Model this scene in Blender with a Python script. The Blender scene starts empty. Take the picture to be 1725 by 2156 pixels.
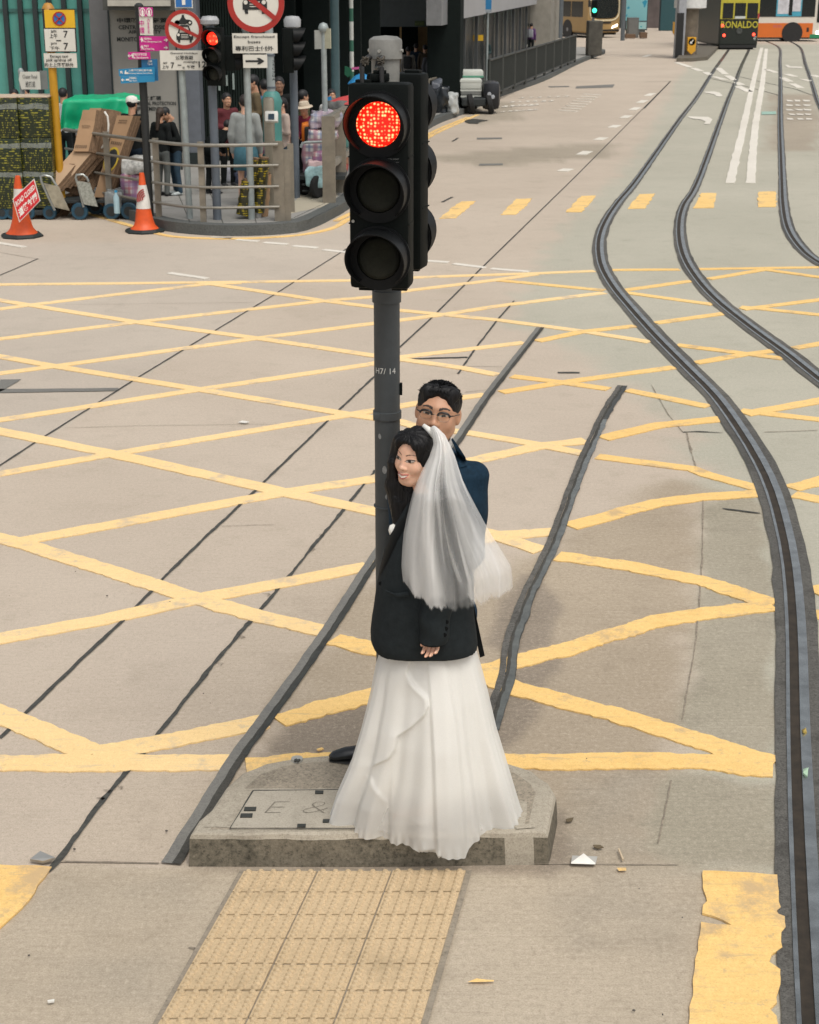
import bpy, bmesh, math, random
import numpy as np
from mathutils import Vector, Matrix, noise as mnoise
from mathutils.bvhtree import BVHTree
R = math.radians
random.seed(7)
rng = np.random.default_rng(7)
SC = bpy.context.scene
COL = SC.collection
# ------------------------------------------------------------------ camera model (survey of the place)
F = 3293.0; HC = 3.45; CX, CY = 862.5, 1078.0
TH = math.atan((1078 + 40) / F)
CT, ST = math.cos(TH), math.sin(TH)

def ray(px, py):
    a = (px - CX) / F; b = (CY - py) / F
    return Vector((a, CT + ST * b, -ST + CT * b))
def G(px, py, z=0.0):
    d = ray(px, py); t = (z - HC) / d.z
    return Vector((d.x * t, d.y * t, z))
def W(px, py, Y):
    d = ray(px, py); t = Y / d.y
    return Vector((d.x * t, Y, HC + d.z * t))
def mpp(px, py, Y):
    return Y / ray(px, py).y / F
def rect(x0, y0, x1, y1, Y):
    c = W((x0 + x1) / 2, (y0 + y1) / 2, Y)
    w = abs(x1 - x0) * mpp((x0 + x1) / 2, (y0 + y1) / 2, Y)
    h = abs(W((x0 + x1) / 2, y0, Y).z - W((x0 + x1) / 2, y1, Y).z)
    return c.x, c.z, w, h
def zf(ox, oy, s):
    return lambda X, Y: (ox + s * X, oy + s * Y)
z1 = zf(0, 0, .24412); z2 = zf(368.5, 0, .24412); z3 = zf(684.3, 0, .24412)
z4 = zf(1000.2, 0, .21361); z5 = zf(1356.5, 0, .21361)
z6 = zf(684.3, 737, .27464); z7 = zf(658, 1210.7, .30516)
a1 = zf(0, 473.8, .48825); a2 = zf(842.2, 368.5, .51175); a3 = zf(0, 1052.8, .48825)
a4 = zf(1000.2, 1000.2, .42020); a5 = zf(263.2, 1526.6, .54928); a6 = zf(1105.4, 1526.6, .35917)
a7 = zf(0, 1526.6, .36619); zA = zf(236.9, 0, .12206); zB = zf(0, 184.2, .16783)
zC = zf(605.4, 289.5, .07629); zD = zf(868.6, 105.3, .12206); zE = zf(815.9, 789.6, .1068); zF_ = zf(821.2, 884.3, .09766)
a8 = zf(710.6, 52.6, .26857)
def mp(f, *pts):
    return [f(*p) for p in pts]

# ------------------------------------------------------------------ materials
def new_mat(name):
    m = bpy.data.materials.new(name); m.use_nodes = True
    nt = m.node_tree
    return m, nt, nt.nodes, nt.links, nt.nodes['Principled BSDF']
def N(nodes, typ, **kw):
    n = nodes.new(typ)
    for k, v in kw.items():
        if k.startswith('i_'):
            n.inputs[int(k[2:])].default_value = v
        else:
            setattr(n, k, v)
    return n
def rgba(c): return (c[0], c[1], c[2], 1.0)
_MC = {}
def mat(name, col, rough=.6, metal=0.0, var=.14, scale=6.0, bump=0.0, emit=0.0, spec=.5, trans=0.0, alpha=1.0):
    if name in _MC: return _MC[name]
    m, nt, nd, lk, p = new_mat(name)
    p.inputs['Roughness'].default_value = rough
    p.inputs['Metallic'].default_value = metal
    p.inputs['Specular IOR Level'].default_value = spec
    tc = N(nd, 'ShaderNodeTexCoord')
    nz = N(nd, 'ShaderNodeTexNoise'); nz.inputs['Scale'].default_value = scale; nz.inputs['Detail'].default_value = 6; nz.inputs['Roughness'].default_value = .65
    lk.new(tc.outputs['Object'], nz.inputs['Vector'])
    cr = N(nd, 'ShaderNodeValToRGB')
    cr.color_ramp.elements[0].position = .28; cr.color_ramp.elements[1].position = .72
    cr.color_ramp.elements[0].color = rgba([c * (1 - var) for c in col])
    cr.color_ramp.elements[1].color = rgba([min(1, c * (1 + var)) for c in col])
    lk.new(nz.outputs['Fac'], cr.inputs['Fac']); lk.new(cr.outputs['Color'], p.inputs['Base Color'])
    if bump:
        b = N(nd, 'ShaderNodeBump'); b.inputs['Strength'].default_value = bump; b.inputs['Distance'].default_value = .01
        n2 = N(nd, 'ShaderNodeTexNoise'); n2.inputs['Scale'].default_value = scale * 12; n2.inputs['Detail'].default_value = 4
        lk.new(tc.outputs['Object'], n2.inputs['Vector']); lk.new(n2.outputs['Fac'], b.inputs['Height']); lk.new(b.outputs['Normal'], p.inputs['Normal'])
    if emit:
        p.inputs['Emission Color'].default_value = rgba(col); p.inputs['Emission Strength'].default_value = emit
    if trans: p.inputs['Transmission Weight'].default_value = trans
    p.inputs['Alpha'].default_value = alpha
    _MC[name] = m
    return m

# ------------------------------------------------------------------ mesh collector
class MB:
    def __init__(s): s.v = []; s.f = []; s.m = []; s.mi = 0
    def add(s, vs, fs):
        o = len(s.v); s.v.extend([tuple(v) for v in vs]); s.f.extend([tuple(i + o for i in f) for f in fs]); s.m.extend([s.mi] * len(fs)); return s
    def box(s, c, d, rz=0.0, rx=0.0, ry=0.0, bev=0.0):
        hx, hy, hz = d[0] / 2, d[1] / 2, d[2] / 2
        M = Matrix.Translation(Vector(c)) @ Matrix.Rotation(rz, 4, 'Z') @ Matrix.Rotation(rx, 4, 'X') @ Matrix.Rotation(ry, 4, 'Y')
        if bev <= 0:
            vs = [M @ Vector((x * hx, y * hy, z * hz)) for x in (-1, 1) for y in (-1, 1) for z in (-1, 1)]
            fs = [(0, 1, 3, 2), (4, 6, 7, 5), (0, 4, 5, 1), (2, 3, 7, 6), (0, 2, 6, 4), (1, 5, 7, 3)]
            return s.add(vs, fs)
        bm = bmesh.new(); bmesh.ops.create_cube(bm, size=1)
        for v in bm.verts: v.co = Vector((v.co.x * d[0], v.co.y * d[1], v.co.z * d[2]))
        bmesh.ops.bevel(bm, geom=list(bm.edges), offset=min(bev, min(d) * .45), segments=2, affect='EDGES', profile=.6)
        vs = [M @ v.co for v in bm.verts]; idx = {v: i for i, v in enumerate(bm.verts)}
        s.add(vs, [[idx[v] for v in f.verts] for f in bm.faces]); bm.free(); return s
    def tube(s, pts, r, n=10, cap=True, flat=None):
        pts = [Vector(p) for p in pts]; k = len(pts)
        rs = r if isinstance(r, (list, tuple)) else [r] * k
        rings = []; up0 = None
        for i, p in enumerate(pts):
            t = (pts[min(i + 1, k - 1)] - pts[max(i - 1, 0)]).normalized()
            if up0 is None:
                up0 = Vector((0, 0, 1)) if abs(t.z) < .9 else Vector((0, 1, 0))
            u = (up0 - t * up0.dot(t)).normalized(); w = t.cross(u); up0 = u
            rings.append([p + (u * math.sin(a) * (flat or 1) + w * math.cos(a)) * rs[i] for a in [2 * math.pi * j / n for j in range(n)]])
        vs = [v for rg in rings for v in rg]
        fs = [(i * n + j, i * n + (j + 1) % n, (i + 1) * n + (j + 1) % n, (i + 1) * n + j) for i in range(k - 1) for j in range(n)]
        if cap: fs += [tuple(range(n))[::-1], tuple((k - 1) * n + j for j in range(n))]
        return s.add(vs, fs)
    def lathe(s, prof, c=(0, 0, 0), n=24, M=None, close=True, a0=0.0, a1=2 * math.pi):
        M = M or Matrix.Identity(4); c = Vector(c); full = abs(a1 - a0 - 2 * math.pi) < 1e-6
        m = n if full else n + 1; vs = []
        for r, z in prof:
            for j in range(m):
                a = a0 + (a1 - a0) * j / n
                vs.append(c + (M @ Vector((r * math.cos(a), r * math.sin(a), z))))
        fs = []
        for i in range(len(prof) - 1):
            for j in range(n if full else n):
                j2 = (j + 1) % m
                fs.append((i * m + j, i * m + j2, (i + 1) * m + j2, (i + 1) * m + j))
        if close and full:
            if prof[0][0] > 1e-5: fs.append(tuple(range(m))[::-1])
            if prof[-1][0] > 1e-5: fs.append(tuple((len(prof) - 1) * m + j for j in range(m)))
        return s.add(vs, fs)
    def prism(s, poly, ext):
        """poly: 3D points of one face; ext: extrusion vector."""
        n = len(poly); poly = [Vector(p) for p in poly]; e = Vector(ext)
        vs = poly + [p + e for p in poly]
        fs = [tuple(range(n)), tuple(range(2 * n - 1, n - 1, -1))] + [(i, (i + 1) % n, n + (i + 1) % n, n + i)[::-1] for i in range(n)]
        return s.add(vs, fs)
    def sheet(s, grid):
        r, c = len(grid), len(grid[0])
        return s.add([p for row in grid for p in row], [(i * c + j, i * c + j + 1, (i + 1) * c + j + 1, (i + 1) * c + j) for i in range(r - 1) for j in range(c - 1)])
    def build(s, name, mats, parent=None, smooth=False, recalc=True, local=False):
        me = bpy.data.meshes.new(name)
        off = root_of(parent).location if (parent is not None and not local) else Vector((0, 0, 0))
        vs = [(v[0] - off.x, v[1] - off.y, v[2] - off.z) for v in s.v]
        me.from_pydata(vs, [], s.f)
        if not isinstance(mats, (list, tuple)): mats = [mats]
        for m in mats: me.materials.append(m)
        if len(mats) > 1: me.polygons.foreach_set('material_index', s.m)
        if recalc:
            bm = bmesh.new(); bm.from_mesh(me); bmesh.ops.recalc_face_normals(bm, faces=bm.faces); bm.to_mesh(me); bm.free()
        if smooth:
            me.polygons.foreach_set('use_smooth', [True] * len(me.polygons))
            if smooth != 'all':
                try: me.set_sharp_from_angle(angle=R(35 if smooth is True else smooth))
                except Exception: pass
        me.update()
        return link(name, me, parent)
def root_of(o):
    while o.parent is not None: o = o.parent
    return o
def link(name, me, parent=None):
    o = bpy.data.objects.new(name, me); COL.objects.link(o)
    if parent is not None: o.parent = parent
    return o
def tag(o, label=None, cat=None, group=None, kind=None):
    if label: o['label'] = label
    if cat: o['category'] = cat
    if group: o['group'] = group
    if kind: o['kind'] = kind
    return o
def thing(name, loc, label, cat, group=None, rz=0.0):
    o = bpy.data.objects.new(name, None); COL.objects.link(o); o.location = Vector(loc); o.rotation_euler = (0, 0, rz); o.empty_display_size = .1
    return tag(o, label, cat, group)

# ------------------------------------------------------------------ lettering
def text_pts(s, bold=.012, res=2):
    cu = bpy.data.curves.new('lettering', 'FONT'); cu.body = s; cu.offset = bold; cu.resolution_u = res; cu.fill_mode = 'FRONT'
    o = bpy.data.objects.new('lettering', cu)
    me = bpy.data.meshes.new_from_object(o)
    v = [tuple(x.co) for x in me.vertices]; f = [tuple(p.vertices) for p in me.polygons]
    bpy.data.objects.remove(o); bpy.data.curves.remove(cu); bpy.data.meshes.remove(me)
    return v, f
def text_into(mb, s, O, U, V, w, h, bold=.012, fit=True, nrm=None):
    """write s into the box with lower-left corner O, spanned by unit U (right), V (up)."""
    v, f = text_pts(s, bold)
    if not v: return
    x0 = min(p[0] for p in v); x1 = max(p[0] for p in v); y0 = min(p[1] for p in v); y1 = max(p[1] for p in v)
    sx = w / max(x1 - x0, 1e-6); sy = h / max(y1 - y0, 1e-6)
    O, U, V = Vector(O), Vector(U), Vector(V)
    mb.add([O + U * ((p[0] - x0) * sx) + V * ((p[1] - y0) * sy) for p in v], f)
def text_px(mb, s, x0, y0, x1, y1, Y, bold=.012, dy=-.004):
    cx, cz, w, h = rect(x0, y0, x1, y1, Y)
    text_into(mb, s, (cx - w / 2, Y + dy, cz - h / 2), (1, 0, 0), (0, 0, 1), w, h, bold)

# ------------------------------------------------------------------ SDF figures (numpy + surface nets)
def sm(a, b, k):
    if k <= 0: return np.minimum(a, b)
    h = np.clip(.5 + .5 * (b - a) / k, 0, 1)
    return b + (a - b) * h - k * h * (1 - h)
def smsub(a, b, k):
    return -sm(-a, b, k)
def d_cap(P, a, b, r1, r2=None, sc=None):
    r2 = r1 if r2 is None else r2
    a = np.array(a, float); b = np.array(b, float)
    if sc is not None:
        sc = np.array(sc, float); P = P / sc; a = a / sc; b = b / sc
    ab = b - a; t = np.clip(((P - a) @ ab) / max(ab @ ab, 1e-9), 0, 1)
    d = np.linalg.norm(P - a - t[:, None] * ab, axis=1) - (r1 + (r2 - r1) * t)
    return d * (min(sc) if sc is not None else 1)
def d_ell(P, c, r, rot=None):
    q = P - np.array(c, float)
    if rot is not None: q = q @ np.array(rot)
    r = np.array(r, float)
    k0 = np.linalg.norm(q / r, axis=1); k1 = np.linalg.norm(q / (r * r), axis=1)
    return k0 * (k0 - 1) / np.maximum(k1, 1e-6)
def d_vase(P, prof, axis0=(0, 0)):
    """stack of elliptic sections: rows (z, cx, cy, rx, ry[, power])"""
    a = np.array(prof, float); a = a[a[:, 0].argsort()]
    z = P[:, 2]
    cx, cy, rx, ry = [np.interp(z, a[:, 0], a[:, i]) for i in (1, 2, 3, 4)]
    pw = 2.5
    k = (np.abs((P[:, 0] - cx) / rx) ** pw + np.abs((P[:, 1] - cy) / ry) ** pw) ** (1 / pw)
    d = (k - 1) * np.minimum(rx, ry)
    dz = np.maximum(a[0, 0] - z, z - a[-1, 0])
    return np.where(dz > 0, np.sqrt(np.maximum(d, 0) ** 2 + dz ** 2), np.maximum(d, dz))
def surface_nets(fn, lo, hi, h):
    lo = np.array(lo, float); hi = np.array(hi, float)
    n = np.ceil((hi - lo) / h).astype(int) + 1
    ax = [lo[i] + h * np.arange(n[i]) for i in range(3)]
    X, Y, Z = np.meshgrid(*ax, indexing='ij')
    P = np.stack([X.ravel(), Y.ravel(), Z.ravel()], 1)
    V = np.concatenate([fn(c) for c in np.array_split(P, max(1, len(P) // 400000))]).reshape(n)
    ins = V < 0
    c = [n[i] - 1 for i in range(3)]
    cnt = np.zeros(c); acc = np.zeros(tuple(c) + (3,))
    base = np.stack(np.meshgrid(*[np.arange(c[i]) for i in range(3)], indexing='ij'), -1).astype(float)
    for a in range(3):
        b1, b2 = [i for i in range(3) if i != a]
        for o1 in (0, 1):
            for o2 in (0, 1):
                s0 = [slice(None)] * 3; s1 = [slice(None)] * 3
                for bb, oo in ((b1, o1), (b2, o2)):
                    s0[bb] = slice(oo, oo + c[bb]); s1[bb] = slice(oo, oo + c[bb])
                s0[a] = slice(0, c[a]); s1[a] = slice(1, c[a] + 1)
                v0, v1 = V[tuple(s0)], V[tuple(s1)]
                m = (v0 < 0) != (v1 < 0)
                t = np.where(m, v0 / np.where(m, v0 - v1, 1), 0)
                pt = base.copy(); pt[..., b1] += o1; pt[..., b2] += o2; pt[..., a] += t
                acc += pt * m[..., None]; cnt += m
    act = cnt > 0
    idx = -np.ones(c, int); idx[act] = np.arange(act.sum())
    verts = lo + h * (acc[act] / cnt[act][:, None])
    quads = []
    for a in range(3):
        b1, b2 = [(1, 2), (2, 0), (0, 1)][a]
        s0 = [slice(None)] * 3; s1 = [slice(None)] * 3
        s0[a] = slice(0, n[a] - 1); s1[a] = slice(1, n[a])
        m = ins[tuple(s0)] != ins[tuple(s1)]
        q = np.argwhere(m)
        ok = (q[:, b1] > 0) & (q[:, b2] > 0) & (q[:, b1] < c[b1]) & (q[:, b2] < c[b2])
        q = q[ok]
        if not len(q): continue
        flip = ins[tuple(s0)][tuple(q.T)]
        def cell(d1, d2):
            r = q.copy(); r[:, b1] += d1; r[:, b2] += d2
            return idx[tuple(r.T)]
        Q = np.stack([cell(-1, -1), cell(0, -1), cell(0, 0), cell(-1, 0)], 1)
        Q[~flip] = Q[~flip][:, ::-1]
        quads.append(Q)
    return verts, np.concatenate(quads)
def sdf_obj(name, fn, lo, hi, h, mats, parent, M=None, matfn=None, smooth_it=1):
    v, q = surface_nets(fn, lo, hi, h)
    mi = None
    if matfn is not None: mi = matfn(v[q].mean(1))
    if M is not None:
        A = np.array(M); v = v @ A[:3, :3].T + A[:3, 3]
    off = root_of(parent).location if parent is not None else Vector((0, 0, 0))
    v = v - np.array(off)
    me = bpy.data.meshes.new(name)
    me.from_pydata(v.tolist(), [], q.tolist())
    for m in (mats if isinstance(mats, (list, tuple)) else [mats]): me.materials.append(m)
    if mi is not None: me.polygons.foreach_set('material_index', mi.astype(np.int32))
    me.polygons.foreach_set('use_smooth', [True] * len(me.polygons)); me.update()
    return link(name, me, parent)
def bvh_of(o):
    me = o.data; off = root_of(o).location
    return BVHTree.FromPolygons([tuple(v.co + off) for v in me.vertices], [tuple(p.vertices) for p in me.polygons])
def onto(bv, px, py, lift=.003):
    d = ray(px, py).normalized(); h = bv.ray_cast(Vector((0, 0, HC)), d)
    return (h[0] - d * lift) if h[0] is not None else None
# ------------------------------------------------------------------ ground materials
def concrete(name, c1, c2, dark, streak=.5, speck=.5, rough=.85, stain=.5, bump=.25, grain=140, layers=()):
    m, nt, nd, lk, p = new_mat(name)
    p.inputs['Roughness'].default_value = rough; p.inputs['Specular IOR Level'].default_value = .3
    tc = N(nd, 'ShaderNodeTexCoord')
    def noise(sc, det, mapscale=None, rough_=.6):
        n = N(nd, 'ShaderNodeTexNoise'); n.inputs['Scale'].default_value = sc; n.inputs['Detail'].default_value = det; n.inputs['Roughness'].default_value = rough_
        if mapscale:
            mpn = N(nd, 'ShaderNodeMapping'); mpn.inputs['Scale'].default_value = mapscale
            lk.new(tc.outputs['Object'], mpn.inputs['Vector']); lk.new(mpn.outputs['Vector'], n.inputs['Vector'])
        else: lk.new(tc.outputs['Object'], n.inputs['Vector'])
        return n.outputs['Fac']
    def ramp(src, p0, p1, v0=0., v1=1.):
        r = N(nd, 'ShaderNodeMapRange'); r.inputs[1].default_value = p0; r.inputs[2].default_value = p1; r.inputs[3].default_value = v0; r.inputs[4].default_value = v1
        lk.new(src, r.inputs[0]); return r.outputs[0]
    def mix(fac, a, b, bt='MIX'):
        x = N(nd, 'ShaderNodeMix'); x.data_type = 'RGBA'; x.blend_type = bt
        if isinstance(fac, float): x.inputs[0].default_value = fac
        else: lk.new(fac, x.inputs[0])
        for i, q in ((6, a), (7, b)):
            if isinstance(q, tuple): x.inputs[i].default_value = rgba(q)
            else: lk.new(q, x.inputs[i])
        return x.outputs[2]
    big = ramp(noise(.32, 4), .35, .65)
    def attr(nm):
        a = N(nd, 'ShaderNodeAttribute'); a.attribute_name = nm; return a.outputs['Fac']
    col = mix(big, c1, c2); darkc = dark
    for nm, k1, k2, kd in layers:
        f_ = attr(nm); col = mix(f_, col, mix(big, k1, k2)); darkc = mix(f_, darkc, kd)
    dk0 = dark; dark_s = darkc
    st = ramp(noise(1.1, 8, None, .7), .56, .72, 0, stain)
    col = mix(st, col, dark_s)
    sk = ramp(noise(1.0, 5, (3.0, 75.0, 1.0)), .5, .75, 0, streak * .55)
    col = mix(sk, col, dark_s)
    lt = ramp(noise(1.0, 4, (2.0, 40.0, 1.0)), .58, .8, 0, streak * .4)
    col = mix(lt, col, tuple(min(1, c * 1.22) for c in c2))
    g = noise(grain, 3, None, .75)
    col = mix(ramp(g, .52, .72, 0, min(1, speck * 1.25)), col, tuple(c * .7 for c in dark))
    col = mix(ramp(g, .46, .28, 0, speck * .8), col, tuple(min(1, c * 1.3) for c in c2))
    g2 = noise(42, 3, None, .7)
    col = mix(ramp(g2, .52, .74, 0, speck * .75), col, dark_s); col = mix(ramp(g2, .46, .28, 0, speck * .6), col, tuple(min(1, c * 1.25) for c in c2))
    bl = noise(3.2, 7, None, .72); col = mix(ramp(bl, .53, .75, 0, stain * 1.1), col, dark_s)
    pit = ramp(noise(38, 2), .68, .76, 0, speck * .7)
    col = mix(pit, col, tuple(c * .5 for c in dark))
    lk.new(col, p.inputs['Base Color'])
    b = N(nd, 'ShaderNodeBump'); b.inputs['Strength'].default_value = bump; b.inputs['Distance'].default_value = .006
    lk.new(g, b.inputs['Height']); lk.new(b.outputs['Normal'], p.inputs['Normal'])
    return m
M_ROADPLAIN = concrete('plain_road_concrete', (.475, .40, .322), (.535, .455, .37), (.31, .26, .195), stain=.22, streak=.35, speck=.45)
M_ROAD = concrete('road_concrete', (.475, .40, .322), (.535, .455, .37), (.31, .26, .195), stain=.30, streak=.45, speck=.5, layers=(
    ('slab', (.455, .395, .33), (.515, .45, .375), (.30, .26, .21)), ('slabtwo', (.445, .372, .292), (.505, .427, .337), (.27, .222, .165)), ('apron', (.405, .34, .255), (.475, .405, .31), (.21, .172, .122)),
    ('tram', (.405, .39, .315), (.46, .44, .36), (.26, .25, .195)), ('worn', (.335, .275, .20), (.43, .355, .262), (.165, .13, .092)), ('grime', (.33, .285, .22), (.39, .335, .26), (.15, .13, .10)),
    ('rough', (.31, .28, .21), (.40, .36, .28), (.13, .115, .09)), ('damp_and_dark', (.225, .185, .14), (.295, .245, .19), (.105, .086, .065))))
M_LANE = concrete('tramway_concrete', (.40, .37, .30), (.47, .43, .35), (.27, .25, .2), stain=.3, streak=.4, speck=.45)
M_NEAR = concrete('worn_concrete', (.36, .295, .215), (.46, .385, .29), (.20, .165, .12), stain=.45, streak=.75, speck=.6, grain=110)
M_ROUGH = concrete('rough_patch_concrete', (.34, .305, .23), (.41, .37, .285), (.16, .145, .11), stain=.5, streak=.9, speck=.8, grain=80, bump=.5)
M_ISLE = concrete('island_concrete', (.30, .26, .20), (.36, .31, .24), (.13, .115, .09), stain=.55, streak=.5, speck=.7, grain=90, bump=.4)
M_KERBFACE = concrete('grimy_kerb', (.085, .076, .055), (.23, .20, .15), (.018, .019, .014), stain=1.0, streak=.0, speck=.6, grain=60, bump=.5)
M_ASPH = concrete('asphalt_strip', (.085, .082, .076), (.145, .138, .122), (.03, .027, .022), stain=.75, streak=.4, speck=.8, grain=120)
M_ASPHL = concrete('pale_asphalt_strip', (.165, .16, .145), (.215, .21, .19), (.10, .10, .1), stain=.4, streak=.2, speck=.5, grain=120)
M_SLOT = concrete('dark_slot_fill', (.048, .046, .040), (.075, .072, .062), (.022, .021, .018), stain=.5, streak=.2, speck=.6)
M_GROOVE = mat('groove_dark', (.035, .036, .03), .45, var=.5, scale=20)
M_CRACK = mat('crack_dark', (.055, .055, .048), .9, var=.5, scale=30)
def paint(name, c1, c2, dark, under):
    m = concrete(name, c1, c2, dark, stain=.4, streak=.5, speck=.4, bump=.2); nt = m.node_tree; nd, lk = nt.nodes, nt.links; p = nd['Principled BSDF']
    src = p.inputs['Base Color'].links[0].from_socket; tc = N(nd, 'ShaderNodeTexCoord')
    def chip(sc, lo, hi, amt, prev, mapping=None):
        n = N(nd, 'ShaderNodeTexNoise'); n.inputs['Scale'].default_value = sc; n.inputs['Detail'].default_value = 9; n.inputs['Roughness'].default_value = .72
        if mapping: mm = N(nd, 'ShaderNodeMapping'); mm.inputs['Scale'].default_value = mapping; lk.new(tc.outputs['Object'], mm.inputs['Vector']); lk.new(mm.outputs['Vector'], n.inputs['Vector'])
        else: lk.new(tc.outputs['Object'], n.inputs['Vector'])
        r = N(nd, 'ShaderNodeMapRange'); r.inputs[1].default_value = lo; r.inputs[2].default_value = hi; r.inputs[4].default_value = amt; lk.new(n.outputs['Fac'], r.inputs[0])
        x = N(nd, 'ShaderNodeMix'); x.data_type = 'RGBA'; lk.new(r.outputs[0], x.inputs[0]); lk.new(prev, x.inputs[6]); x.inputs[7].default_value = rgba(under); return x.outputs[2]
    col = chip(2.4, .54, .63, .8, src); col = chip(1.0, .56, .68, .7, col, (3.5, 26, 1)); col = chip(14, .60, .66, .6, col); lk.new(col, p.inputs['Base Color']); return m
M_YELLOW = paint('yellow_road_paint', (.82, .53, .19), (.87, .60, .25), (.62, .38, .11), (.50, .36, .21))
M_YELPALE = paint('bleached_yellow_paint', (.84, .595, .28), (.89, .65, .34), (.72, .50, .24), (.56, .45, .32))
M_WHITEP = concrete('white_road_paint', (.66, .62, .54), (.74, .70, .62), (.50, .46, .40), stain=.3, streak=.3, speck=.3)
M_DAMP = concrete('damp_concrete', (.165, .13, .10), (.24, .195, .15), (.10, .08, .06), stain=.5, streak=.4, speck=.5, rough=.5)
M_TACT = concrete('tactile_tile', (.50, .375, .225), (.58, .445, .28), (.30, .23, .14), stain=.55, streak=.25, speck=.4)
M_PAVE = concrete('pavement_grey', (.27, .265, .245), (.33, .32, .3), (.16, .16, .15), stain=.3, streak=.1, speck=.3)
M_RAILTOP = mat('rail_steel', (.30, .32, .32), .25, .8, var=.35, scale=7)
M_RAILGR = mat('rail_groove_rust', (.030, .022, .014), .85, var=.5, scale=14)

def resample(pts, step, curve=False):
    P = [Vector(p) for p in pts]
    if curve and len(P) > 2:
        out = []
        Q = [P[0] * 2 - P[1]] + P + [P[-1] * 2 - P[-2]]
        for i in range(1, len(Q) - 2):
            n = max(2, int((Q[i + 1] - Q[i]).length / step))
            for k in range(n):
                t = k / n; a, b, c, d = Q[i - 1], Q[i], Q[i + 1], Q[i + 2]
                out.append(.5 * ((2 * b) + (c - a) * t + (2 * a - 5 * b + 4 * c - d) * t * t + (3 * b - a - 3 * c + d) * t ** 3))
        out.append(P[-1]); return out
    out = []
    for i in range(len(P) - 1):
        n = max(1, int((P[i + 1] - P[i]).length / step))
        for k in range(n): out.append(P[i].lerp(P[i + 1], k / n))
    out.append(P[-1]); return out
def strip(mb, px, w, z=.01, step=.08, jit=.0, curve=False, off=0.0, thick=True, world=None, cap_jit=0.0, seed=0.0):
    """a painted or cut band of width w (metres) along pixel or world points, ragged by jit metres"""
    pts = world if world else [G(x, y) for x, y in px]
    P = resample(pts, step, curve)
    n = len(P); L = []; Rr = []
    for i, p in enumerate(P):
        t = (P[min(i + 1, n - 1)] - P[max(i - 1, 0)]); t.z = 0; t.normalize(); s = Vector((t.y, -t.x, 0))
        far = min(1.0, 10.0 / max(p.y, 1))
        j1 = j2 = 0
        if jit:
            j1 = jit * (.5 * mnoise.noise(Vector((p.x * 43, p.y * 43, seed))) + mnoise.noise(Vector((p.x * 5 + seed, p.y * 5, 3.1))) + .6 * mnoise.noise(Vector((p.x * 17, p.y * 17, 7.7 + seed))))
            j2 = jit * (.7 * mnoise.noise(Vector((p.x * 43 + 9, p.y * 43, seed))) + mnoise.noise(Vector((p.x * 5 + 40 + seed, p.y * 5, 9.1))) + .6 * mnoise.noise(Vector((p.x * 17, p.y * 17, 1.7 + seed))))
        c = p + s * off; ww = w(p) if callable(w) else w
        L.append(c - s * (ww / 2 + j1)); Rr.append(c + s * (ww / 2 + j2))
    vs = []
    for l, r in zip(L, Rr): vs += [Vector((l.x, l.y, z)), Vector((r.x, r.y, z))]
    fs = [(2 * i, 2 * i + 1, 2 * i + 3, 2 * i + 2) for i in range(n - 1)]
    if thick:
        o = len(vs)
        for l, r in zip(L, Rr): vs += [Vector((l.x, l.y, z * .1)), Vector((r.x, r.y, z * .1))]
        for i in range(n - 1):
            fs += [(2 * i, 2 * i + 2, o + 2 * i + 2, o + 2 * i), (2 * i + 1, o + 2 * i + 1, o + 2 * i + 3, 2 * i + 3)]
        fs += [(0, o, o + 1, 1), (2 * n - 2, 2 * n - 1, o + 2 * n - 1, o + 2 * n - 2)]
    mb.add(vs, fs)
def ragged(poly, step=.07, jit=.02, seed=0):
    out = []; n = len(poly)
    for i in range(n):
        a, b = poly[i], poly[(i + 1) % n]; k = max(1, int((b - a).length / step))
        for q in range(k):
            p = a.lerp(b, q / k)
            d = jit * (mnoise.noise(Vector((p.x * 4 + seed, p.y * 4, 1))) + .7 * mnoise.noise(Vector((p.x * 14, p.y * 14, 5 + seed))))
            e = jit * (mnoise.noise(Vector((p.x * 4 + seed, p.y * 4, 21))) + .7 * mnoise.noise(Vector((p.x * 14, p.y * 14, 25 + seed))))
            out.append(Vector((p.x + d, p.y + e, p.z)))
    return out
def patch(name, px, m, z, jit=.03, step=.08, seed=0, thick=False):
    poly = ragged([G(x, y) for x, y in px], step, jit, seed)
    mb = MB(); top = [Vector((p.x, p.y, z)) for p in poly]
    if thick: mb.prism([Vector((p.x, p.y, z * .15)) for p in poly], (0, 0, z * .85))
    else: mb.add(top, [tuple(range(len(top)))])
    return tag(mb.build(name, m), kind='structure')

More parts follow.
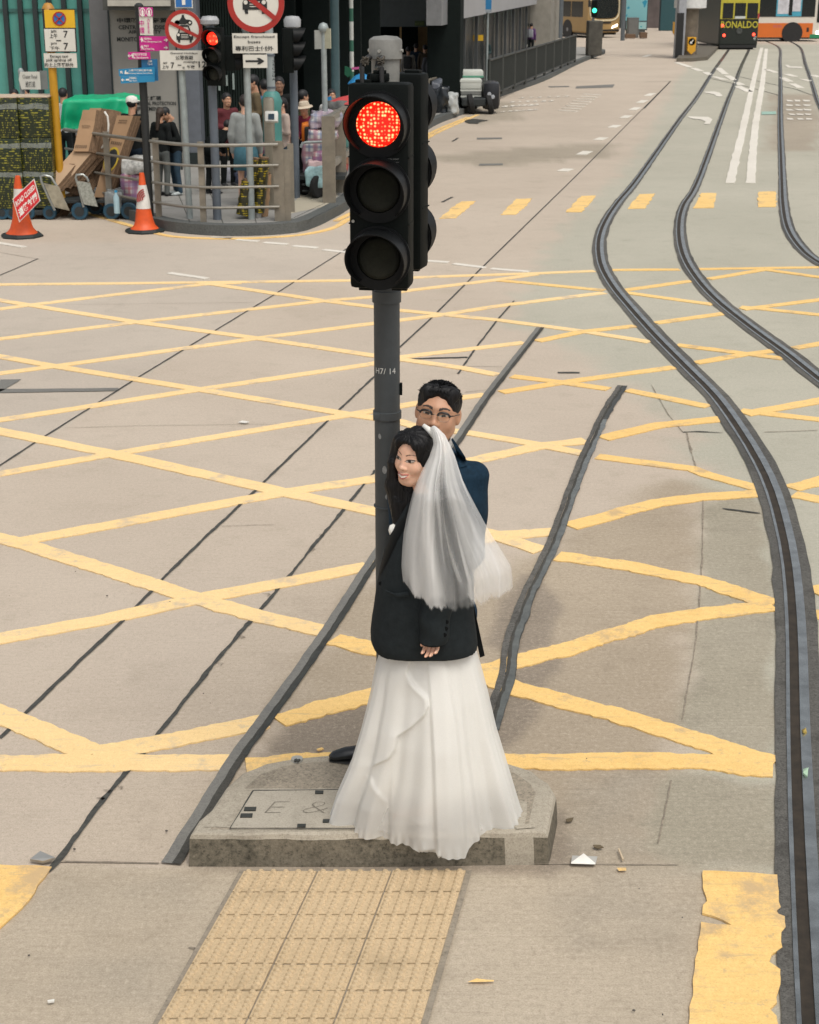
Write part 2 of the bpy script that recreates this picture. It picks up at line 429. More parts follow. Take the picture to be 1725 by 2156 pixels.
# ------------------------------------------------------------------ road sheet: one ground, its wear mapped as soft zones
ZONES = {
 'tram': ([[(1300, 372), (1238, 425), (1160, 510), (1105, 600), (1060, 690), (1140, 700), (1240, 760), (1330, 830), (1440, 900), (1480, 1040), (1478, 1200), (1466, 1345), (1440, 1510), (1400, 1660), (1385, 1800), (1640, 1800), (1640, 2160), (2200, 2160), (2300, 600), (2100, 220), (1745, 95), (1500, 95), (1420, 170), (1380, 260)]], .5),
 'worn': ([[(740, 1250), (560, 1525), (430, 1740), (392, 1822), (1105, 1821), (1392, 1820), (1390, 1770), (1415, 1650), (1440, 1517), (1468, 1345), (1480, 1176), (1478, 1042), (1420, 1010), (1300, 1060), (1160, 1150), (980, 1190)]], .35),
 'apron': ([[(100, 1836), (128, 1818), (330, 1822), (1105, 1823), (1430, 1826), (1640, 1815), (1640, 2300), (-260, 2300)]], .05),
 'slab': ([[(-160, 1090), (0, 985), (454, 696), (735, 523), (840, 455), (700, 490), (500, 512), (-160, 505)]], .03),
 'slabtwo': ([[(99, 1830), (305, 1585), (454, 1395), (650, 1165), (791, 991), (840, 960), (790, 1180), (683, 1346), (505, 1592), (340, 1820)]], .03),
 'rough': ([[(1412, 1632), (1480, 1625), (1560, 1640), (1648, 1650), (1650, 1815), (1585, 1817), (1490, 1812), (1395, 1800), (1365, 1745), (1350, 1735), (1385, 1690)], [(1480, 1180), (1478, 1060), (1560, 1040), (1606, 1060), (1625, 1200), (1630, 1290), (1630, 1610), (1590, 1600), (1440, 1545), (1450, 1450), (1468, 1345)]], .12),
 'damp_and_dark': ([mp(a4, (200, 480), (330, 500), (400, 600), (430, 660), (380, 770), (390, 860), (250, 900), (140, 880), (60, 850), (110, 700)), mp(a4, (100, 1000), (260, 930), (460, 900), (430, 990), (330, 1060), (180, 1060)), mp(a4, (70, 1080), (170, 1080), (320, 1150), (310, 1230), (220, 1330), (130, 1380), (60, 1370)), mp(a3, (1240, 960), (1420, 880), (1640, 850), (1640, 1010), (1450, 1080), (1270, 1100), (1100, 1120)), [(396, 1815), (520, 1815), (700, 1815), (1150, 1812), (1172, 1700), (1195, 1700), (1190, 1824), (1160, 1838), (700, 1838), (500, 1838), (392, 1832)]], .09),  # last outline only darkens the road along the island kerb
 'grime': ([mp(a7, (480, 980), (700, 900), (980, 890), (900, 1010), (700, 1060)), mp(a7, (560, 1350), (760, 1300), (780, 1480), (520, 1520)), mp(a6, (240, 1060), (520, 960), (760, 1000), (800, 1140), (560, 1200), (300, 1160)), mp(a6, (200, 300), (700, 290), (760, 450), (600, 700), (200, 760), (160, 600)), [(905, 330), (1100, 310), (1300, 300), (1290, 330), (1000, 352)], [(960, 225), (1080, 215), (1100, 250), (1000, 262)], mp(z5, (1240, 930), (1700, 930), (1725, 1232), (1690, 1500), (1240, 1500))], .5),
}
def poly_sd(P, poly):
    p = np.array([(q.x, q.y) for q in poly]); n = len(p); d = np.full(len(P), 1e9); ins = np.zeros(len(P), bool)
    for i in range(n):
        a, b = p[i], p[(i + 1) % n]; e = b - a; w = P - a; t = np.clip((w @ e) / max(e @ e, 1e-9), 0, 1)
        d = np.minimum(d, np.linalg.norm(w - t[:, None] * e, axis=1))
        c = ((a[1] > P[:, 1]) != (b[1] > P[:, 1])) & (P[:, 0] < (b[0] - a[0]) * (P[:, 1] - a[1]) / (b[1] - a[1] + 1e-12) + a[0]); ins ^= c
    return np.where(ins, -d, d)
rowsy = [60, 66, 72, 78, 84, 90, 96, 104, 112, 122, 134] + list(range(146, 700, 8)) + list(range(700, 2300, 9)); colsx = list(range(-160, 1960, 9))
grid = [[G(x, y) for x in colsx] for y in rowsy]
mb = MB(); mb.sheet(grid); road = tag(mb.build('road', M_ROAD, recalc=False), kind='structure')
PT = np.array([(p.x, p.y) for r in grid for p in r])
wob = np.array([mnoise.noise(Vector((x * 2.2, y * 2.2, 0))) + .6 * mnoise.noise(Vector((x * 7, y * 7, 4))) for x, y in PT])
for nm, (polys, soft) in ZONES.items():
    v = np.zeros(len(PT))
    for pl in polys:
        sd = poly_sd(PT, [G(x, y) for x, y in pl]) + wob * soft * .5
        v = np.maximum(v, np.clip(.5 - sd / soft, 0, 1))
    v = v * v * (3 - 2 * v)
    at = road.data.attributes.new(nm, 'FLOAT', 'POINT'); at.data.foreach_set('value', v.tolist())
mb = MB(); gx_ = [-160, -60, -25, 0, 25, 60, 160]; gy_ = [-40, 0, 12, 60, 120, 300]
mb.sheet([[Vector((x, y, -.02)) for x in gx_] for y in gy_]); tag(mb.build('ground', M_ROADPLAIN), kind='structure')
# painted-out grey patches on the carriageway
for pts in ([(0, 800), (44, 799), (10, 822), (0, 826)], [(0, 820), (250, 818), (250, 824), (0, 828)], [(1010, 345), (1060, 344), (1060, 348), (1008, 349)]):
    patch('repair_patch', pts, M_ASPHL, .0055, .01, .1)
for pts in (mp(z4, (720, 850), (930, 846), (928, 856), (740, 862)), mp(z4, (1000, 850), (1380, 830), (1360, 862), (990, 872)), mp(z3, (1310, 1188), (1530, 1186), (1532, 1200), (1310, 1204))):
    patch('repair_patch', pts, M_ASPHL, .006, .02, .3)

# ------------------------------------------------------------------ joints and cracks in the concrete
mb = MB(); mb2 = MB()
def joint(px, w=.022, jit=.006, seed=0): strip(mb if w >= .016 else mb2, px, w * .9, .0062, .04, jit * .5, thick=False, seed=seed)
joint([(-20, 994), (78, 930), (205, 850), (293, 794), (454, 696), (571, 625), (732, 523), (800, 482)], .02)
joint([(842, 732), (909, 670), (1011, 568), (1210, 374), (1320, 263), (1367, 216), (1412, 171)], .024, .004)
joint([(842, 742), (791, 791), (683, 894), (552, 1020), (464, 1104), (439, 1126), (342, 1221), (264, 1304), (171, 1390), (54, 1504), (0, 1556)], .026, .011)
joint([(791, 991), (722, 1077), (649, 1165), (581, 1248), (522, 1316), (454, 1395), (395, 1468), (337, 1543), (305, 1585), (264, 1629), (205, 1702), (128, 1808), (99, 1838)], .026, .016)
joint([(965, 788), (996, 742), (1047, 675), (1083, 634)], .022, .008)
joint([(842, 757), (900, 755), (985, 753)], .05, .03)
joint([(137, 902), (300, 897), (600, 894)], .006, .003)
joint([(128, 1816), (240, 1818), (335, 1820)], .01, .006)
joint([(985, 1821), (1105, 1821), (1430, 1823)], .006, .004)
joint(mp(a3, (955, 115), (1180, 108)), .006, .003)
joint(mp(a1, (280, 345), (1100, 335)), .008, .003)
joint(mp(a2, (1180, 1060), (1220, 1220)), .012, .02)
joint(mp(a4, (1145, 100), (1140, 420), (1110, 820), (1040, 1230)), .008, .01)
joint(mp(a6, (860, 330), (780, 700)), .006, .006)
joint(mp(a2, (1165, 1060), (1230, 1058), (1330, 1062)), .02, .02)
joint(mp(a2, (1500, 1060), (1720, 1052)), .012, .008)
joint(mp(a2, (650, 815), (740, 815)), .05, .03)
joint(mp(a2, (1035, 865), (1100, 980), (1165, 1060)), .006, .006)
joint(mp(a2, (275, 788), (420, 790)), .008, .01); joint(mp(a2, (270, 895), (365, 885)), .01, .01)
joint(mp(a4, (1240, 170), (1430, 195)), .02, .03)
joint(mp(z5, (0, 808), (262, 800)), .05, .01); joint(mp(z5, (262, 800), (0, 1070)), .05, .01)
joint([(0, 580), (40, 563), (80, 545)], .02, .003); joint([(0, 532), (82, 546)], .012, .003)
joint(mp(z3, (1010, 1745), (1100, 1700)), .05, .01); joint(mp(z3, (1100, 1220), (1150, 1190)), .06, .01)
joint(mp(z5, (640, 770), (780, 800), (1000, 850), (1300, 930), (1340, 950)), .05, 0); joint(mp(z5, (920, 750), (1130, 800), (1500, 880), (1690, 950)), .05, 0)
for x, y in [a3(1150, 410), a3(950, 710), a3(1040, 595), a3(1385, 150), a3(1345, 215), a7(620, 385), a7(690, 362), a7(840, 160), a7(580, 430), a5(580, 857), a5(260, 862)]:
    for k in range(3): joint([(x - 9 + 5 * k, y - 2 + 3 * k), (x + 4, y + 2 * k - 2), (x + 8 - 3 * k, y + 1)], .006, .012, k)
tag(mb.build('road_joint', M_CRACK), kind='structure'); tag(mb2.build('hairline_crack', mat('hairline_crack', (.25, .21, .16), .9, var=.5, scale=30)), kind='structure')

# ------------------------------------------------------------------ lifted tram track: filled slots
for pts, w in (([(362, 1823), (430, 1712), (505, 1592), (560, 1518), (683, 1346), (790, 1180), (880, 1050), (970, 921), (1021, 844), (1065, 786), (1139, 691)], .088),):
    mb = MB(); strip(mb, pts, w * .55, .0115, .04, .004, True, -w * .24, False); tag(mb.build('pale_filled_slot', M_ASPHL), kind='structure')
    mb = MB(); strip(mb, pts, w * .42, .0122, .04, .005, True, w * .22, False); tag(mb.build('dark_filled_slot', M_SLOT), kind='structure')
    mb = MB(); strip(mb, pts[2:7], w * .28, .0128, .04, .010, True, w * .26, False); tag(mb.build('open_slot', M_GROOVE), kind='structure')
pts = [(1310, 814), (1267, 885), (1210, 1018), (1168, 1135), (1109, 1261), (1076, 1357), (1066, 1430), (1050, 1475), (1030, 1540)]
mb = MB(); strip(mb, pts, .055, .0115, .05, .005, True, -.022, False); tag(mb.build('dark_filled_slot', M_SLOT), kind='structure')
mb = MB(); strip(mb, pts, .036, .012, .05, .006, True, .024, False); tag(mb.build('dark_filled_slot', M_ASPH), kind='structure')
mb = MB(); strip(mb, pts[1:], .035, .0128, .05, .012, True, -.03, False); tag(mb.build('wet_slot', mat('wet_slot', (.09, .095, .085), .12, var=.4, scale=9)), kind='structure')
for a, b in ((0, 1), (2, 3), (4, 5)):
    mb = MB(); strip(mb, [pts[a], pts[b]], .034, .0125, .05, .012, False, -.03, False); tag(mb.build('open_slot', M_GROOVE), kind='structure')
patch('puddle', mp(a4, (80, 975), (130, 955), (215, 960), (210, 1010), (190, 1040), (140, 1030)), mat('puddle_water', (.045, .042, .032), .08, var=.3), .0066, .02, .04)

# ------------------------------------------------------------------ tram rails
def rail(px, w=1.0):
    pts = [G(x, y) for x, y in px]
    P = resample(pts, .35, True)
    mb = MB(); strip(mb, None, lambda q: .15 + .08 * min(1, max(0, (30 - q.y) / 14)), .009, .2, .012, False, 0, False, world=P); tag(mb.build('rail_bed', M_ASPH), kind='structure')
    mb = MB(); strip(mb, None, .048, .0165, .3, 0, False, -.030, True, world=P); tag(mb.build('tram_rail', M_RAILTOP), kind='structure')
    mb = MB(); strip(mb, None, .045, .0105, .3, 0, False, .018, False, world=P); tag(mb.build('rail_groove', M_RAILGR), kind='structure')
    mb = MB(); strip(mb, None, .018, .0145, .3, .002, False, .051, True, world=P); tag(mb.build('guard_rail', M_RAILTOP), kind='structure')
rail([z5(835, 490), z5(720, 650), z5(640, 770), z5(520, 960), z5(330, 1210), (1346, 374), (1303, 427), (1275, 471), (1263, 512), (1268, 558), (1289, 599), (1323, 642), (1380, 706), (1446, 773), (1508, 836), (1559, 906), (1600, 974), (1630, 1040), (1658, 1147), (1672, 1252), (1679, 1378), (1682, 1527), (1692, 1778), (1706, 2029), (1720, 2260)])
rail([z5(1035, 490), z5(960, 650), z5(900, 810), z5(830, 980), z5(750, 1200), (1472, 379), (1441, 435), (1432, 481), (1439, 532), (1463, 578), (1508, 630), (1584, 691), (1661, 747), (1725, 798), (1860, 900)])
rail([(1610, 85), z5(1330, 470), z5(1340, 620), z5(1345, 800), z5(1345, 1000), z5(1345, 1220), (1648, 368), (1651, 430), (1661, 481), (1687, 522), (1725, 553), (1830, 610)])
rail([(1660, 85), z5(1540, 470), z5(1590, 630), z5(1650, 800), z5(1710, 1000), (1745, 260), (1790, 368), (1850, 440)])

# ------------------------------------------------------------------ yellow box junction
Y_ = dict(w=.135, z=.016, step=.05, jit=.010)
def yl(segs, w=.135, jit=.010):
    for s in segs:
        s = list(s)
        if s[0][0] == -30: k_ = (s[1][1] - s[0][1]) / (s[1][0] - s[0][0]); s[0] = (-330, s[0][1] - 300 * k_)
        if s[-1][0] == 1740: k_ = (s[-1][1] - s[-2][1]) / (s[-1][0] - s[-2][0]); s[-1] = (2000, s[-1][1] + 260 * k_)
        mx_ = sum(q[0] for q in s) / len(s); mb = MB(); strip(mb, s, w, .0078 + random.random() * .0012, .025 if s[0][1] > 900 else .12, jit * (.55 if mx_ < 760 else .8), seed=random.random() * 50); tag(mb.build('yellow_box_line', M_YELPALE if mx_ < 1000 else M_YELLOW), kind='structure')
# falling to the near side
yl([[(441, 598), (683, 634), (842, 654), (934, 663), (1052, 675), (1226, 698), (1369, 721)], [(1425, 727), (1574, 746), (1650, 756)],
    [(-30, 628), (61, 643), (288, 679), (542, 713), (790, 750), (842, 757), (970, 775), (1048, 790)], [(1078, 793), (1185, 806), (1282, 820)], [(1320, 822), (1492, 857)], [(1560, 865), (1589, 869), (1740, 886)],
    [(-30, 746), (115, 772), (420, 821), (737, 874), (842, 889), (873, 898), (990, 913), (1144, 939), (1228, 956)], [(1258, 962), (1456, 988), (1487, 1000), (1602, 1031)],
    [(1044, 590), (1272, 612)], [(1313, 616), (1502, 642)], [(1560, 647), (1594, 650), (1740, 665)], [(1610, 568), (1740, 586)]], .13)
yl([[(-30, 903), (239, 957), (600, 1038), (793, 1079), (900, 1099), (1038, 1126), (1140, 1161)], [(1174, 1172), (1300, 1190), (1479, 1224), (1626, 1275)],
    [(-30, 1128), (36, 1143), (230, 1203), (415, 1263), (560, 1303), (696, 1333)], [(703, 1347), (781, 1366), (900, 1395), (1025, 1426), (1084, 1452), (1294, 1506), (1441, 1552), (1626, 1612)],
    [(-30, 1492), (63, 1532), (195, 1590)]], .155, .024)
# rising to the far side
yl([[(-30, 655), (61, 643), (250, 620), (441, 598), (508, 596)], [(-30, 718), (288, 679), (683, 634), (791, 625), (847, 614), (1044, 590), (1129, 578)],
    [(-30, 791), (115, 772), (542, 713), (791, 681), (842, 675), (934, 663), (1047, 645), (1272, 617)], [(1313, 612), (1456, 592)], [(1492, 588), (1610, 568)],
    [(-30, 890), (420, 821), (790, 766), (842, 753), (1104, 722)], [(1131, 719), (1226, 699), (1338, 687)], [(1380, 681), (1528, 660)], [(1564, 652), (1740, 630)],
    [(-30, 1004), (239, 957), (737, 874), (842, 856), (878, 850), (1022, 832)], [(1056, 827), (1185, 806), (1420, 774)], [(1464, 765), (1574, 746), (1640, 738)], [(1672, 734), (1740, 722)]], .125)
yl([[(36, 1143), (600, 1038), (791, 1009), (1001, 970), (1144, 939), (1234, 929)], [(1268, 924), (1390, 896), (1523, 883)], [(1569, 873), (1740, 842)],
    [(-30, 1352), (200, 1310), (415, 1263), (600, 1228), (776, 1194)], [(790, 1190), (1038, 1130), (1166, 1121)], [(1200, 1110), (1378, 1061), (1475, 1048), (1603, 1040)]], .15, .014)
yl([[(195, 1590), (380, 1558), (558, 1521)], [(588, 1521), (680, 1492), (776, 1468), (900, 1440), (1025, 1412), (1189, 1370), (1378, 1311), (1500, 1291), (1628, 1278)],
    [(1668, 1030), (1740, 1010)], [(1672, 1042), (1740, 1054)], [(1710, 1248), (1740, 1241)], [(1714, 1294), (1740, 1298)]], .15, .027)
yl([[(-30, 600), (441, 595), (736, 591), (914, 583), (1129, 576), (1252, 571)], [(1287, 569), (1431, 568)], [(1472, 567), (1610, 565), (1740, 563)]], .13, .01)
yl([[(-30, 1609), (200, 1609), (480, 1607)], [(518, 1614), (600, 1608), (800, 1600), (1063, 1606), (1378, 1604), (1500, 1608), (1628, 1622)]], .15, .027)
# yellow dashes of the foot crossing
for q in (((160, 180), (230, 178), (312, 108), (248, 110)), ((415, 165), (482, 163), (545, 97), (478, 100)), ((683, 153), (750, 153), (810, 85), (745, 88)), ((937, 140), (1010, 138), (1052, 78), (985, 80)), ((1210, 138), (1290, 136), (1303, 75), (1240, 75)), ((1472, 132), (1548, 132), (1548, 68), (1475, 70))):
    patch('yellow_crossing_dash', mp(a2, *q), M_YELLOW, .009, .03, .12, thick=True)
bl = mp(a6, (1045, 866), (1300, 878), (1478, 892), (1482, 960), (1500, 1080), (1470, 1100), (1478, 1120), (1515, 1135), (1520, 1190), (1490, 1220), (1500, 1310), (1440, 1350), (1425, 1400), (1500, 1440), (1505, 1530), (1475, 1600), (1490, 1640), (1440, 1680), (1480, 1720), (1500, 1900), (950, 1900), (975, 1640), (985, 1500), (1005, 1420), (1020, 1250), (1030, 1175), (1220, 1185), (1110, 1135), (1033, 1120), (1040, 1070), (1062, 1045), (1040, 960))
patch('yellow_crossing_block', bl, M_YELLOW, .011, .012, .03, thick=True)
patch('yellow_crossing_block', mp(a7, (-160, 818), (200, 822), (285, 826), (250, 890), (200, 970), (130, 1060), (60, 1130), (0, 1190), (-160, 1360)), M_YELLOW, .011, .02, .05, thick=True)
for q in (mp(a6, (538, 853), (590, 850), (588, 870), (545, 872)), mp(a5, (1315, 995), (1350, 982), (1420, 988), (1420, 994))):
    patch('yellow_paint_spot', q, M_YELLOW, .012, .01, .03)
# double yellow lines beside the kerb
kl = [mp(z3, (860, 1206), (1000, 1130), (1320, 990)), mp(z3, (860, 1178), (980, 1115), (1230, 1012))]
kl += [[(770, 452), (735, 462), (700, 481), (640, 494), (560, 501), (470, 503), (380, 500), (330, 492), (262, 472), (180, 448), (150, 440)], [(770, 440), (735, 452), (708, 466)]]
for s in kl:
    mb = MB(); strip(mb, s, .10, .012, .15, .008, True); tag(mb.build('yellow_kerb_line', M_YELLOW), kind='structure')
# white dashes
for (x0, y0, x1, y1) in ((910, 55, 1000, 60), (1020, 65, 1115, 72), (1140, 77, 1240, 85), (1265, 92, 1370, 100), (1395, 109, 1500, 120), (-60, 70, 105, 97), (730, 209, 893, 233)):
    mb = MB(); strip(mb, [a1(x0, y0), a1(x1, y1)], .10, .012, .1, .006); tag(mb.build('white_dash', M_WHITEP), kind='structure')
for (x0, y0, x1, y1) in ((110, 355, 200, 361), (222, 367, 350, 383), (377, 387, 532, 400)):
    mb = MB(); strip(mb, [a2(x0, y0), a2(x1, y1)], .10, .012, .1, .006); tag(mb.build('white_dash', M_WHITEP), kind='structure')
for (x0, y0, x1, y1) in ((1184, 361, 1198, 356), (1224, 326, 1238, 319), (1259, 295, 1272, 290), (1288, 269, 1300, 264), *[tuple(z4(a, b)) + tuple(z4(a + 55, b - 25)) for a, b in ((1462, 1165), (1552, 1085), (1620, 1015), (1700, 945))]):
    mb = MB(); strip(mb, [(x0, y0), (x1, y1)], .22, .012, .3, .0); tag(mb.build('white_dash', M_WHITEP), kind='structure')
for k in range(8):
    a, b = 905 + k * 34, 1095 - k * 23
    mb = MB(); strip(mb, [z4(a, b), z4(a + 26, b - 3)], .62, .012, .3); tag(mb.build('white_dash', M_WHITEP), kind='structure')
for s in ([z5(1160, 470), z5(1080, 800), z5(985, 1230), (1537, 386)], [z5(1205, 480), z5(1170, 800), z5(1100, 1230), (1580, 386)]):
    mb = MB(); strip(mb, s, .17, .012, .5, .02, True); tag(mb.build('white_double_line', M_WHITEP), kind='structure')
for (x0, y0, x1, y1) in ((320, 615, 450, 660), (480, 670, 560, 700), (600, 712, 660, 740), (690, 755, 790, 785), (730, 670, 800, 730), (820, 745, 890, 790), (910, 810, 960, 840), (920, 850, 1040, 905), (1210, 685, 1300, 715), (1400, 730, 1490, 755), (1360, 765, 1440, 805), (1460, 825, 1540, 865), (1560, 780, 1640, 800), (1660, 740, 1720, 760), (0, 560, 60, 540)):
    mb = MB(); strip(mb, [z5(x0, y0), z5(x1, y1)], .26, .012, .5, .03); tag(mb.build('white_dash', M_WHITEP), kind='structure')
for q in (mp(z5, (590, 905), (690, 903), (745, 915), (775, 945), (745, 955), (715, 950), (690, 930), (600, 915)), mp(z5, (430, 1148), (640, 1155), (670, 1180), (650, 1225), (590, 1225), (610, 1200), (560, 1180), (460, 1170)), mp(z5, (1390, 640), (1420, 640), (1440, 655), (1560, 658), (1560, 672), (1420, 668))):
    patch('white_arrow', q, M_WHITEP, .012, .02, .3)
# lane lettering, worn
for row, (xa, ya, xb, yb, h) in enumerate(((270, 1060, 640, 1040, 40), (330, 1015, 800, 1000, 30), (430, 972, 960, 955, 26), (250, 1108, 620, 1085, 26))):
    n = 6
    for k in range(n):
        t = k / n; x = xa + (xb - xa) * t; y = ya + (yb - ya) * t
        q = mp(z4, (x, y), (x + 45, y - 3), (x + 62, y - h * .45), (x + 20, y - h * .5), (x + 34, y - h * .2), (x + 8, y - h * .15))
        patch('white_lane_letter', q, M_WHITEP, .0125, .06, .3, k + row)
for k in range(5):
    y = 985 + k * 45
    for j in range(3):
        x = 1395 + j * 85 + k * 6
        patch('white_lane_letter', mp(z5, (x, y), (x + 60, y + 4), (x + 64, y + 18), (x + 10, y + 16)), M_WHITEP, .0125, .08, .4, k * 3 + j)
patch('green_glint', mp(z5, (1160, 1102), (1300, 1100), (1300, 1128), (1160, 1132)), mat('painted_glint_green', (.30, .46, .38), .7), .0125, .05, .3)  # reflected green glint painted on the road as a flat pale patch
# tyre-polished and oil-darkened bands
for pts in ([(905, 360), (1000, 352), (1240, 352), (1260, 356), (1000, 362)], [(905, 316), (960, 312), (1090, 320), (1000, 326)]):
    pass

# ------------------------------------------------------------------ tactile paving: studded tiles let into the road
def tact_pt(u, v):
    """u across (0..3 tiles), v down towards the camera (tiles)"""
    A, B = G(*a5(455, 571)), G(*a5(1310, 571)); C, D = G(*a5(132, 1146)), G(*a5(1142, 1146))
    l = A.lerp(C, v / 6.05); r = B.lerp(D, v / 6.05); p = l.lerp(r, u / 3); p.z = 0; return p
mb = MB()
for i in range(3):
    for j in range(8):
        g = .012; z = .016
        if i == 0 and j >= 4: jj = j + .0
        else: jj = j
        gv = .03; c = [tact_pt(i + g, jj + gv), tact_pt(i + 1 - g, jj + gv), tact_pt(i + 1 - g, jj + 1 - gv), tact_pt(i + g, jj + 1 - gv)]
        dz = random.random() * .004
        mb.prism([Vector((p.x, p.y, .004)) for p in c], (0, 0, z + dz - .004))
        for a in range(6):
            for b in range(6):
                p = tact_pt(i + (a + .5) / 6, jj + (b + .5) / 6); q = tact_pt(i + (a + .5) / 6 + .05, jj + (b + .5) / 6)
                r = (q - p).length * 1.0; n = 10
                ring0 = [Vector((p.x + r * math.cos(t), p.y + r * math.sin(t), z + dz)) for t in [2 * math.pi * k / n for k in range(n)]]
                ring1 = [Vector((p.x + r * .55 * math.cos(t), p.y + r * .55 * math.sin(t), z + dz + .0095)) for t in [2 * math.pi * k / n for k in range(n)]]
                mb.add(ring0 + ring1, [(k, (k + 1) % n, n + (k + 1) % n, n + k) for k in range(n)] + [tuple(range(n, 2 * n))])
tag(mb.build('tactile_paving', M_TACT), kind='structure')
mb = MB(); mb.add([tact_pt(-.06, -.06) + Vector((0, 0, .0115)), tact_pt(3.07, -.06) + Vector((0, 0, .0115)), tact_pt(3.07, 8.2) + Vector((0, 0, .0115)), tact_pt(-.06, 8.2) + Vector((0, 0, .0115))], [(0, 1, 2, 3)])
tag(mb.build('paving_bed', concrete('mortar', (.25, .21, .165), (.31, .27, .21), (.14, .12, .09), grain=60)), kind='structure')

# ------------------------------------------------------------------ traffic island
def proj_px(Q):
    d = Vector(Q) - Vector((0, 0, HC)); t = d.y * CT - d.z * ST
    return CX + F * d.x / t, CY - F * (d.y * ST + d.z * CT) / t
ZI = .15
out = [(400, 1756), (418, 1727), (444, 1705), (475, 1658), (510, 1626), (560, 1606), (620, 1595), (719, 1586), (840, 1583), (977, 1588), (1065, 1603), (1120, 1621), (1156, 1647), (1170, 1670), (1164, 1700), (1156, 1738), (1152, 1752), (1000, 1753), (800, 1755), (600, 1756)]
P = [G(x, y, ZI) for x, y in out]
cen = sum(P, Vector()) / len(P)
def ring(k, z, shrink):
    r = []
    for p in P:
        d = (p - cen); d.z = 0; L = d.length; q = cen + d * ((L - shrink) / L); r.append(Vector((q.x, q.y, z)))
    return r
def loop_sub(poly, step=.05):
    o = []; n = len(poly)
    for i in range(n):
        a, b = poly[i], poly[(i + 1) % n]; k = max(1, int((b - a).length / step)); o += [a.lerp(b, q / k) for q in range(k)]
    return o
P = loop_sub(P)
rings = [ring(0, 0, -.012), ring(1, .055, -.010), ring(2, .125, -.004), ring(3, .143, .004), ring(4, ZI, .018), ring(5, ZI + .001, .085)]
for ri, rg in enumerate(rings[:5]):
    for p in rg:
        j = .006 * mnoise.noise(p * 9) + .004 * mnoise.noise(p * 31)
        if 0 < ri: p.z += j * (.6 if ri < 4 else .2); p.y += j; p.x += j * .6
n = len(P)
M_PALE = concrete('pale_screed', (.36, .32, .25), (.43, .385, .31), (.20, .175, .135), stain=.6, streak=.3, speck=.55)
mb = MB()
for i in range(5):
    fs = [(k, (k + 1) % n, n + (k + 1) % n, n + k) for k in range(n)]
    for k in range(n):
        c = proj_px(P[k]); pale = i >= 2 or (1085 < c[0] < 1151 and c[1] > 1736)
        mb.mi = 2 if pale else 0; mb.add([rings[i][k], rings[i][(k + 1) % n], rings[i + 1][(k + 1) % n], rings[i + 1][k]], [(0, 1, 2, 3)])
mb.mi = 1; mb.add(rings[5], [tuple(range(n))])
isl = tag(mb.build('traffic_island', [M_KERBFACE, M_ISLE, M_PALE], smooth=50), kind='structure')
# pale screeded top around the access cover
def isle_patch(name, pts, m, z, jit=.004, th=None):
    poly = ragged([G(x, y, ZI) for x, y in pts], .05, jit)
    mb = MB(); mb.add([Vector((p.x, p.y, ZI + z)) for p in poly], [tuple(range(len(poly)))])
    return tag(mb.build(name, m), kind='structure')
isle_patch('island_screed', [(428, 1744), (452, 1706), (482, 1663), (700, 1661), (1000, 1661), (1110, 1690), (1105, 1744), (800, 1746), (600, 1746)], M_PALE, .003, .01)
isle_patch('island_screed', [(1085, 1742), (1108, 1738), (1132, 1736), (1128, 1745), (1090, 1748)], M_PALE, .005, .01)
cov = [a5(402, 396), a5(492, 250), a5(930, 246), a5(905, 396)]
t = thing('access_cover', G(*a5(650, 320), ZI), 'pale concrete access cover let into the traffic island, marked with letters', 'access cover')
mb = MB(); q = [G(x, y, ZI + .004) for x, y in cov]; mb.prism(q, (0, 0, .004)); mb.build('cover_plate', concrete('cover_concrete', (.37, .335, .27), (.43, .39, .32), (.24, .215, .17), stain=.4, streak=.2, speck=.4), t)
mb = MB()
qq = [G(x, y, ZI + .0095) for x, y in cov]
for i in range(4): strip(mb, None, .005, ZI + .0092, .05, .002, False, 0, False, world=[qq[i], qq[(i + 1) % 4]])
mb.build('cover_seam', M_CRACK, t)
mb = MB(); o = G(*a5(535, 336), ZI + .0105); u = (G(*a5(600, 336), ZI) - G(*a5(535, 336), ZI)).normalized(); v = (G(*a5(560, 308), ZI) - G(*a5(535, 336), ZI)).normalized()
text_into(mb, 'E &', o, u, v, .25, .10, -.034); mb.build('lettering', mat('letter_groove', (.20, .18, .145), .9), t)
for k, (x, y) in enumerate(((480, 322), (466, 347), (745, 258), (677, 386), (775, 368))):
    mb = MB(); c = G(*a5(x, y), ZI + .011); w = .05 if k < 2 else .035; mb.box(c, (w, .03 if k < 2 else .025, .004)); mb.build('lifting_socket', M_GROOVE, t)
t = thing('bolt_plate', G(*a5(660, 136), ZI), 'small pale round bolt plate on the far edge of the traffic island', 'bolt')
mb = MB(); mb.lathe([(.028, 0), (.026, .012), (0, .014)], G(*a5(660, 136), ZI), 14); mb.build('plate', mat('zinc', (.45, .45, .42), .5, .4), t)
mb = MB(); c = G(*a5(660, 136), ZI + .014); mb.box(c, (.012, .03, .004), rz=.6); mb.box(c, (.03, .01, .005), rz=.6); mb.build('bolt', M_GROOVE, t)

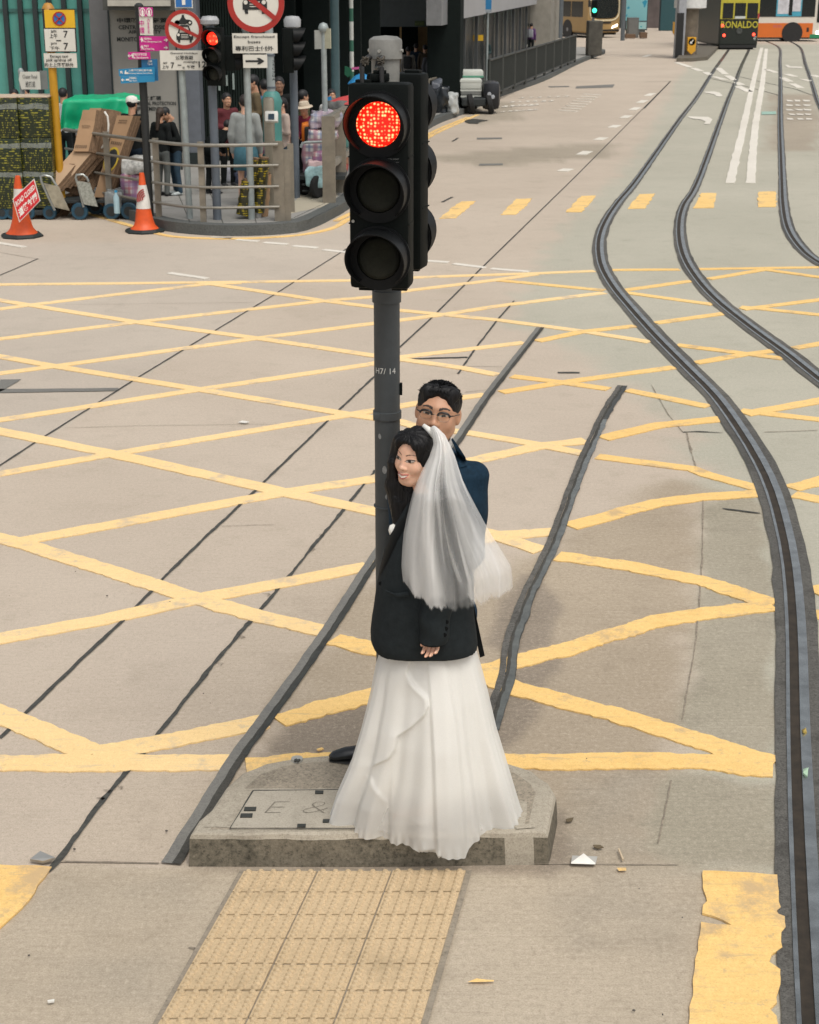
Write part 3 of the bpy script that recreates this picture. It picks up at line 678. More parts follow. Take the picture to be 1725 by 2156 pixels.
# ------------------------------------------------------------------ litter
def litter(name, px, m, label, cat, h=.006, z=0.0, lift=0.0):
    poly = [G(x, y, z) for x, y in px]; mb = MB()
    vs = [Vector((p.x, p.y, z + .012 + lift * (i % 2))) for i, p in enumerate(poly)]
    mb.prism(vs, (0, 0, h)); o = mb.build(name, m); return tag(o, label, cat)
M_PAPER = mat('paper_white', (.74, .72, .66), .7)
t = thing('paper_carton', G(*a6(345, 795)), 'flattened white paper carton lying on the road beside the traffic island', 'litter')
mb = MB(); mb.prism([G(x, y, .014) for x, y in mp(a6, (278, 770), (425, 775), (415, 818), (270, 813))], (0, 0, .004)); mb.build('flap', mat('grey_paper', (.42, .41, .38), .7), t)
mb = MB(); A = [G(x, y, .02) for x, y in mp(a6, (272, 813), (345, 775), (413, 817))]; A[1].z = .032; mb.prism(A, (0, .004, .004)); mb.build('folded_side', M_PAPER, t)
litter('wooden_stick', mp(a6, (545, 748), (553, 747), (579, 808), (570, 812)), mat('pale_wood', (.55, .44, .3), .7), 'thin pale wooden stick lying on the road beside the white carton', 'litter', .008)
litter('crumpled_leaf', mp(a6, (400, 722), (440, 722), (462, 735), (430, 742), (405, 735)), mat('dry_leaf', (.12, .09, .05), .8), 'dark dry leaf on the road behind the white carton', 'litter', .004)
litter('crumpled_leaf', mp(a6, (240, 570), (285, 560), (275, 580), (245, 585)), mat('dry_leaf', (.12, .09, .05), .8), 'small dark dry leaf on the road beside the island kerb', 'litter', .004)
litter('metal_scrap', mp(a7, (175, 800), (235, 768), (300, 785), (320, 805), (250, 812)), mat('bare_metal', (.55, .54, .5), .35, .8), 'torn grey metal scrap stuck in the open road joint', 'litter', .012, 0, .012)
litter('paper_scrap', mp(a7, (275, 1607), (315, 1600), (313, 1612), (278, 1617)), M_PAPER, 'small white paper scrap on the grey crossing apron', 'litter')
litter('gold_wrapper', mp(a6, (1622, 52), (1645, 50), (1652, 66), (1630, 72)), mat('gold_foil', (.7, .5, .12), .3, .7), 'crumpled gold foil wrapper in the tram rail groove', 'litter', .01, 0, .01)
litter('green_wrapper', mp(a6, (1630, 282), (1660, 285), (1655, 325), (1628, 315)), mat('green_foil', (.35, .5, .36), .5), 'pale green wrapper in the tram rail groove', 'litter', .01, 0, .01)
litter('white_wrapper', mp(a1, (1028, 858), (1045, 852), (1076, 856), (1060, 861)), M_PAPER, 'white paper wrapper on the concrete inside the yellow box', 'litter')
litter('yellow_paper_slip', mp(a5, (735, 105), (755, 98), (762, 103), (742, 110)), M_YELLOW, 'small yellow slip on the road behind the traffic island', 'litter')
mb = MB()
for k in range(26):
    x = random.uniform(20, 1640); y = random.uniform(1100, 2150); p = G(x, y); r = random.uniform(.0015, .005)
    if abs(x - 780) < 400 and 1570 < y < 1830: continue
    mb.box((p.x, p.y, .012 + r * .3), (r * 2, r * 1.6, r), rz=random.random() * 3)
tag(mb.build('grit', mat('grit_dark', (.10, .09, .075), .9, var=.6)), kind='stuff')
# ------------------------------------------------------------------ traffic signals
M_BLK = mat('signal_black', (.0048, .0066, .0060), .6, var=.3, scale=9, bump=.05, spec=.10)
M_BLK2 = mat('visor_black', (.006, .0068, .0072), .5, var=.25, scale=12, spec=.18)
M_POLE = mat('pole_grey', (.048, .055, .058), .6, var=.25, scale=5, bump=.12)
M_POLECAP = mat('pole_cap_grey', (.20, .20, .185), .6, var=.25, scale=9, bump=.15)
M_DLENS = mat('dark_lens', (.018, .02, .014), .3, var=.35, scale=60, bump=.6, spec=.3)
M_BOLT = mat('bolt_steel', (.42, .42, .39), .4, .6)
M_CABLE = mat('cable_black', (.012, .012, .012), .5)
def lit_lens(name, base, hot, strength, scale):
    m, nt, nd, lk, p = new_mat(name)
    tc = N(nd, 'ShaderNodeTexCoord'); vo = N(nd, 'ShaderNodeTexVoronoi'); vo.inputs['Scale'].default_value = scale; vo.inputs['Randomness'].default_value = .45
    lk.new(tc.outputs['Object'], vo.inputs['Vector'])
    mr = N(nd, 'ShaderNodeMapRange'); mr.inputs[1].default_value = .45; mr.inputs[2].default_value = .12
    lk.new(vo.outputs['Distance'], mr.inputs[0])
    mx = N(nd, 'ShaderNodeMix'); mx.data_type = 'RGBA'; mx.inputs[6].default_value = rgba(base); mx.inputs[7].default_value = rgba(hot)
    lk.new(mr.outputs[0], mx.inputs[0]); lk.new(mx.outputs[2], p.inputs['Emission Color']); p.inputs['Emission Strength'].default_value = strength
    p.inputs['Base Color'].default_value = (.1, .005, .003, 1)
    return m
M_RED = lit_lens('red_led_lens', (.62, .006, .002), (1.0, .42, .16), 2.3, 74)
M_REDF = lit_lens('red_led_lens_far', (.9, .02, .008), (1.0, .30, .12), 2.4, 16)
M_GREENF = mat('green_led_lens', (.05, .9, .5), .4, var=.05, emit=2.0)

def signal_head(parent, M, w, h, d, lens_z, lens_r, lit, visor_len=.16, hi=True, redmat=None, name='signal_head'):
    """M maps local (x right, y into the head, z up) to world"""
    def tr(mb): mb.v = [tuple(M @ Vector(v)) for v in mb.v]; return mb
    mb = MB(); mb.box((0, d / 2, 0), (w, d, h), bev=.018 if hi else .01)
    for a, b in zip(lens_z[:-1], lens_z[1:]): mb.box((0, d * .42, (a + b) / 2), (w + .004, d * .8, .004))
    if hi:
        mb.box((-w * .28, d * .5, h / 2 + .004), (.06, .04, .012), bev=.003); mb.box((w * .3, d * .5, -h / 2 - .006), (.06, .03, .016), bev=.003); mb.box((-w * .25, d * .4, -h / 2 - .006), (.06, .03, .016), bev=.003)
    head = tr(mb).build(name, M_BLK, parent, smooth=30)
    for i, z in enumerate(lens_z):
        Mz = Matrix.Translation((0, 0, z)) @ Matrix.Rotation(R(90), 4, 'X')
        n = 32 if hi else 16
        mb = MB(); mb.lathe([(lens_r * 1.0, -.002), (lens_r * .985, .008), (lens_r * .8, .017), (lens_r * .45, .024), (0, .027)], n=n, M=Mz, close=False)
        tr(mb).build('lens', (redmat or M_RED) if i == lit else M_DLENS, head, smooth='all')
        # hood: a shell open underneath, cut back on its slant
        r = lens_r * 1.38; t = .004; vs = []; k = 30 if hi else 14; g0, g1 = R(-52), R(232)
        for q in range(k + 1):
            a = g0 + (g1 - g0) * q / k
            s = max(0.0, math.sin(a)); L = visor_len * (.30 + .70 * ((math.sin(a) + .79) / 1.79) ** .8)
            for rr, yy in ((r, -.001), (r * 1.0, -L), (r - t, -L), (r - t, -.001)):
                vs.append((rr * math.cos(a), yy - .0, z + rr * math.sin(a)))
        fs = [(q * 4 + e, q * 4 + (e + 1) % 4, q * 4 + 4 + (e + 1) % 4, q * 4 + 4 + e) for q in range(k) for e in range(4)] + [(0, 1, 2, 3), (k * 4, k * 4 + 3, k * 4 + 2, k * 4 + 1)]
        mb = MB(); mb.add(vs, fs); tr(mb).build('visor', M_BLK2, head, smooth=40)
        if hi:
            mb = MB(); mb.lathe([(r * 1.08, 0), (r * 1.08, -.008), (lens_r * 1.03, -.008), (lens_r * 1.0, -.002)], n=32, M=Mz @ Matrix.Rotation(R(180), 4, 'X') @ Matrix.Rotation(R(180), 4, 'X'), close=False)
            mb.v = [(v[0], -abs(v[1]), v[2]) for v in mb.v]; tr(mb).build('lens_ring', M_BLK2, head, smooth=40)
    return head

# the near signal on the traffic island
PY = 6.22
pb = W(819, 1590, PY); px_ = pb.x
sig = thing('traffic_signal', (px_, PY, ZI), 'tall traffic signal with lit red light on the island beside the couple', 'traffic light')
ztop = W(817, 100, PY).z; zn = W(817, 118, PY).z
PR = .0525
mb = MB(); mb.tube([(px_, PY, ZI), (px_, PY, ztop)], PR, 40); mb.build('pole', M_POLE, sig, smooth=60)
mb = MB(); zc0 = W(817, 130, PY - .03).z; zc = W(817, 74, PY).z; mb.lathe([(PR * 1.03, zc0 - .1 - 0), (PR * 1.03, zc0 + .04)], (px_, PY, 0), 32, close=False); mb.build('pole_sleeve', M_POLECAP, sig, smooth=60)
mb = MB(); mb.lathe([(.0635, zc - .085), (.0635, zc - .02), (.061, zc - .014), (.045, zc - .004), (0, zc)], (px_, PY, 0), 40); mb.build('pole_cap', M_POLECAP, sig, smooth=30)
for a in (250, 340, 160):
    mb = MB(); mb.tube([(px_ + .062 * math.cos(R(a)), PY + .062 * math.sin(R(a)), zc - .055), (px_ + .071 * math.cos(R(a)), PY + .071 * math.sin(R(a)), zc - .055)], .006, 8); mb.build('cap_bolt', M_BOLT, sig)
# clamps
for py_, hh, name in ((879, .034, 'clamp_band'), (1072, .008, 'clamp_band'), (628, .05, 'pole_collar')):
    z = W(819, py_, PY - PR).z; mb = MB()
    mb.lathe([(PR, z - hh / 2), (PR + .006, z - hh / 2 + .002), (PR + .006, z + hh / 2 - .002), (PR, z + hh / 2)], (px_, PY, 0), 40, close=False)
    if py_ == 879: mb.box((px_ - PR * .8, PY - .035, z), (.03, .03, .03), bev=.004)
    mb.build(name, M_POLE, sig, smooth=40)
mb = MB(); z = W(846, 850, PY).z; mb.box((px_ + PR + .004, PY - .005, W(846, 818, PY).z), (.012, .02, .05), bev=.003); mb.build('buckle', M_BLK, sig)
# painted pole number wrapped round the tube
v, f = text_pts('H7/ 14', -.004); x0 = min(p[0] for p in v); x1 = max(p[0] for p in v); hgt = max(p[1] for p in v)
zt = W(817, 788, PY - PR).z; mb = MB(); wd = .088
ac = R(-92)
mb.add([(px_ + (PR + .0012) * math.cos(ac - .1 + (p[0] - (x0 + x1) / 2) / (x1 - x0) * wd / PR), PY + (PR + .0012) * math.sin(ac - .1 + (p[0] - (x0 + x1) / 2) / (x1 - x0) * wd / PR), zt + p[1] / hgt * .024) for p in v], f)
mb.build('lettering', mat('stencil_white', (.62, .62, .58), .6), sig)
for k, (x, y, sx, sz) in enumerate(((810, 990, .016, .03), (816, 1046, .018, .02), (800, 920, .012, .02))):
    mb = MB(); z = W(x, y, PY - PR).z; a = math.asin(max(-1, min(1, (W(x, y, PY - PR).x - px_) / PR))) - R(90)
    pts = []
    for q in range(9):
        t = 2 * math.pi * q / 9; rr = 1 + .35 * mnoise.noise(Vector((q * 1.7, k, 3))); aa = a + math.cos(t) * sx * rr / PR * .6
        pts.append((px_ + (PR + .0011) * math.cos(aa), PY + (PR + .0011) * math.sin(aa), z + math.sin(t) * sz * rr * .6))
    mb.add(pts, [tuple(range(9))]); mb.build('sticker_remnant', mat('sticker_grey', (.24, .245, .24), .6, var=.3, scale=40), sig, recalc=False)
# front head
YF = 5.99
cx, cz, w, h = rect(733, 180, 862, 613, YF)
zl = [W(792, y, YF).z for y in (262, 400, 543)]
M1 = Matrix.Translation((cx, YF, cz)) @ Matrix.Rotation(R(-9), 4, 'Z')
signal_head(sig, M1, w, h, .13, [z - cz for z in zl], .083, 0)
# side head looking away down the side street
n = Vector((math.sin(R(16)), math.cos(R(16)), 0)); c2 = Vector((px_ + .062, PY + .115, cz + .03))
M2 = Matrix.Translation(c2) @ Matrix.Rotation(R(164), 4, 'Z')
signal_head(sig, M2, .225, h * .985, .12, [z - cz for z in zl], .083, 9, name='signal_head')
# mounting hardware above the heads
mb = MB(); zt = cz + h / 2
mb.box((px_ - .02, YF + .10, zt + .016), (.072, .06, .028), bev=.006); mb.box((px_ - .02, YF + .10, zt + .036), (.05, .03, .012), bev=.004); mb.build('bracket', M_BLK, sig, smooth=30)
mb = MB(); mb.tube([(px_ - .02, YF + .10, zt + .03), (px_ - .022, YF + .1, zt + .055)], .009, 8); mb.build('bracket_bolt', M_BOLT, sig)
for dx, top in ((-.085, (767, 128)), (-.012, (800, 125))):
    p0 = Vector((px_ + dx, YF + .06, zt)); p2 = W(top[0], top[1], PY - .07)
    mb = MB(); mb.tube([p0, p0 + Vector((.0, 0, .05)), p2 + Vector((-.012, -.01, -.03)), p2, p2 + Vector((.02, .03, .012))], [.0095, .0095, .009, .013, .012], 10); mb.build('cable', M_CABLE, sig, smooth=50)
    mb = MB()
    for k in range(7):
        a = random.random() * 6; mb.tube([p2 + Vector((.004 * k - .012, -.012, .0)), p2 + Vector((.012 * math.cos(a), -.02, .018 * math.sin(a))), p2 + Vector((.016, -.006, .012 * math.cos(a)))], .004, 6)
    mb.build('cable_tie', mat('tape_brown', (.07, .06, .045), .6, var=.5, scale=60), sig, smooth=60)
mb = MB(); text_into(mb, 'LED SIGNAL LIGHT', M1 @ Vector((.012, -.0012, zl[0] - cz - .128)), M1.to_3x3() @ Vector((1, 0, 0)), (0, 0, 1), .066, .0055, .0); mb.build('lettering', mat('label_grey', (.25, .25, .24), .6), sig); mb = MB()
text_into(mb, 'made for road use', M1 @ Vector((.012, -.0012, zl[0] - cz - .138)), M1.to_3x3() @ Vector((1, 0, 0)), (0, 0, 1), .066, .004, 0); mb.build('lettering', mat('label_grey', (.25, .25, .24), .6), sig)
for z in (-.09, -.225, .12):
    mb = MB(); x = -w / 2 + .016; mb.tube([M1 @ Vector((x, .0, z + .1)), M1 @ Vector((x, -.004, z + .1))], .006, 8); mb.build('screw', M_BOLT, sig)
# ------------------------------------------------------------------ people: shared pieces
def proj(P):
    d = Vector(P) - Vector((0, 0, HC)); t = d.y * CT - d.z * ST
    return CX + F * d.x / t, CY - F * (d.y * ST + d.z * CT) / t
def skin_mat(name, col):
    m = mat(name, col, .5, var=.05, scale=30); p = m.node_tree.nodes['Principled BSDF']
    p.inputs['Subsurface Weight'].default_value = .12; p.inputs['Subsurface Radius'].default_value = (.02, .008, .004); p.inputs['Subsurface Scale'].default_value = .3
    return m
M_SKIN_F = skin_mat('skin_fair', (.72, .43, .30)); M_SKIN_M = skin_mat('skin_tan', (.50, .27, .165))
M_EYEW = mat('eye_white', (.36, .30, .26), .3, var=.03); M_IRIS = mat('iris_dark', (.015, .010, .008), .15); M_LASH = mat('brow_black', (.045, .032, .025), .7)
M_LIP = mat('lip_red', (.48, .13, .11), .38, var=.08, scale=40); M_LIPM = mat('lip_natural', (.40, .19, .14), .5); M_TEETH = mat('teeth', (.70, .64, .55), .3, var=.03)
M_NOSTRIL = mat('nostril_shade', (.16, .06, .04), .8); M_BLUSH = skin_mat('skin_flush', (.62, .31, .21))
def hair_mat(name, col):
    m, nt, nd, lk, p = new_mat(name)
    tc = N(nd, 'ShaderNodeTexCoord'); mpn = N(nd, 'ShaderNodeMapping'); mpn.inputs['Scale'].default_value = (160, 160, 14)
    nz = N(nd, 'ShaderNodeTexNoise'); nz.inputs['Scale'].default_value = 1; nz.inputs['Detail'].default_value = 3
    lk.new(tc.outputs['Object'], mpn.inputs['Vector']); lk.new(mpn.outputs['Vector'], nz.inputs['Vector'])
    cr = N(nd, 'ShaderNodeValToRGB'); cr.color_ramp.elements[0].position = .35; cr.color_ramp.elements[1].position = .75
    cr.color_ramp.elements[0].color = rgba([c * .5 for c in col]); cr.color_ramp.elements[1].color = rgba([c * 2.2 for c in col])
    lk.new(nz.outputs['Fac'], cr.inputs['Fac']); lk.new(cr.outputs['Color'], p.inputs['Base Color']); p.inputs['Roughness'].default_value = .5; p.inputs['Specular IOR Level'].default_value = .25
    b = N(nd, 'ShaderNodeBump'); b.inputs['Strength'].default_value = .6; b.inputs['Distance'].default_value = .004
    lk.new(nz.outputs['Fac'], b.inputs['Height']); lk.new(b.outputs['Normal'], p.inputs['Normal'])
    return m
M_HAIR = hair_mat('hair_black', (.0058, .0056, .0062))

def head_sdf(P, fem=True):
    """face looks along -y, z up, origin between the ears; metres for an average head"""
    X = np.abs(P[:, 0]); Q = np.stack([X, P[:, 1], P[:, 2]], 1)
    d = d_ell(P, (0, .012, .030), (.074, .094, .084) if fem else (.078, .094, .078))
    d = sm(d, d_ell(P, (0, -.022, -.030), (.0615, .066, .082) if fem else (.067, .067, .084)), .03)
    d = sm(d, d_ell(P, (0, -.056, -.092), (.021 if fem else .032, .022, .017 if fem else .02)), .04)
    d = sm(d, d_cap(Q, (.046, .0, -.055), (.018, -.055, -.094), .015 if fem else .022, .013), .035)
    d = sm(d, d_ell(Q, (.034, -.057, -.028), (.026, .021, .024) if fem else (.027, .021, .024)), .022)
    if not fem: d = sm(d, d_cap(Q, (.0, -.080, .030), (.040, -.066, .028), .010), .018)
    d = smsub(d, d_ell(Q, (.031, -.0965, .008), (.019, .012, .0115)), .014)
    d = sm(d, d_ell(Q, (.031, -.068, .006), (.0175, .0140, .0105)), .004)
    d = sm(d, d_cap(Q, (.017, -.0815, .0135), (.044, -.071, .0125), .0024, .002), .004)   # upper lid
    nb = .0 if fem else .004
    d = sm(d, d_cap(P, (0, -.079 - nb, .010), (0, -.093 - nb, -.022), .0055, .0088), .014)
    d = sm(d, d_ell(P, (0, -.095 - nb, -.0265), (.0108, .0105, .0088)), .009)
    d = sm(d, d_ell(Q, (.0128, -.086 - nb * .7, -.0300), (.0078, .010, .0072)), .007)
    # lips
    d = sm(d, d_ell(P, (0, -.080, -.064), (.027, .016, .017)), .014)
    d = sm(d, d_cap(Q, (0, -.0935, -.0555), (.023, -.079, -.0560), .0046, .003), .005)
    d = sm(d, d_cap(Q, (0, -.0925, -.0730), (.020, -.080, -.064), .0056, .003), .005)
    d = smsub(d, d_cap(Q, (0, -.101, -.0640), (.022, -.086, -.0590), .0034, .002), .003)
    # ears
    rot = Matrix.Rotation(R(-14), 3, 'Z'); rt = np.array(rot)
    e = d_ell(Q, (.078, .012, -.004), (.010, .02, .031), rt)
    e = smsub(e, d_ell(Q, (.087, .004, .0), (.006, .011, .018), rt), .006)
    d = sm(d, e, .006)
    d = sm(d, d_cap(P, (0, .018, -.075), (0, .03, -.17), .047 if fem else .056, .05 if fem else .06), .02)
    return d
def head_mats(C, fem=True):
    """0 skin 1 eye white 2 iris 3 brow/lash 4 lip 5 teeth 6 nostril 7 flush"""
    x, y, z = C[:, 0], C[:, 1], C[:, 2]; X = np.abs(x); f = y < -.045
    m = np.zeros(len(C), int)
    pass
    u = (X - .031) / .0175; tilt = .0022 * u
    op = .0060 if fem else .0044
    top = .006 + tilt + op * np.sqrt(np.maximum(0, 1 - u * u)); bot = .006 + tilt - op * .8 * np.sqrt(np.maximum(0, 1 - u * u))
    eye = f & (np.abs(u) < 1) & (z < top) & (z > bot); m[eye] = 1
    ix = .031 + (-.002 if fem else .0) * np.sign(x)
    m[eye & ((X - ix) ** 2 + (z - .0068) ** 2 < .0078 ** 2)] = 2
    lash = f & (np.abs(u) < 1.22) & (z >= top - .0004) & (z < top + (.0034 if fem else .0026)); m[lash] = 3
    if fem: m[f & (np.abs(u) < .9) & (z <= bot) & (z > bot - .0012)] = 3
    v = (X - .012) / .04
    bz = .0275 + .0065 * np.sin(np.clip(v, 0, 1) * 2.9) ; th = (.0024 if fem else .0056) * (1 - .55 * np.clip(v, 0, 1))
    m[f & (v > 0) & (v < 1) & (np.abs(z - bz) < th)] = 3
    zc = -.0645 + 14.0 * X * X
    ml = f & (X < .0285)
    k = np.sqrt(np.maximum(0, 1 - (X / .0285) ** 2))
    m[ml & (z > zc - .0125 * k) & (z < zc + .0115 * k)] = 4
    if fem: m[ml & (X < .0235) & (z > zc - .0050 * k) & (z < zc + .0042 * k)] = 5
    m[f & (((X - .0075) / .0042) ** 2 + ((z + .0350) / .0026) ** 2 < 1) & (y < -.08)] = 6
    return m
def raw(fn, lo, hi, h, M=None, matfn=None, mi=0):
    v, q = surface_nets(fn, lo, hi, h)
    ids = matfn(v[q].mean(1)) if matfn else np.full(len(q), mi)
    if M is not None:
        A = np.array(M); v = v @ A[:3, :3].T + A[:3, 3]
    return v, q, ids
def merge_obj(name, parts, mats, parent):
    V, Q, I = [], [], []; o = 0
    for v, q, i in parts: V.append(v); Q.append(q + o); I.append(i); o += len(v)
    v = np.concatenate(V) - np.array(root_of(parent).location); q = np.concatenate(Q); i = np.concatenate(I)
    me = bpy.data.meshes.new(name); me.from_pydata(v.tolist(), [], q.tolist())
    for m in mats: me.materials.append(m)
    me.polygons.foreach_set('material_index', i.astype(np.int32)); me.polygons.foreach_set('use_smooth', [True] * len(q)); me.update()
    return link(name, me, parent)
def hand_raw(wrist, palm_dir, spread, curl, h=.003, size=1.0, thumb=1):
    """a relaxed hand: unequal fingers that curl; wrist point, direction of the palm, direction across the knuckles, curl direction"""
    w = Vector(wrist); d = Vector(palm_dir).normalized(); s = Vector(spread); s = (s - d * s.dot(d)).normalized(); c = Vector(curl); c = (c - d * c.dot(d) - s * c.dot(s)).normalized()
    k = size; segs = []
    kn = w + d * .078 * k
    for i, (L, off) in enumerate(((.066, -.030), (.076, -.010), (.070, .010), (.054, .029))):
        p0 = kn + s * off * k - d * (.004 * abs(i - 1.3)); p1 = p0 + (d * .85 + c * .45).normalized() * L * .45 * k; p2 = p1 + (d * .45 + c * .9).normalized() * L * .33 * k; p3 = p2 + (d * .0 + c * 1 - s * 0).normalized() * L * .24 * k
        segs += [(w + s * off * .5 * k + d * .02, p0, .0115 * k, .0095 * k), (p0, p1, .0092 * k, .0082 * k), (p1, p2, .0082 * k, .0074 * k), (p2, p3, .0072 * k, .006 * k)]
    t0 = w + d * .025 * k - s * .024 * k * thumb; t1 = t0 + (d * .8 - s * .45 * thumb + c * .35).normalized() * .036 * k; t2 = t1 + (d * .9 + c * .4).normalized() * .028 * k
    segs += [(t0, t1, .0125 * k, .0105 * k), (t1, t2, .0105 * k, .0078 * k)]
    segs += [(w - d * .05, w + d * .02, .024 * k, .023 * k)]
    def fn(P):
        r = None
        for j, (a, b, r1, r2) in enumerate(segs):
            q = d_cap(P, a, b, r1, r2); r = q if r is None else sm(r, q, .004)
        return sm(r, d_cap(P, tuple(w + d * .03 * k), tuple(w + d * .065 * k), .0) - 0, .001) if False else r
    pts = [p for sg in segs for p in sg[:2]]
    lo = [min(p[i] for p in pts) - .035 for i in range(3)]; hi = [max(p[i] for p in pts) + .035 for i in range(3)]
    return raw(fn, lo, hi, h)

# ------------------------------------------------------------------ the bride
YB = 5.80
bride = thing('person', (W(893, 1730, YB).x, YB, ZI), 'smiling bride in white veil, dark blazer and long white skirt', 'person')
FM = [M_SKIN_F, M_EYEW, M_IRIS, M_LASH, M_LIP, M_TEETH, M_NOSTRIL, M_BLUSH]
hb = W(876, 960, YB)
MHB = Matrix.Translation(hb) @ Matrix.Rotation(R(-38), 4, 'Z') @ Matrix.Rotation(R(4), 4, 'Y') @ Matrix.Rotation(R(3), 4, 'X') @ Matrix.Scale(.915, 4)
parts = [raw(lambda P: head_sdf(P, True), (-.10, -.125, -.175), (.10, .125, .135), .0022, MHB, lambda C: head_mats(C, True))]
def prof(rows, Y, ry, dy=0.0):
    o = []
    for (py, xl, xr), r in zip(rows, ry):
        a, b = W(xl, py, Y), W(xr, py, Y); o.append((a.z, (a.x + b.x) / 2, Y + dy, (b.x - a.x) / 2, r))
    return o
JR = [(1034, 884, 940), (1046, 866, 962), (1060, 856, 978), (1078, 845, 988), (1119, 822, 996), (1149, 812, 998), (1198, 800, 998), (1259, 789, 998), (1300, 782, 1000), (1325, 781, 1002), (1342, 783, 1003), (1355, 789, 1004)]
JP = prof(JR, YB, [.05, .09, .13, .155, .175, .18, .18, .185, .19, .195, .195, .19])
sh, el, wr = W(945, 1088, YB - .13), W(927, 1215, YB - .19), W(912, 1352, YB - .215)
sh2, el2, wr2 = W(900, 1090, YB + .16), W(880, 1220, YB + .2), W(850, 1330, YB + .15)
zb = JP[-1][0]
def jacket(P):
    d = d_vase(P, JP)
    # soft drape: shallow folds
    d = d + .004 * np.sin(P[:, 2] * 21 + P[:, 0] * 14) * np.clip((1.25 - P[:, 2]) * 3, 0, 1)
    s = np.minimum(d_cap(P, sh, el, .072, .066), d_cap(P, el, wr, .066, .055))
    s = s + .0035 * np.sin(P[:, 2] * 48 + P[:, 0] * 30) * (P[:, 2] < sh.z - .04)
    s = np.maximum(s, (wr.z - P[:, 2]))
    d = sm(d, s, .014)
    return sm(d, np.minimum(d_cap(P, sh2, el2, .07, .062), d_cap(P, el2, wr2, .062, .055)), .02)
M_BLAZER = mat('charcoal_wool', (.017, .0215, .0235), .9, var=.18, scale=40, bump=.25, spec=.15)
M_LAPEL = mat('black_satin', (.004, .005, .0055), .7, spec=.12)
jk = sdf_obj('blazer', jacket, (hb.x - .38, YB - .36, zb - .04), (hb.x + .34, YB + .36, JP[0][0] + .1), .0075, M_BLAZER, bride)
JB = bvh_of(jk)
# body under the clothes: neck, trunk, legs; feet in shoes
nk = MHB @ Vector((0, .02, -.1)); fx = W(893, 1725, YB).x
def trunk(P):
    d = d_cap(P, nk, (JP[0][1], YB + .01, JP[0][0] - .06), .046, .05)
    d = sm(d, d_cap(P, (JP[3][1], YB, JP[3][0] - .1), (JP[7][1], YB, JP[7][0]), .09, .10), .05)
    for s in (-1, 1):
        d = sm(d, d_cap(P, (JP[7][1], YB + s * .08, JP[7][0]), (fx, YB + s * .08, .62), .07, .05), .03)
        d = sm(d, d_cap(P, (fx, YB + s * .09, .62), (fx + .02, YB + s * .09, .24), .052, .032), .02)
        d = sm(d, d_cap(P, (fx + .02, YB + s * .09, .22), (fx - .12, YB + s * .1, .19), .03, .02), .02)
    return d
parts.append(raw(trunk, (hb.x - .3, YB - .28, ZI), (hb.x + .3, YB + .28, hb.z - .03), .014))
parts.append(hand_raw(wr + Vector((.0, -.005, .060)), (-.05, .0, -1), (.95, -.35, 0), (-.7, .25, -.2), .003, .86))
merge_obj('body', parts, FM, bride)
for s in (-1, 1):
    mb = MB(); c = Vector((fx - .06, YB + s * .1, ZI)); mb.tube([c + Vector((.08, 0, .03)), c + Vector((.02, 0, .03)), c + Vector((-.05, 0, .022)), c + Vector((-.11, 0, .014))], [.03, .034, .036, .015], 12, flat=.7); mb.build('shoe', mat('white_satin', (.7, .69, .65), .4), bride, smooth=50)
# hair: parted, swept back under the veil, long on the far side
def hairf(P):
    d = d_ell(P, (0, .016, .028), (.088, .108, .098))
    d = sm(d, d_ell(P, (.035, -.03, .076), (.05, .05, .036)), .03); d = sm(d, d_ell(P, (-.035, -.03, .074), (.048, .05, .034)), .03)
    d = smsub(d, d_cap(P, (.004, -.11, .112), (.004, .02, .140), .004), .012)
    op = d_ell(P, (.004, -.118, -.022), (.074, .088, .116)); d = smsub(d, op, .012)
    d = np.maximum(d, -(P[:, 2] + .15))
    d = smsub(d, d_ell(P, (.03, -.13, -.09), (.085, .10, .075)), .012)
    d = sm(d, d_cap(P, (-.070, -.040, .045), (-.080, -.055, -.03), .022, .020), .02)
    d = sm(d, d_cap(P, (-.080, -.055, -.03), (-.078, -.050, -.14), .021, .03), .02)
    d = sm(d, d_cap(P, (-.078, -.050, -.14), (-.03, -.05, -.31), .034, .036), .02)
    d = sm(d, d_cap(P, (-.045, -.01, -.13), (.01, -.02, -.27), .045, .04), .02)
    d = sm(d, d_cap(P, (.074, -.006, .03), (.074, .010, -.05), .017, .02), .02)
    d = sm(d, d_cap(P, (.074, .012, -.05), (.05, .04, -.24), .022, .03), .02)
    d = sm(d, d_cap(P, (.03, .07, -.02), (.03, .085, -.26), .05, .05), .03)
    a = np.arctan2(P[:, 0], P[:, 1] + .05)
    return d + .0009 * np.sin(a * 60 + P[:, 2] * 40 + 2 * np.sin(P[:, 2] * 25)) + .0022 * np.sin(a * 13 + P[:, 2] * 18 + np.sin(P[:, 2] * 12))
hair = sdf_obj('hair', hairf, (-.13, -.14, -.36), (.13, .17, .16), .0032, M_HAIR, bride, MHB)
HBV = bvh_of(hair)
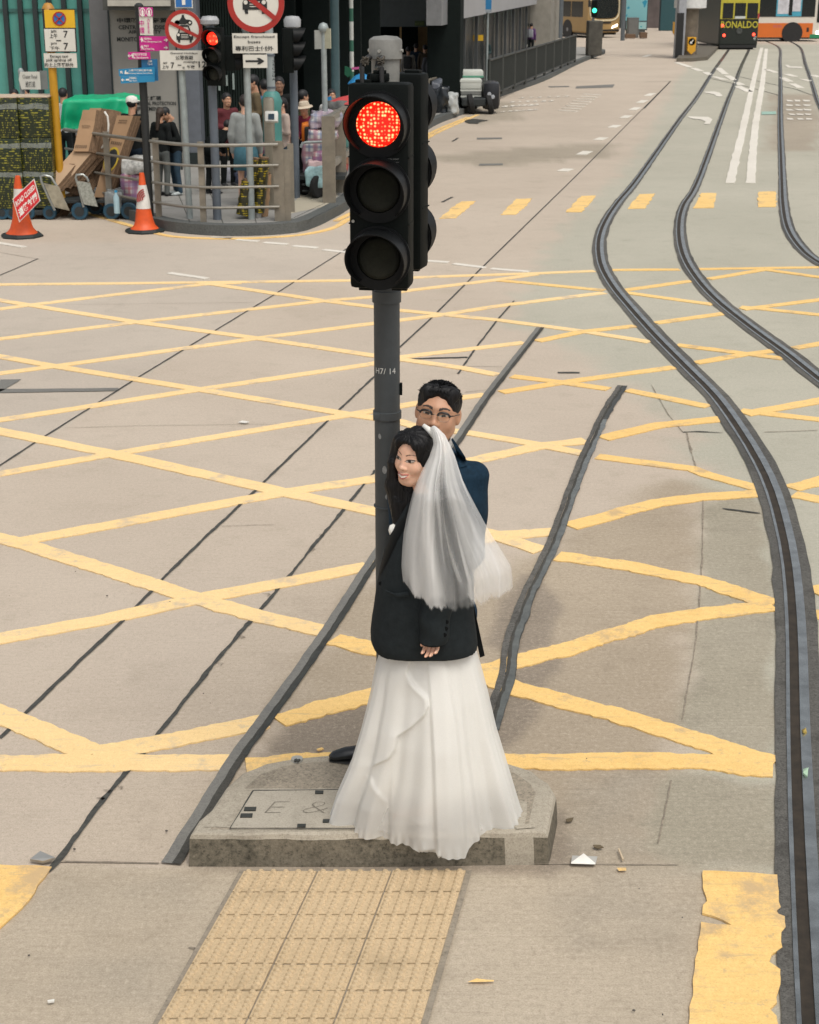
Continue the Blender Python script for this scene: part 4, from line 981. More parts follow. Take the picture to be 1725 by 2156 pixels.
# lapel, flower, pocket flap, buttons, vent
def decal(name, left, right, m, parent, bv, Yd, lift=.004, th=.004, sub=4):
    def dense(l):
        o = []
        for a, b in zip(l[:-1], l[1:]):
            for k in range(sub): o.append((a[0] + (b[0] - a[0]) * k / sub, a[1] + (b[1] - a[1]) * k / sub))
        return o + [l[-1]]
    mb = MB(); g = []
    for a, b in zip(dense(left), dense(right)):
        row = []
        for k in range(5):
            x, y = a[0] + (b[0] - a[0]) * k / 4, a[1] + (b[1] - a[1]) * k / 4
            p = onto(bv, x, y, lift + (.006 if 0 < k < 4 else .002)); row.append(p if p is not None else W(x, y, Yd))
        g.append(row)
    mb.sheet(g); return mb.build(name, m, parent, smooth='all')
decal('lapel', mp(z6, (655, 1150), (612, 1270), (545, 1350), (500, 1440), (455, 1570), (418, 1690)), mp(z6, (668, 1200), (640, 1300), (610, 1360), (560, 1450), (490, 1600), (424, 1730)), M_LAPEL, bride, JB, YB - .12)
mb = MB(); c = W(828, 1116, YB - .02); mb.lathe([(0, -.026), (.014, -.018), (.019, 0), (.014, .018), (0, .026)], c, 14); mb.build('dress_bodice', mat('petal_white', (.75, .74, .69), .6), bride, smooth='all')
decal('pocket_flap', mp(z6, (462, 1838), (540, 1868), (640, 1850)), mp(z6, (480, 1862), (560, 1902), (650, 1892)), M_BLAZER, bride, JB, YB - .16, .012)
for x, y in mp(z6, (428, 1790)) + mp(z7, (925, 325), (921, 371), (912, 414)):
    p = onto(JB, x, y, .003)
    if p is None: continue
    mb = MB(); mb.lathe([(.0, -.006), (.008, -.004), (.009, 0)], p, 12, M=Matrix.Rotation(R(90), 4, 'X')); mb.build('button', M_LAPEL, bride)
mb = MB(); mb.prism([W(x, y, YB + .03) for x, y in ((990, 1283), (999, 1280), (1021, 1381), (1011, 1385))], (0, .012, 0)); mb.build('vent_flap', M_LAPEL, bride)
mb = MB(); mb.tube([wr + Vector((0, 0, .003)), wr + Vector((0, 0, -.001))], .05, 20); mb.build('cuff_lining', M_LAPEL, bride)

# skirt: lining and a sheer outer layer
SR = [(1318, 818, 984), (1360, 803, 1000), (1400, 790, 1012), (1455, 779, 1026), (1531, 759, 1043), (1598, 738, 1063), (1662, 709, 1082), (1716, 692, 1098)]
SP = prof(SR, YB, [.13, .155, .175, .20, .225, .235, .240, .235]); SP.sort()
SZ = np.array(SP)
path = mp(z7, (690, 560), (655, 660), (690, 740), (790, 840), (800, 900), (775, 960), (690, 1040), (590, 1105), (570, 1200), (530, 1260), (420, 1310), (395, 1380), (430, 1470), (520, 1570), (535, 1620))
pxs, pys = np.array([p[0] for p in path]), np.array([p[1] for p in path])
PA = [(899, 1380), (907, 1485), (913, 1600), (919, 1790)]; PB = [(936, 1380), (962, 1520), (974, 1640), (984, 1790)]; PC = [(830, 1500), (824, 1613), (818, 1800)]
(PAx, PAy), (PBx, PBy), (PCx, PCy) = [tuple(zip(*q)) for q in (PA, PB, PC)]
def skirt(name, m, zbot, grow, amp, nv, nu, hem, over):
    mb = MB(); rows = []
    ztop = SZ[-1, 0]
    for i in range(nv):
        v = i / (nv - 1); z0 = ztop + (zbot - ztop) * v; row = []
        for j in range(nu):
            a = 2 * math.pi * j / nu
            zz = max(z0, SZ[0, 0]); cx, cy, rx, ry = [np.interp(zz, SZ[:, 0], SZ[:, k]) for k in (1, 2, 3, 4)]
            fold = (math.sin(a * 8 + 1.6 * math.sin(a * 3 + 1)) * .5 + math.sin(a * 5 + 2 + v) * .35 + .45 * mnoise.noise(Vector((a * 3.2, v * .5, 2))) + .16 * math.sin(a * 27 + 3 * math.sin(a * 2) + v))
            k = amp * (v ** 1.15) * fold * (0.35 if abs(math.cos(a)) > .93 else 1)
            r = 1 + grow / rx
            x = cx + (rx * r + k) * math.cos(a); y = cy + (ry * r + k) * math.sin(a)
            z = z0
            if hem:
                hv = max(0, (v - .9) / .1); z += hv * (.022 * mnoise.noise(Vector((a * 4.5, 1, 3))) + .010 * mnoise.noise(Vector((a * 14, 1, 3))))
                fr = max(0, -math.sin(a)); z += (v ** 2) * (.004 * fr)
                ru = max(0, (v - .94) / .06); fr_ = math.sin(a * 61 + 4 * math.sin(a * 3)); x += .005 * ru * math.cos(a) * fr_; y += .005 * ru * math.sin(a) * fr_
                pass
            if over:
                q = proj((x, y, z))
                if math.sin(a) < .2 and 1370 < q[1] < 1790:
                    e = np.interp(q[1], pys, pxs) - q[0]
                    t = 1 / (1 + math.exp(-e / 1.6)); lip = math.exp(-((e - 5) / 7) ** 2)
                    y -= (.026 - .013 * v) * min(1, max(0, (.82 - v) / .2)) * t * math.exp(-max(0, e) / 46) + .002 * lip
                    xa = np.interp(q[1], PAy, PAx); xb = np.interp(q[1], PBy, PBx); xc = np.interp(q[1], PCy, PCx)
                    t2 = 1 / (1 + math.exp((xa - q[0]) / 1.3)) / (1 + math.exp((q[0] - xb) / 1.3)); y -= .030 * t2 * min(1, v * 2); z -= .018 * t2 * max(0, (v - .55) / .45); z -= .030 * max(0, (v - .75) / .25) * math.exp(-((q[0] - 968) / 24) ** 4)
                    y -= .022 / (1 + math.exp((xc - q[0]) / 1.3)) / (1 + math.exp((q[0] - xa) / 9)) * max(0, (v - .5) * 2)
            row.append(Vector((x, y, z)))
        rows.append(row + [row[0]])
    mb.sheet(rows); return mb.build(name, m, bride, smooth='all', recalc=True)
def cloth(name, col, alpha, transl=.35, dens=None, fine=900, bump=.1):
    m, nt, nd, lk, p = new_mat(name); out = nd['Material Output']; nd.remove(p)
    df = N(nd, 'ShaderNodeBsdfDiffuse'); tl = N(nd, 'ShaderNodeBsdfTranslucent'); tr = N(nd, 'ShaderNodeBsdfTransparent')
    df.inputs[0].default_value = rgba(col); tl.inputs[0].default_value = rgba(col)
    m1 = N(nd, 'ShaderNodeMixShader'); m1.inputs[0].default_value = transl; lk.new(df.outputs[0], m1.inputs[1]); lk.new(tl.outputs[0], m1.inputs[2])
    m2 = N(nd, 'ShaderNodeMixShader'); lk.new(tr.outputs[0], m2.inputs[1]); lk.new(m1.outputs[0], m2.inputs[2])
    tc = N(nd, 'ShaderNodeTexCoord'); nz = N(nd, 'ShaderNodeTexNoise'); nz.inputs['Scale'].default_value = fine; lk.new(tc.outputs['Object'], nz.inputs['Vector'])
    mr = N(nd, 'ShaderNodeMapRange'); mr.inputs[3].default_value = .8; mr.inputs[4].default_value = 1.2; lk.new(nz.outputs['Fac'], mr.inputs[0])
    mu = N(nd, 'ShaderNodeMath', operation='MULTIPLY'); mu.use_clamp = True; lk.new(mr.outputs[0], mu.inputs[0])
    if dens:
        at = N(nd, 'ShaderNodeAttribute'); at.attribute_name = dens; lk.new(at.outputs['Fac'], mu.inputs[1])
    else: mu.inputs[1].default_value = alpha
    lk.new(mu.outputs[0], m2.inputs[0]); lk.new(m2.outputs[0], out.inputs['Surface']); return m
lin = skirt('skirt_lining', cloth('ivory_lining', (.84, .83, .79), 1, .05, 'dens'),   .22, -.012, .030, 60, 200, False, False)
at = lin.data.attributes.new('dens', 'FLOAT', 'POINT'); at.data.foreach_set('value', [min(1, max(0, (v.co.z + ZI - .23) / .14)) for v in lin.data.vertices])
skirt('skirt', cloth('ivory_organza', (.88, .87, .83), .62, .15), SZ[0, 0] - .01, 0.0, .046, 110, 420, True, True)
skirt('underskirt', cloth('ivory_chiffon', (.9, .89, .86), .32, .25), SZ[0, 0] + .02, -.035, .012, 40, 180, True, False)

# veil: gathered tulle in several layers, falling from the crown and blown out behind
M_VEIL = cloth('white_tulle', (.985, .985, .965), .4, .30, 'dens', 600)
VL = [(906, 901), (910, 915), (913, 935), (904, 962), (892, 985), (880, 1011), (871, 1035), (863, 1066), (857, 1094), (852, 1121), (849, 1160), (848, 1192), (852, 1228)]
VR = [(921, 900), (937, 915), (949, 938), (959, 962), (966, 985), (975, 1011), (987, 1036), (1003, 1066), (1019, 1096), (1036, 1126), (1058, 1160), (1079, 1196), (1083, 1243)]
def veil(name, seed, nu, nv, dy, x0, x1, base, ln, bulge):
    mb = MB(); rows = []; dens = []
    for i in range(nv):
        v = i / (nv - 1); s = v * (len(VL) - 1) * ln; k = min(int(s), len(VL) - 2); t = s - k; row = []
        l = (VL[k][0] + (VL[k + 1][0] - VL[k][0]) * t, VL[k][1] + (VL[k + 1][1] - VL[k][1]) * t); r = (VR[k][0] + (VR[k + 1][0] - VR[k][0]) * t, VR[k][1] + (VR[k + 1][1] - VR[k][1]) * t)
        for j in range(nu):
            u0 = j / (nu - 1)
            w = 2 * math.pi * u0
            fph = w * 3.4 + 2.0 * math.sin(w * 1.5 + seed) + 1.3 * math.sin(w * 3 + 2 * seed) + .8 * v * math.sin(w * 2 + seed)
            u = x0 + (x1 - x0) * (u0 + .012 * math.sin(fph + 1.2) * v)
            x = l[0] + (r[0] - l[0]) * u; y = l[1] + (r[1] - l[1]) * u
            bl = math.sin(math.pi * min(1, max(0, u) ** .75)) * bulge * v ** 2.2
            y += bl + v ** 6 * (16 * mnoise.noise(Vector((w * 2.3, seed, 1))) + 5 * mnoise.noise(Vector((w * 8, seed, 5))) + 2.5 * mnoise.noise(Vector((w * 22, seed, 5)))) * (1 - u * .3)
            y -= 4 * math.sin(math.pi * u) * (1 - v)
            D = .085 + .24 * min(1, v * 1.9) ** .8
            Y = YB + .02 + dy - .06 * v * (1 - u) - D * math.sin(math.pi * (.13 + .78 * u)) ** .8 + .10 * u * v
            f = math.sin(fph); Y += (.003 + .009 * v) * f
            if dy < .1:
                for bv in (JB, HBV):
                    h = onto(bv, x, y, .016 + .005 * (1 + f) * min(1, v * 2))
                    if h is not None and h.y < Y: Y = h.y
            row.append(W(x, y, Y))
            g = .5 + .5 * math.cos(fph + .6); ln_ = w * 4.5 + 3 * math.sin(w * 1.3 + seed) + 2.6 * math.sin(v * 3.2 + w * 1.5 + seed); g2 = .5 + .5 * math.sin(ln_)
            uu = x0 + (x1 - x0) * u0
            pu = np.interp(uu, (0, .12, .28, .38, .55, .68, .85, 1), (.85, 1.3, 1.35, .42, .26, .7, .95, .8))
            soft = 1 + .50 * mnoise.noise(Vector((w * 1.9 + .5 * math.sin(v * 4), v * 1.1, seed))) + .25 * mnoise.noise(Vector((w * 3.6 + 2.2 * v, v * 3.0, seed + 9)))
            line = g2 ** 22 * max(0, .25 + 1.2 * mnoise.noise(Vector((w * 1.7, v * 2.2, seed + 3))))
            tp = max(0, 1 - v * 2.1)
            dn = base * (pu * soft * (1 - tp) + tp * 1.75) + .42 * line * (1 - .5 * tp) 
            dens.append(min(.92, dn) * min(1, max(.0, (1.0 - v) / .012 * (1 + .8 * mnoise.noise(Vector((w * 9, 1, seed)))))))
        rows.append(row)
    mb.sheet(rows); o = mb.build(name, M_VEIL, bride, smooth='all', recalc=False)
    at = o.data.attributes.new('dens', 'FLOAT', 'POINT'); at.data.foreach_set('value', dens); return o
veil('veil', 1.0, 240, 80, 0.0, 0, 1, .42, 1.0, 52)
veil('veil_layer', 4.3, 160, 70, .012, .02, .86, .30, .985, 44)
veil('veil_layer', 7.7, 120, 50, .16, .25, .99, .26, .99, 40)
# comb that holds the veil
mb = MB(); mb.tube([MHB @ Vector((.02, .02, .138)), MHB @ Vector((.05, .02, .125)), MHB @ Vector((.075, .02, .1))], [.008, .012, .008], 8); mb.build('veil_comb', mat('petal_white', (.75, .74, .69), .6), bride, smooth='all')

# ------------------------------------------------------------------ the groom, standing close behind her
YG = 6.03
groom = thing('person', (W(905, 1640, YG).x, YG, ZI), 'man in navy suit and browline glasses standing behind the bride', 'person')
GMt = [M_SKIN_M, M_EYEW, M_IRIS, M_LASH, M_LIPM, M_TEETH, M_NOSTRIL, M_SKIN_M]
hg = W(922, 870, YG)
MHG = Matrix.Translation(hg) @ Matrix.Rotation(R(-9), 4, 'Z') @ Matrix.Rotation(R(8), 4, 'Y') @ Matrix.Rotation(R(-7), 4, 'X') @ Matrix.Scale(1.06, 4)
gp = [raw(lambda P: head_sdf(P, False), (-.105, -.13, -.18), (.105, .125, .135), .0024, MHG, lambda C: head_mats(C, False))]
gx = W(922, 1000, YG).x; zs = W(1003, 985, YG).z
GP = [(.98, gx - .02, YG + .02, .17, .12), (1.15, gx - .01, YG + .02, .165, .115), (1.35, gx, YG + .01, .175, .12), (zs - .12, gx, YG, .185, .12), (zs - .02, gx, YG, .165, .105), (zs + .035, gx, YG + .01, .10, .08), (zs + .075, gx, YG + .01, .062, .062)]
gs, ge, gw = W(998, 1004, YG), W(992, 1165, YG + .03), W(935, 1195, YG + .02)
gs2, ge2, gw2 = W(852, 1000, YG), W(846, 1120, YG - .03), W(875, 1190, YG - .02)
def gj(P):
    d = d_vase(P, GP)
    d = sm(d, np.minimum(d_cap(P, gs, ge, .062, .056), d_cap(P, ge, gw, .054, .045)), .03)
    d = sm(d, np.minimum(d_cap(P, gs2, ge2, .062, .056), d_cap(P, ge2, gw2, .054, .045)), .03)
    return d + .003 * np.sin(P[:, 2] * 30 + P[:, 0] * 22)
M_NAVY = mat('navy_suit', (.007, .024, .044), .85, var=.3, scale=60, bump=.2, spec=.2)
gjk = sdf_obj('suit_jacket', gj, (gx - .34, YG - .2, .93), (gx + .34, YG + .22, zs + .12), .009, M_NAVY, groom)
GB = bvh_of(gjk)
ft = G(757, 1600, ZI); ft2 = Vector((W(935, 1640, YG + .1).x, YG + .06, ZI))
def gt(P):
    d = d_cap(P, (gx - .02, YG + .02, 1.02), (gx - .02, YG + .02, .95), .13, .14)
    kn = Vector((gx - .13, YG - .03, .58))
    d = sm(d, np.minimum(d_cap(P, (gx - .10, YG + .02, .95), kn, .10, .07), d_cap(P, kn, ft + Vector((.05, 0, .09)), .068, .052)), .03)
    k2 = Vector((gx + .05, YG + .03, .58))
    return sm(d, np.minimum(d_cap(P, (gx + .07, YG + .02, .95), k2, .10, .07), d_cap(P, k2, ft2 + Vector((0, 0, .09)), .068, .052)), .03)
sdf_obj('trousers', gt, (gx - .55, YG - .2, ZI + .02), (gx + .3, YG + .35, 1.2), .012, M_NAVY, groom)
def gbody(P):
    d = d_cap(P, MHG @ Vector((0, .02, -.1)), (gx, YG + .01, zs), .058, .07)
    d = sm(d, d_cap(P, (gx, YG + .01, zs - .1), (gx, YG + .02, 1.0), .09, .1), .05)
    kn = Vector((gx - .13, YG - .03, .58)); k2 = Vector((gx + .05, YG + .03, .58))
    for a, k, b in (((gx - .08, YG + .02, .95), kn, ft + Vector((.05, 0, .08))), ((gx + .06, YG + .02, .95), k2, ft2 + Vector((0, 0, .08)))):
        d = sm(d, np.minimum(d_cap(P, a, k, .08, .05), d_cap(P, k, b, .05, .035)), .03)
    return d
gp.append(raw(gbody, (gx - .55, YG - .2, ZI), (gx + .35, YG + .35, hg.z - .05), .016))
gp.append(hand_raw(gw, (-.9, -.1, -.2), (0, 0, 1), (0, -1, 0), .004, 1.0)); gp.append(hand_raw(gw2, (.8, -.2, -.3), (0, 0, 1), (0, -1, 0), .004, 1.0))
merge_obj('body', gp, GMt, groom)
for c, dx in ((ft, -1), (ft2, 0)):
    d = Vector((-1, -.12, 0)) if dx else Vector((-.3, -1, 0)); d.normalize()
    mb = MB(); mb.tube([c - d * .17 + Vector((0, 0, .045)), c - d * .12 + Vector((0, 0, .05)), c - d * .04 + Vector((0, 0, .045)), c + d * .06 + Vector((0, 0, .036)), c + d * .115 + Vector((0, 0, .026)), c + d * .135 + Vector((0, 0, .022))], [.02, .036, .038, .038, .029, .012], 16, flat=.75); sho = mb.build('shoe', mat('polished_black_leather', (.014, .016, .018), .22), groom, smooth=60)
    mb = MB(); mb.tube([c - d * .17 + Vector((0, 0, .008)), c - d * .03 + Vector((0, 0, .008)), c + d * .06 + Vector((0, 0, .008)), c + d * .135 + Vector((0, 0, .008))], [.03, .042, .045, .016], 14, flat=.16); mb.build('sole', M_CABLE, sho, smooth=60)
# shirt collar
mb = MB(); a = [W(x, y, YG - .03) for x, y in ((938, 948), (949, 924), (953, 929), (949, 944), (941, 960))]; mb.prism(a, (0, .03, 0)); mb.build('shirt_collar', mat('shirt_white', (.72, .72, .70), .7), groom)
decal('jacket_collar', [(950, 925), (958, 942), (964, 962), (968, 985)], [(953, 922), (970, 946), (980, 962), (985, 980)], M_NAVY, groom, GB, YG - .05, .003)
# short textured hair
def gh(P):
    d = d_ell(P, (0, .014, .034), (.087, .103, .084))
    d = sm(d, d_cap(P, (-.048, -.046, .086), (.05, -.044, .088), .024, .024), .025)
    d = smsub(d, d_ell(P, (0, -.137, .0), (.090, .085, .124)), .006)
    d = smsub(d, d_ell(P, (0, -.09, -.06), (.12, .10, .075)), .008)
    d = np.maximum(d, -(P[:, 2] + .06) + .9 * np.maximum(0, .03 - P[:, 1]))
    side = np.clip((.07 - P[:, 2]) / .09, 0, 1)
    d = d + .009 * side
    return d + .0025 * np.sin(P[:, 0] * 190 + 3 * np.sin(P[:, 1] * 60)) * np.sin(P[:, 1] * 170) * (P[:, 2] > .05)
hr = sdf_obj('hair', gh, (-.12, -.14, -.08), (.12, .14, .17), .003, M_HAIR, groom, MHG)
mb = MB()
for k in range(1700):
    a = random.uniform(0, 2 * math.pi); b = math.acos(random.uniform(.25, 1))
    n = Vector((math.sin(b) * math.cos(a), math.sin(b) * math.sin(a), math.cos(b)))
    p = Vector((0, .010, .034)) + Vector((n.x * .084, n.y * .102, n.z * .087))
    if p.y < -.04 and p.z < .102: continue
    if p.z < .07: continue
    t = (n * .16 + Vector((random.uniform(-.6, .6), -.9 + random.uniform(-.3, .5), random.uniform(-.1, .25)))).normalized(); L = random.uniform(.010, .020)
    w = random.uniform(.0014, .0028)
    mb.tube([MHG @ (p - n * .003), MHG @ (p + t * L * .55 + n * .002), MHG @ (p + t * L)], [w, w * .75, .0006], 4, cap=False)
for k in range(80):
    x = -.055 + .11 * k / 79; p = Vector((x, -.073 + 6 * x * x, .104 - 5.0 * x * x)); t = Vector((random.uniform(-.3, .3), -.5, -.75)).normalized(); L = random.uniform(.010, .020)
    mb.tube([MHG @ p, MHG @ (p + t * L * .6 + Vector((0, -.003, 0))), MHG @ (p + t * L)], [.0022, .0018, .0004], 4, cap=False)
mb.build('hair_lock', M_HAIR, hr, smooth='all')
# browline glasses
gl = bpy.data.objects.new('glasses', None); COL.objects.link(gl); gl.parent = groom; gl.empty_display_size = .02
M_FR = mat('frame_black', (.012, .012, .013), .25); M_WIRE = mat('frame_wire', (.30, .25, .19), .25, .9)
m, nt, nd, lk, p = new_mat('glasses_lens'); out = nd['Material Output']; nd.remove(p)
gg = N(nd, 'ShaderNodeBsdfGlossy'); gg.inputs['Roughness'].default_value = .05; tt = N(nd, 'ShaderNodeBsdfTransparent'); tt.inputs[0].default_value = (.95, .92, .86, 1); ms = N(nd, 'ShaderNodeMixShader'); ms.inputs[0].default_value = .05
lk.new(tt.outputs[0], ms.inputs[1]); lk.new(gg.outputs[0], ms.inputs[2]); lk.new(ms.outputs[0], out.inputs['Surface']); M_GLENS = m
def lens_pt(s, a): 
    x = .0335 + .0225 * math.copysign(abs(math.cos(a)) ** .8, math.cos(a)); z = .004 + .0165 * math.copysign(abs(math.sin(a)) ** .8, math.sin(a))
    return MHG @ Vector((s * x, -.102 + .1 * max(0, x - .03), z))
for s in (-1, 1):
    pts = [lens_pt(s, R(t)) for t in range(-185, 10, 12)]; mb = MB(); mb.tube(pts, .0007, 6); mb.build('rim', M_WIRE, gl, smooth='all')
    pts = [lens_pt(s, R(t)) + Vector((0, -.001, .001)) for t in range(5, 176, 10)]; mb = MB(); mb.tube(pts, [.0042] * len(pts), 8); mb.build('brow_bar', M_FR, gl, smooth='all')
    mb = MB(); mb.add([lens_pt(s, R(t)) for t in range(0, 360, 15)], [tuple(range(24))]); mb.build('lens', M_GLENS, gl)
    mb = MB(); mb.tube([MHG @ Vector((s * .058, -.0985, .013)), MHG @ Vector((s * .069, -.09, .014)), MHG @ Vector((s * .08, -.03, .012)), MHG @ Vector((s * .082, .01, .008))], [.0032, .002, .0018, .0018], 8); mb.build('temple_arm', M_FR, gl, smooth='all')
mb = MB(); mb.tube([MHG @ Vector((-.0105, -.1035, .008)), MHG @ Vector((0, -.107, .011)), MHG @ Vector((.0105, -.1035, .008))], .0013, 6); mb.build('bridge', M_WIRE, gl, smooth='all')
# ------------------------------------------------------------------ pavement at the corner
ZP = .15
def B(px, py): return G(px, py, ZP)
M_KERB = concrete('granite_kerb', (.085, .092, .088), (.125, .13, .125), (.045, .05, .047), stain=.3, streak=.1, speck=.5, grain=50)
kl = [(-260, 424), (-60, 428), (100, 437), (200, 447), (270, 462), (308, 476), (345, 486), (400, 493), (470, 497), (550, 496), (625, 490), (668, 477), (700, 461), (735, 440), (780, 400), (840, 340), (907, 270), (987, 236), (1054, 204), (1150, 169), (1214, 137), (1262, 117), (1274, 113), (1268, 109), (1225, 105)]
kw = resample([G(x, y) for x, y in kl], .5, True)
back = [G(900, 88), G(300, 88), G(-700, 95)]
top = [Vector((p.x, p.y, ZP)) for p in kw + back]
mb = MB(); mb.add(top, [tuple(range(len(top)))]); mb.build('pavement', M_PAVE); tag(bpy.data.objects['pavement'], kind='structure')
mb = MB(); n = len(kw); inn = []
for i, p in enumerate(kw):
    t = kw[min(i + 1, n - 1)] - kw[max(i - 1, 0)]; t.normalize(); s = Vector((-t.y, t.x, 0)); inn.append(p + s * .22)
mb.sheet([[Vector((p.x, p.y, 0)) for p in kw], [Vector((p.x, p.y, ZP - .02)) for p in kw], [Vector((p.x * .999 + q.x * .001, p.y, ZP + .004)) for p, q in zip(kw, inn)], [Vector((q.x, q.y, ZP + .004)) for q in inn]])
tag(mb.build('kerb', M_KERB), kind='structure')
patch('paving_apron', [(598, 474), (700, 452), (716, 420), (640, 420)], concrete('beige_paving', (.40, .36, .28), (.46, .42, .33), (.3, .27, .2), stain=.2, streak=0, speck=.3), ZP + .003, .02, .2)
mb = MB()
for a, b in (((330, 440), (600, 425)), ((330, 425), (640, 412)), ((430, 408), (640, 400)), ((300, 415), (420, 408)), ((470, 470), (440, 400)), ((540, 470), (520, 400)), ((400, 468), (372, 400)), ((612, 462), (690, 425)), ((640, 468), (712, 432))):
    strip(mb, None, .012, ZP + .004, .3, .0, False, 0, False, world=[B(*a), B(*b)])
tag(mb.build('paving_joint', M_CRACK), kind='structure')

# ------------------------------------------------------------------ buildings along the left side
def wall_px(name, x0, x1, Y, z0, z1, m, parent, th=.25):
    a, b = W(x0, 200, Y).x, W(x1, 200, Y).x; mb = MB(); mb.box(((a + b) / 2, Y + th / 2, (z0 + z1) / 2), (abs(b - a), th, z1 - z0)); return mb.build(name, m, parent)
M_TEAL = mat('teal_glass', (.095, .34, .285), .22, var=.28, scale=.9, spec=.6)
M_MULL = mat('mullion_dark', (.02, .03, .03), .5)
M_DKW = mat('facade_shadow_dark', (.006, .009, .008), .95, var=.4, scale=.8, spec=.05)  # deep shadow of the arcade put into the wall colour
M_GRYW = mat('grey_stone', (.15, .15, .15), .6, var=.2, scale=1.5)
M_LTW = mat('pale_fascia', (.34, .34, .345), .6, var=.08, scale=.6)
M_CABIN = mat('cabin_grey', (.30, .285, .25), .65, var=.12, scale=.7)
M_STONE = mat('column_stone', (.27, .25, .21), .8, var=.2, scale=2, bump=.1)
YT = 31.0
gb = thing('glass_building', W(100, 330, YT), 'teal glass facade with dark upright fins behind the wrapped pallets', 'building')
wall_px('glass_wall', -420, 199, YT, 0, 9, M_TEAL, gb)
for i, x in enumerate(list(range(-400, 0, 31)) + [21, 52, 83, 112, 143, 176]):
    c = W(x, 150, YT - .1); mb = MB(); mb.box((c.x, YT - .06, 4.5), (.085, .12, 9)); mb.build('mullion', M_MULL, gb)
for zz in (2.9,): wall_px('glazing_bar', -420, 199, YT - .03, zz, zz + .06, mat('glass_joint', (.05, .16, .14), .4), gb, .05)
gs = thing('stone_pier', W(215, 330, 30.6), 'grey stone pier between the teal glass and the grey cabin', 'wall')
wall_px('pier', 199, 236, 30.4, 0, 9, M_GRYW, gs, .8); wall_px('plinth', 197, 238, 30.36, 0, .5, M_MULL, gs, .1)
# air monitoring cabin with its raised lettering
YC = 29.4
cb = thing('monitoring_cabin', W(305, 340, YC), 'grey roadside cabin with black lettering behind the pink and blue finger signs', 'cabin')
wall_px('cabin_wall', 238, 376, YC, 0.1, 3.32, M_CABIN, cb, 2.0)
zt = W(300, 26, YC).z
mb = MB(); a, b = W(232, 20, YC).x, W(384, 20, YC).x; mb.box(((a + b) / 2, YC + .6, zt + .5), (b - a, 2.6, .9)); mb.build('roof', mat('roof_shade', (.07, .07, .062), .7), cb)
mb = MB(); mb.box(((a + b) / 2, YC - .74, W(300, 6, YC - .7).z), (b - a - .2, .06, .10)); mb.build('gutter', mat('pale_eave', (.45, .42, .36), .6), cb)
for x in (238, 376): wall_px('corner_strip', x - 1.5, x + 1.5, YC - .03, .1, 3.3, M_MULL, cb, .03)
mb = MB(); BK = mat('letter_black', (.016, .02, .018), .6)
for s, x0, y0, x1, y1 in (('中環路邊空氣質', 1010, 152, 1440, 196), ('CENTRAL ROADSIDE', 1024, 216, 1462, 252), ('AIR QUALITY', 1108, 258, 1392, 294), ('MONITORING STATION', 1010, 318, 1500, 356), ('環境保護署', 1150, 826, 1392, 862), ('ENVIRONMENTAL PROTECTION', 1036, 874, 1518, 906), ('DEPARTMENT', 1150, 920, 1384, 952)):
    mb = MB(); text_px(mb, s, *z1(x0, y0), *z1(x1, y1), YC, .022, -.012); mb.build('lettering', BK, cb)
# pillar and ribbed shutter, then the dark arcade
pl = thing('grey_pillar', W(405, 330, 30.2), 'plain blue-grey pillar beside the ribbed dark shutter', 'pillar'); wall_px('pillar_shaft', 392, 421, 30.0, 0, 9, mat('bluegrey_paint', (.15, .165, .19), .5), pl, .5); wall_px('plinth', 391, 422, 29.96, 0, .4, M_MULL, pl, .5)
sh_ = thing('shutter', W(450, 330, 30.6), 'dark green-black ribbed shutter beside the grey pillar', 'shutter')
wall_px('shutter_panel', 421, 560, 31.0, 0, 6, mat('shutter_dark', (.008, .014, .011), .8, var=.3, scale=1, spec=.1), sh_, .1)
for k in range(24): 
    c = W(424 + k * 5.6, 150, 30.95); mb = MB(); mb.box((c.x, 30.96, 3.0), (.032, .07, 6)); mb.build('rib', mat('shutter_rib', (.016, .024, .020), .7, spec=.15), sh_)
for x, y0, y1 in ((462, 155, 190), (478, 158, 180), (492, 154, 188)):
    cx_, cz_, w_, h_ = rect(x - 2, y0, x + 2, y1, 30.9); mb = MB(); mb.box((cx_, 30.88, cz_), (w_, .03, h_)); mb.build('light_slot', mat('dim_glass', (.32, .38, .35), .3), sh_)
ar = thing('arcade_building', W(650, 300, 36), 'dark arcaded building above the street market', 'building')
wall_px('back_wall', 540, 760, 37.0, 0, 8, M_DKW, ar)
a, b = W(560, 100, 33).x, W(985, 100, 52).x
mb = MB(); mb.prism([Vector((W(420, 0, 30).x, 29.6, 5.2)), Vector((W(760, 0, 30).x, 29.6, 5.2)), Vector((W(935, 0, 47).x, 47, 5.2)), Vector((W(945, 0, 58).x, 58, 5.2)), Vector((W(420, 0, 30).x, 58, 5.2))], (0, 0, 4)); mb.build('shading_slab', M_DKW, ar)  # unseen slab overhead, added to shade the arcade
for x, Y in ((595, 33.5), (668, 34), (735, 36.5), (778, 41)):
    c = W(x, 100, Y); mb = MB(); mb.box((c.x, Y, 2.7), (.55, .5, 5.1)); mb.build('pier', mat('pier_dark', (.010, .014, .013), .9, spec=.1), ar)  # pier colour darkened to carry the arcade's shadow
gp_ = thing('green_drainpipe', W(705, 260, 35), 'slim blue-green pipe against the dark arcade', 'pipe')
mb = MB(); c = W(703, 150, 35); mb.tube([(c.x, 35, ZP), (c.x, 35, 5)], .13, 12); mb.build('pipe', mat('pipe_teal', (.075, .14, .155), .5), gp_, smooth=60)
ps = thing('striped_pole', W(738, 260, 35), 'slim pole banded white and green beside the blue-green pipe', 'pole')
c = W(740, 60, 34.8); zz = [W(740, y, 34.8).z for y in (170, 150, 108, 84, 45, 17, -20)]
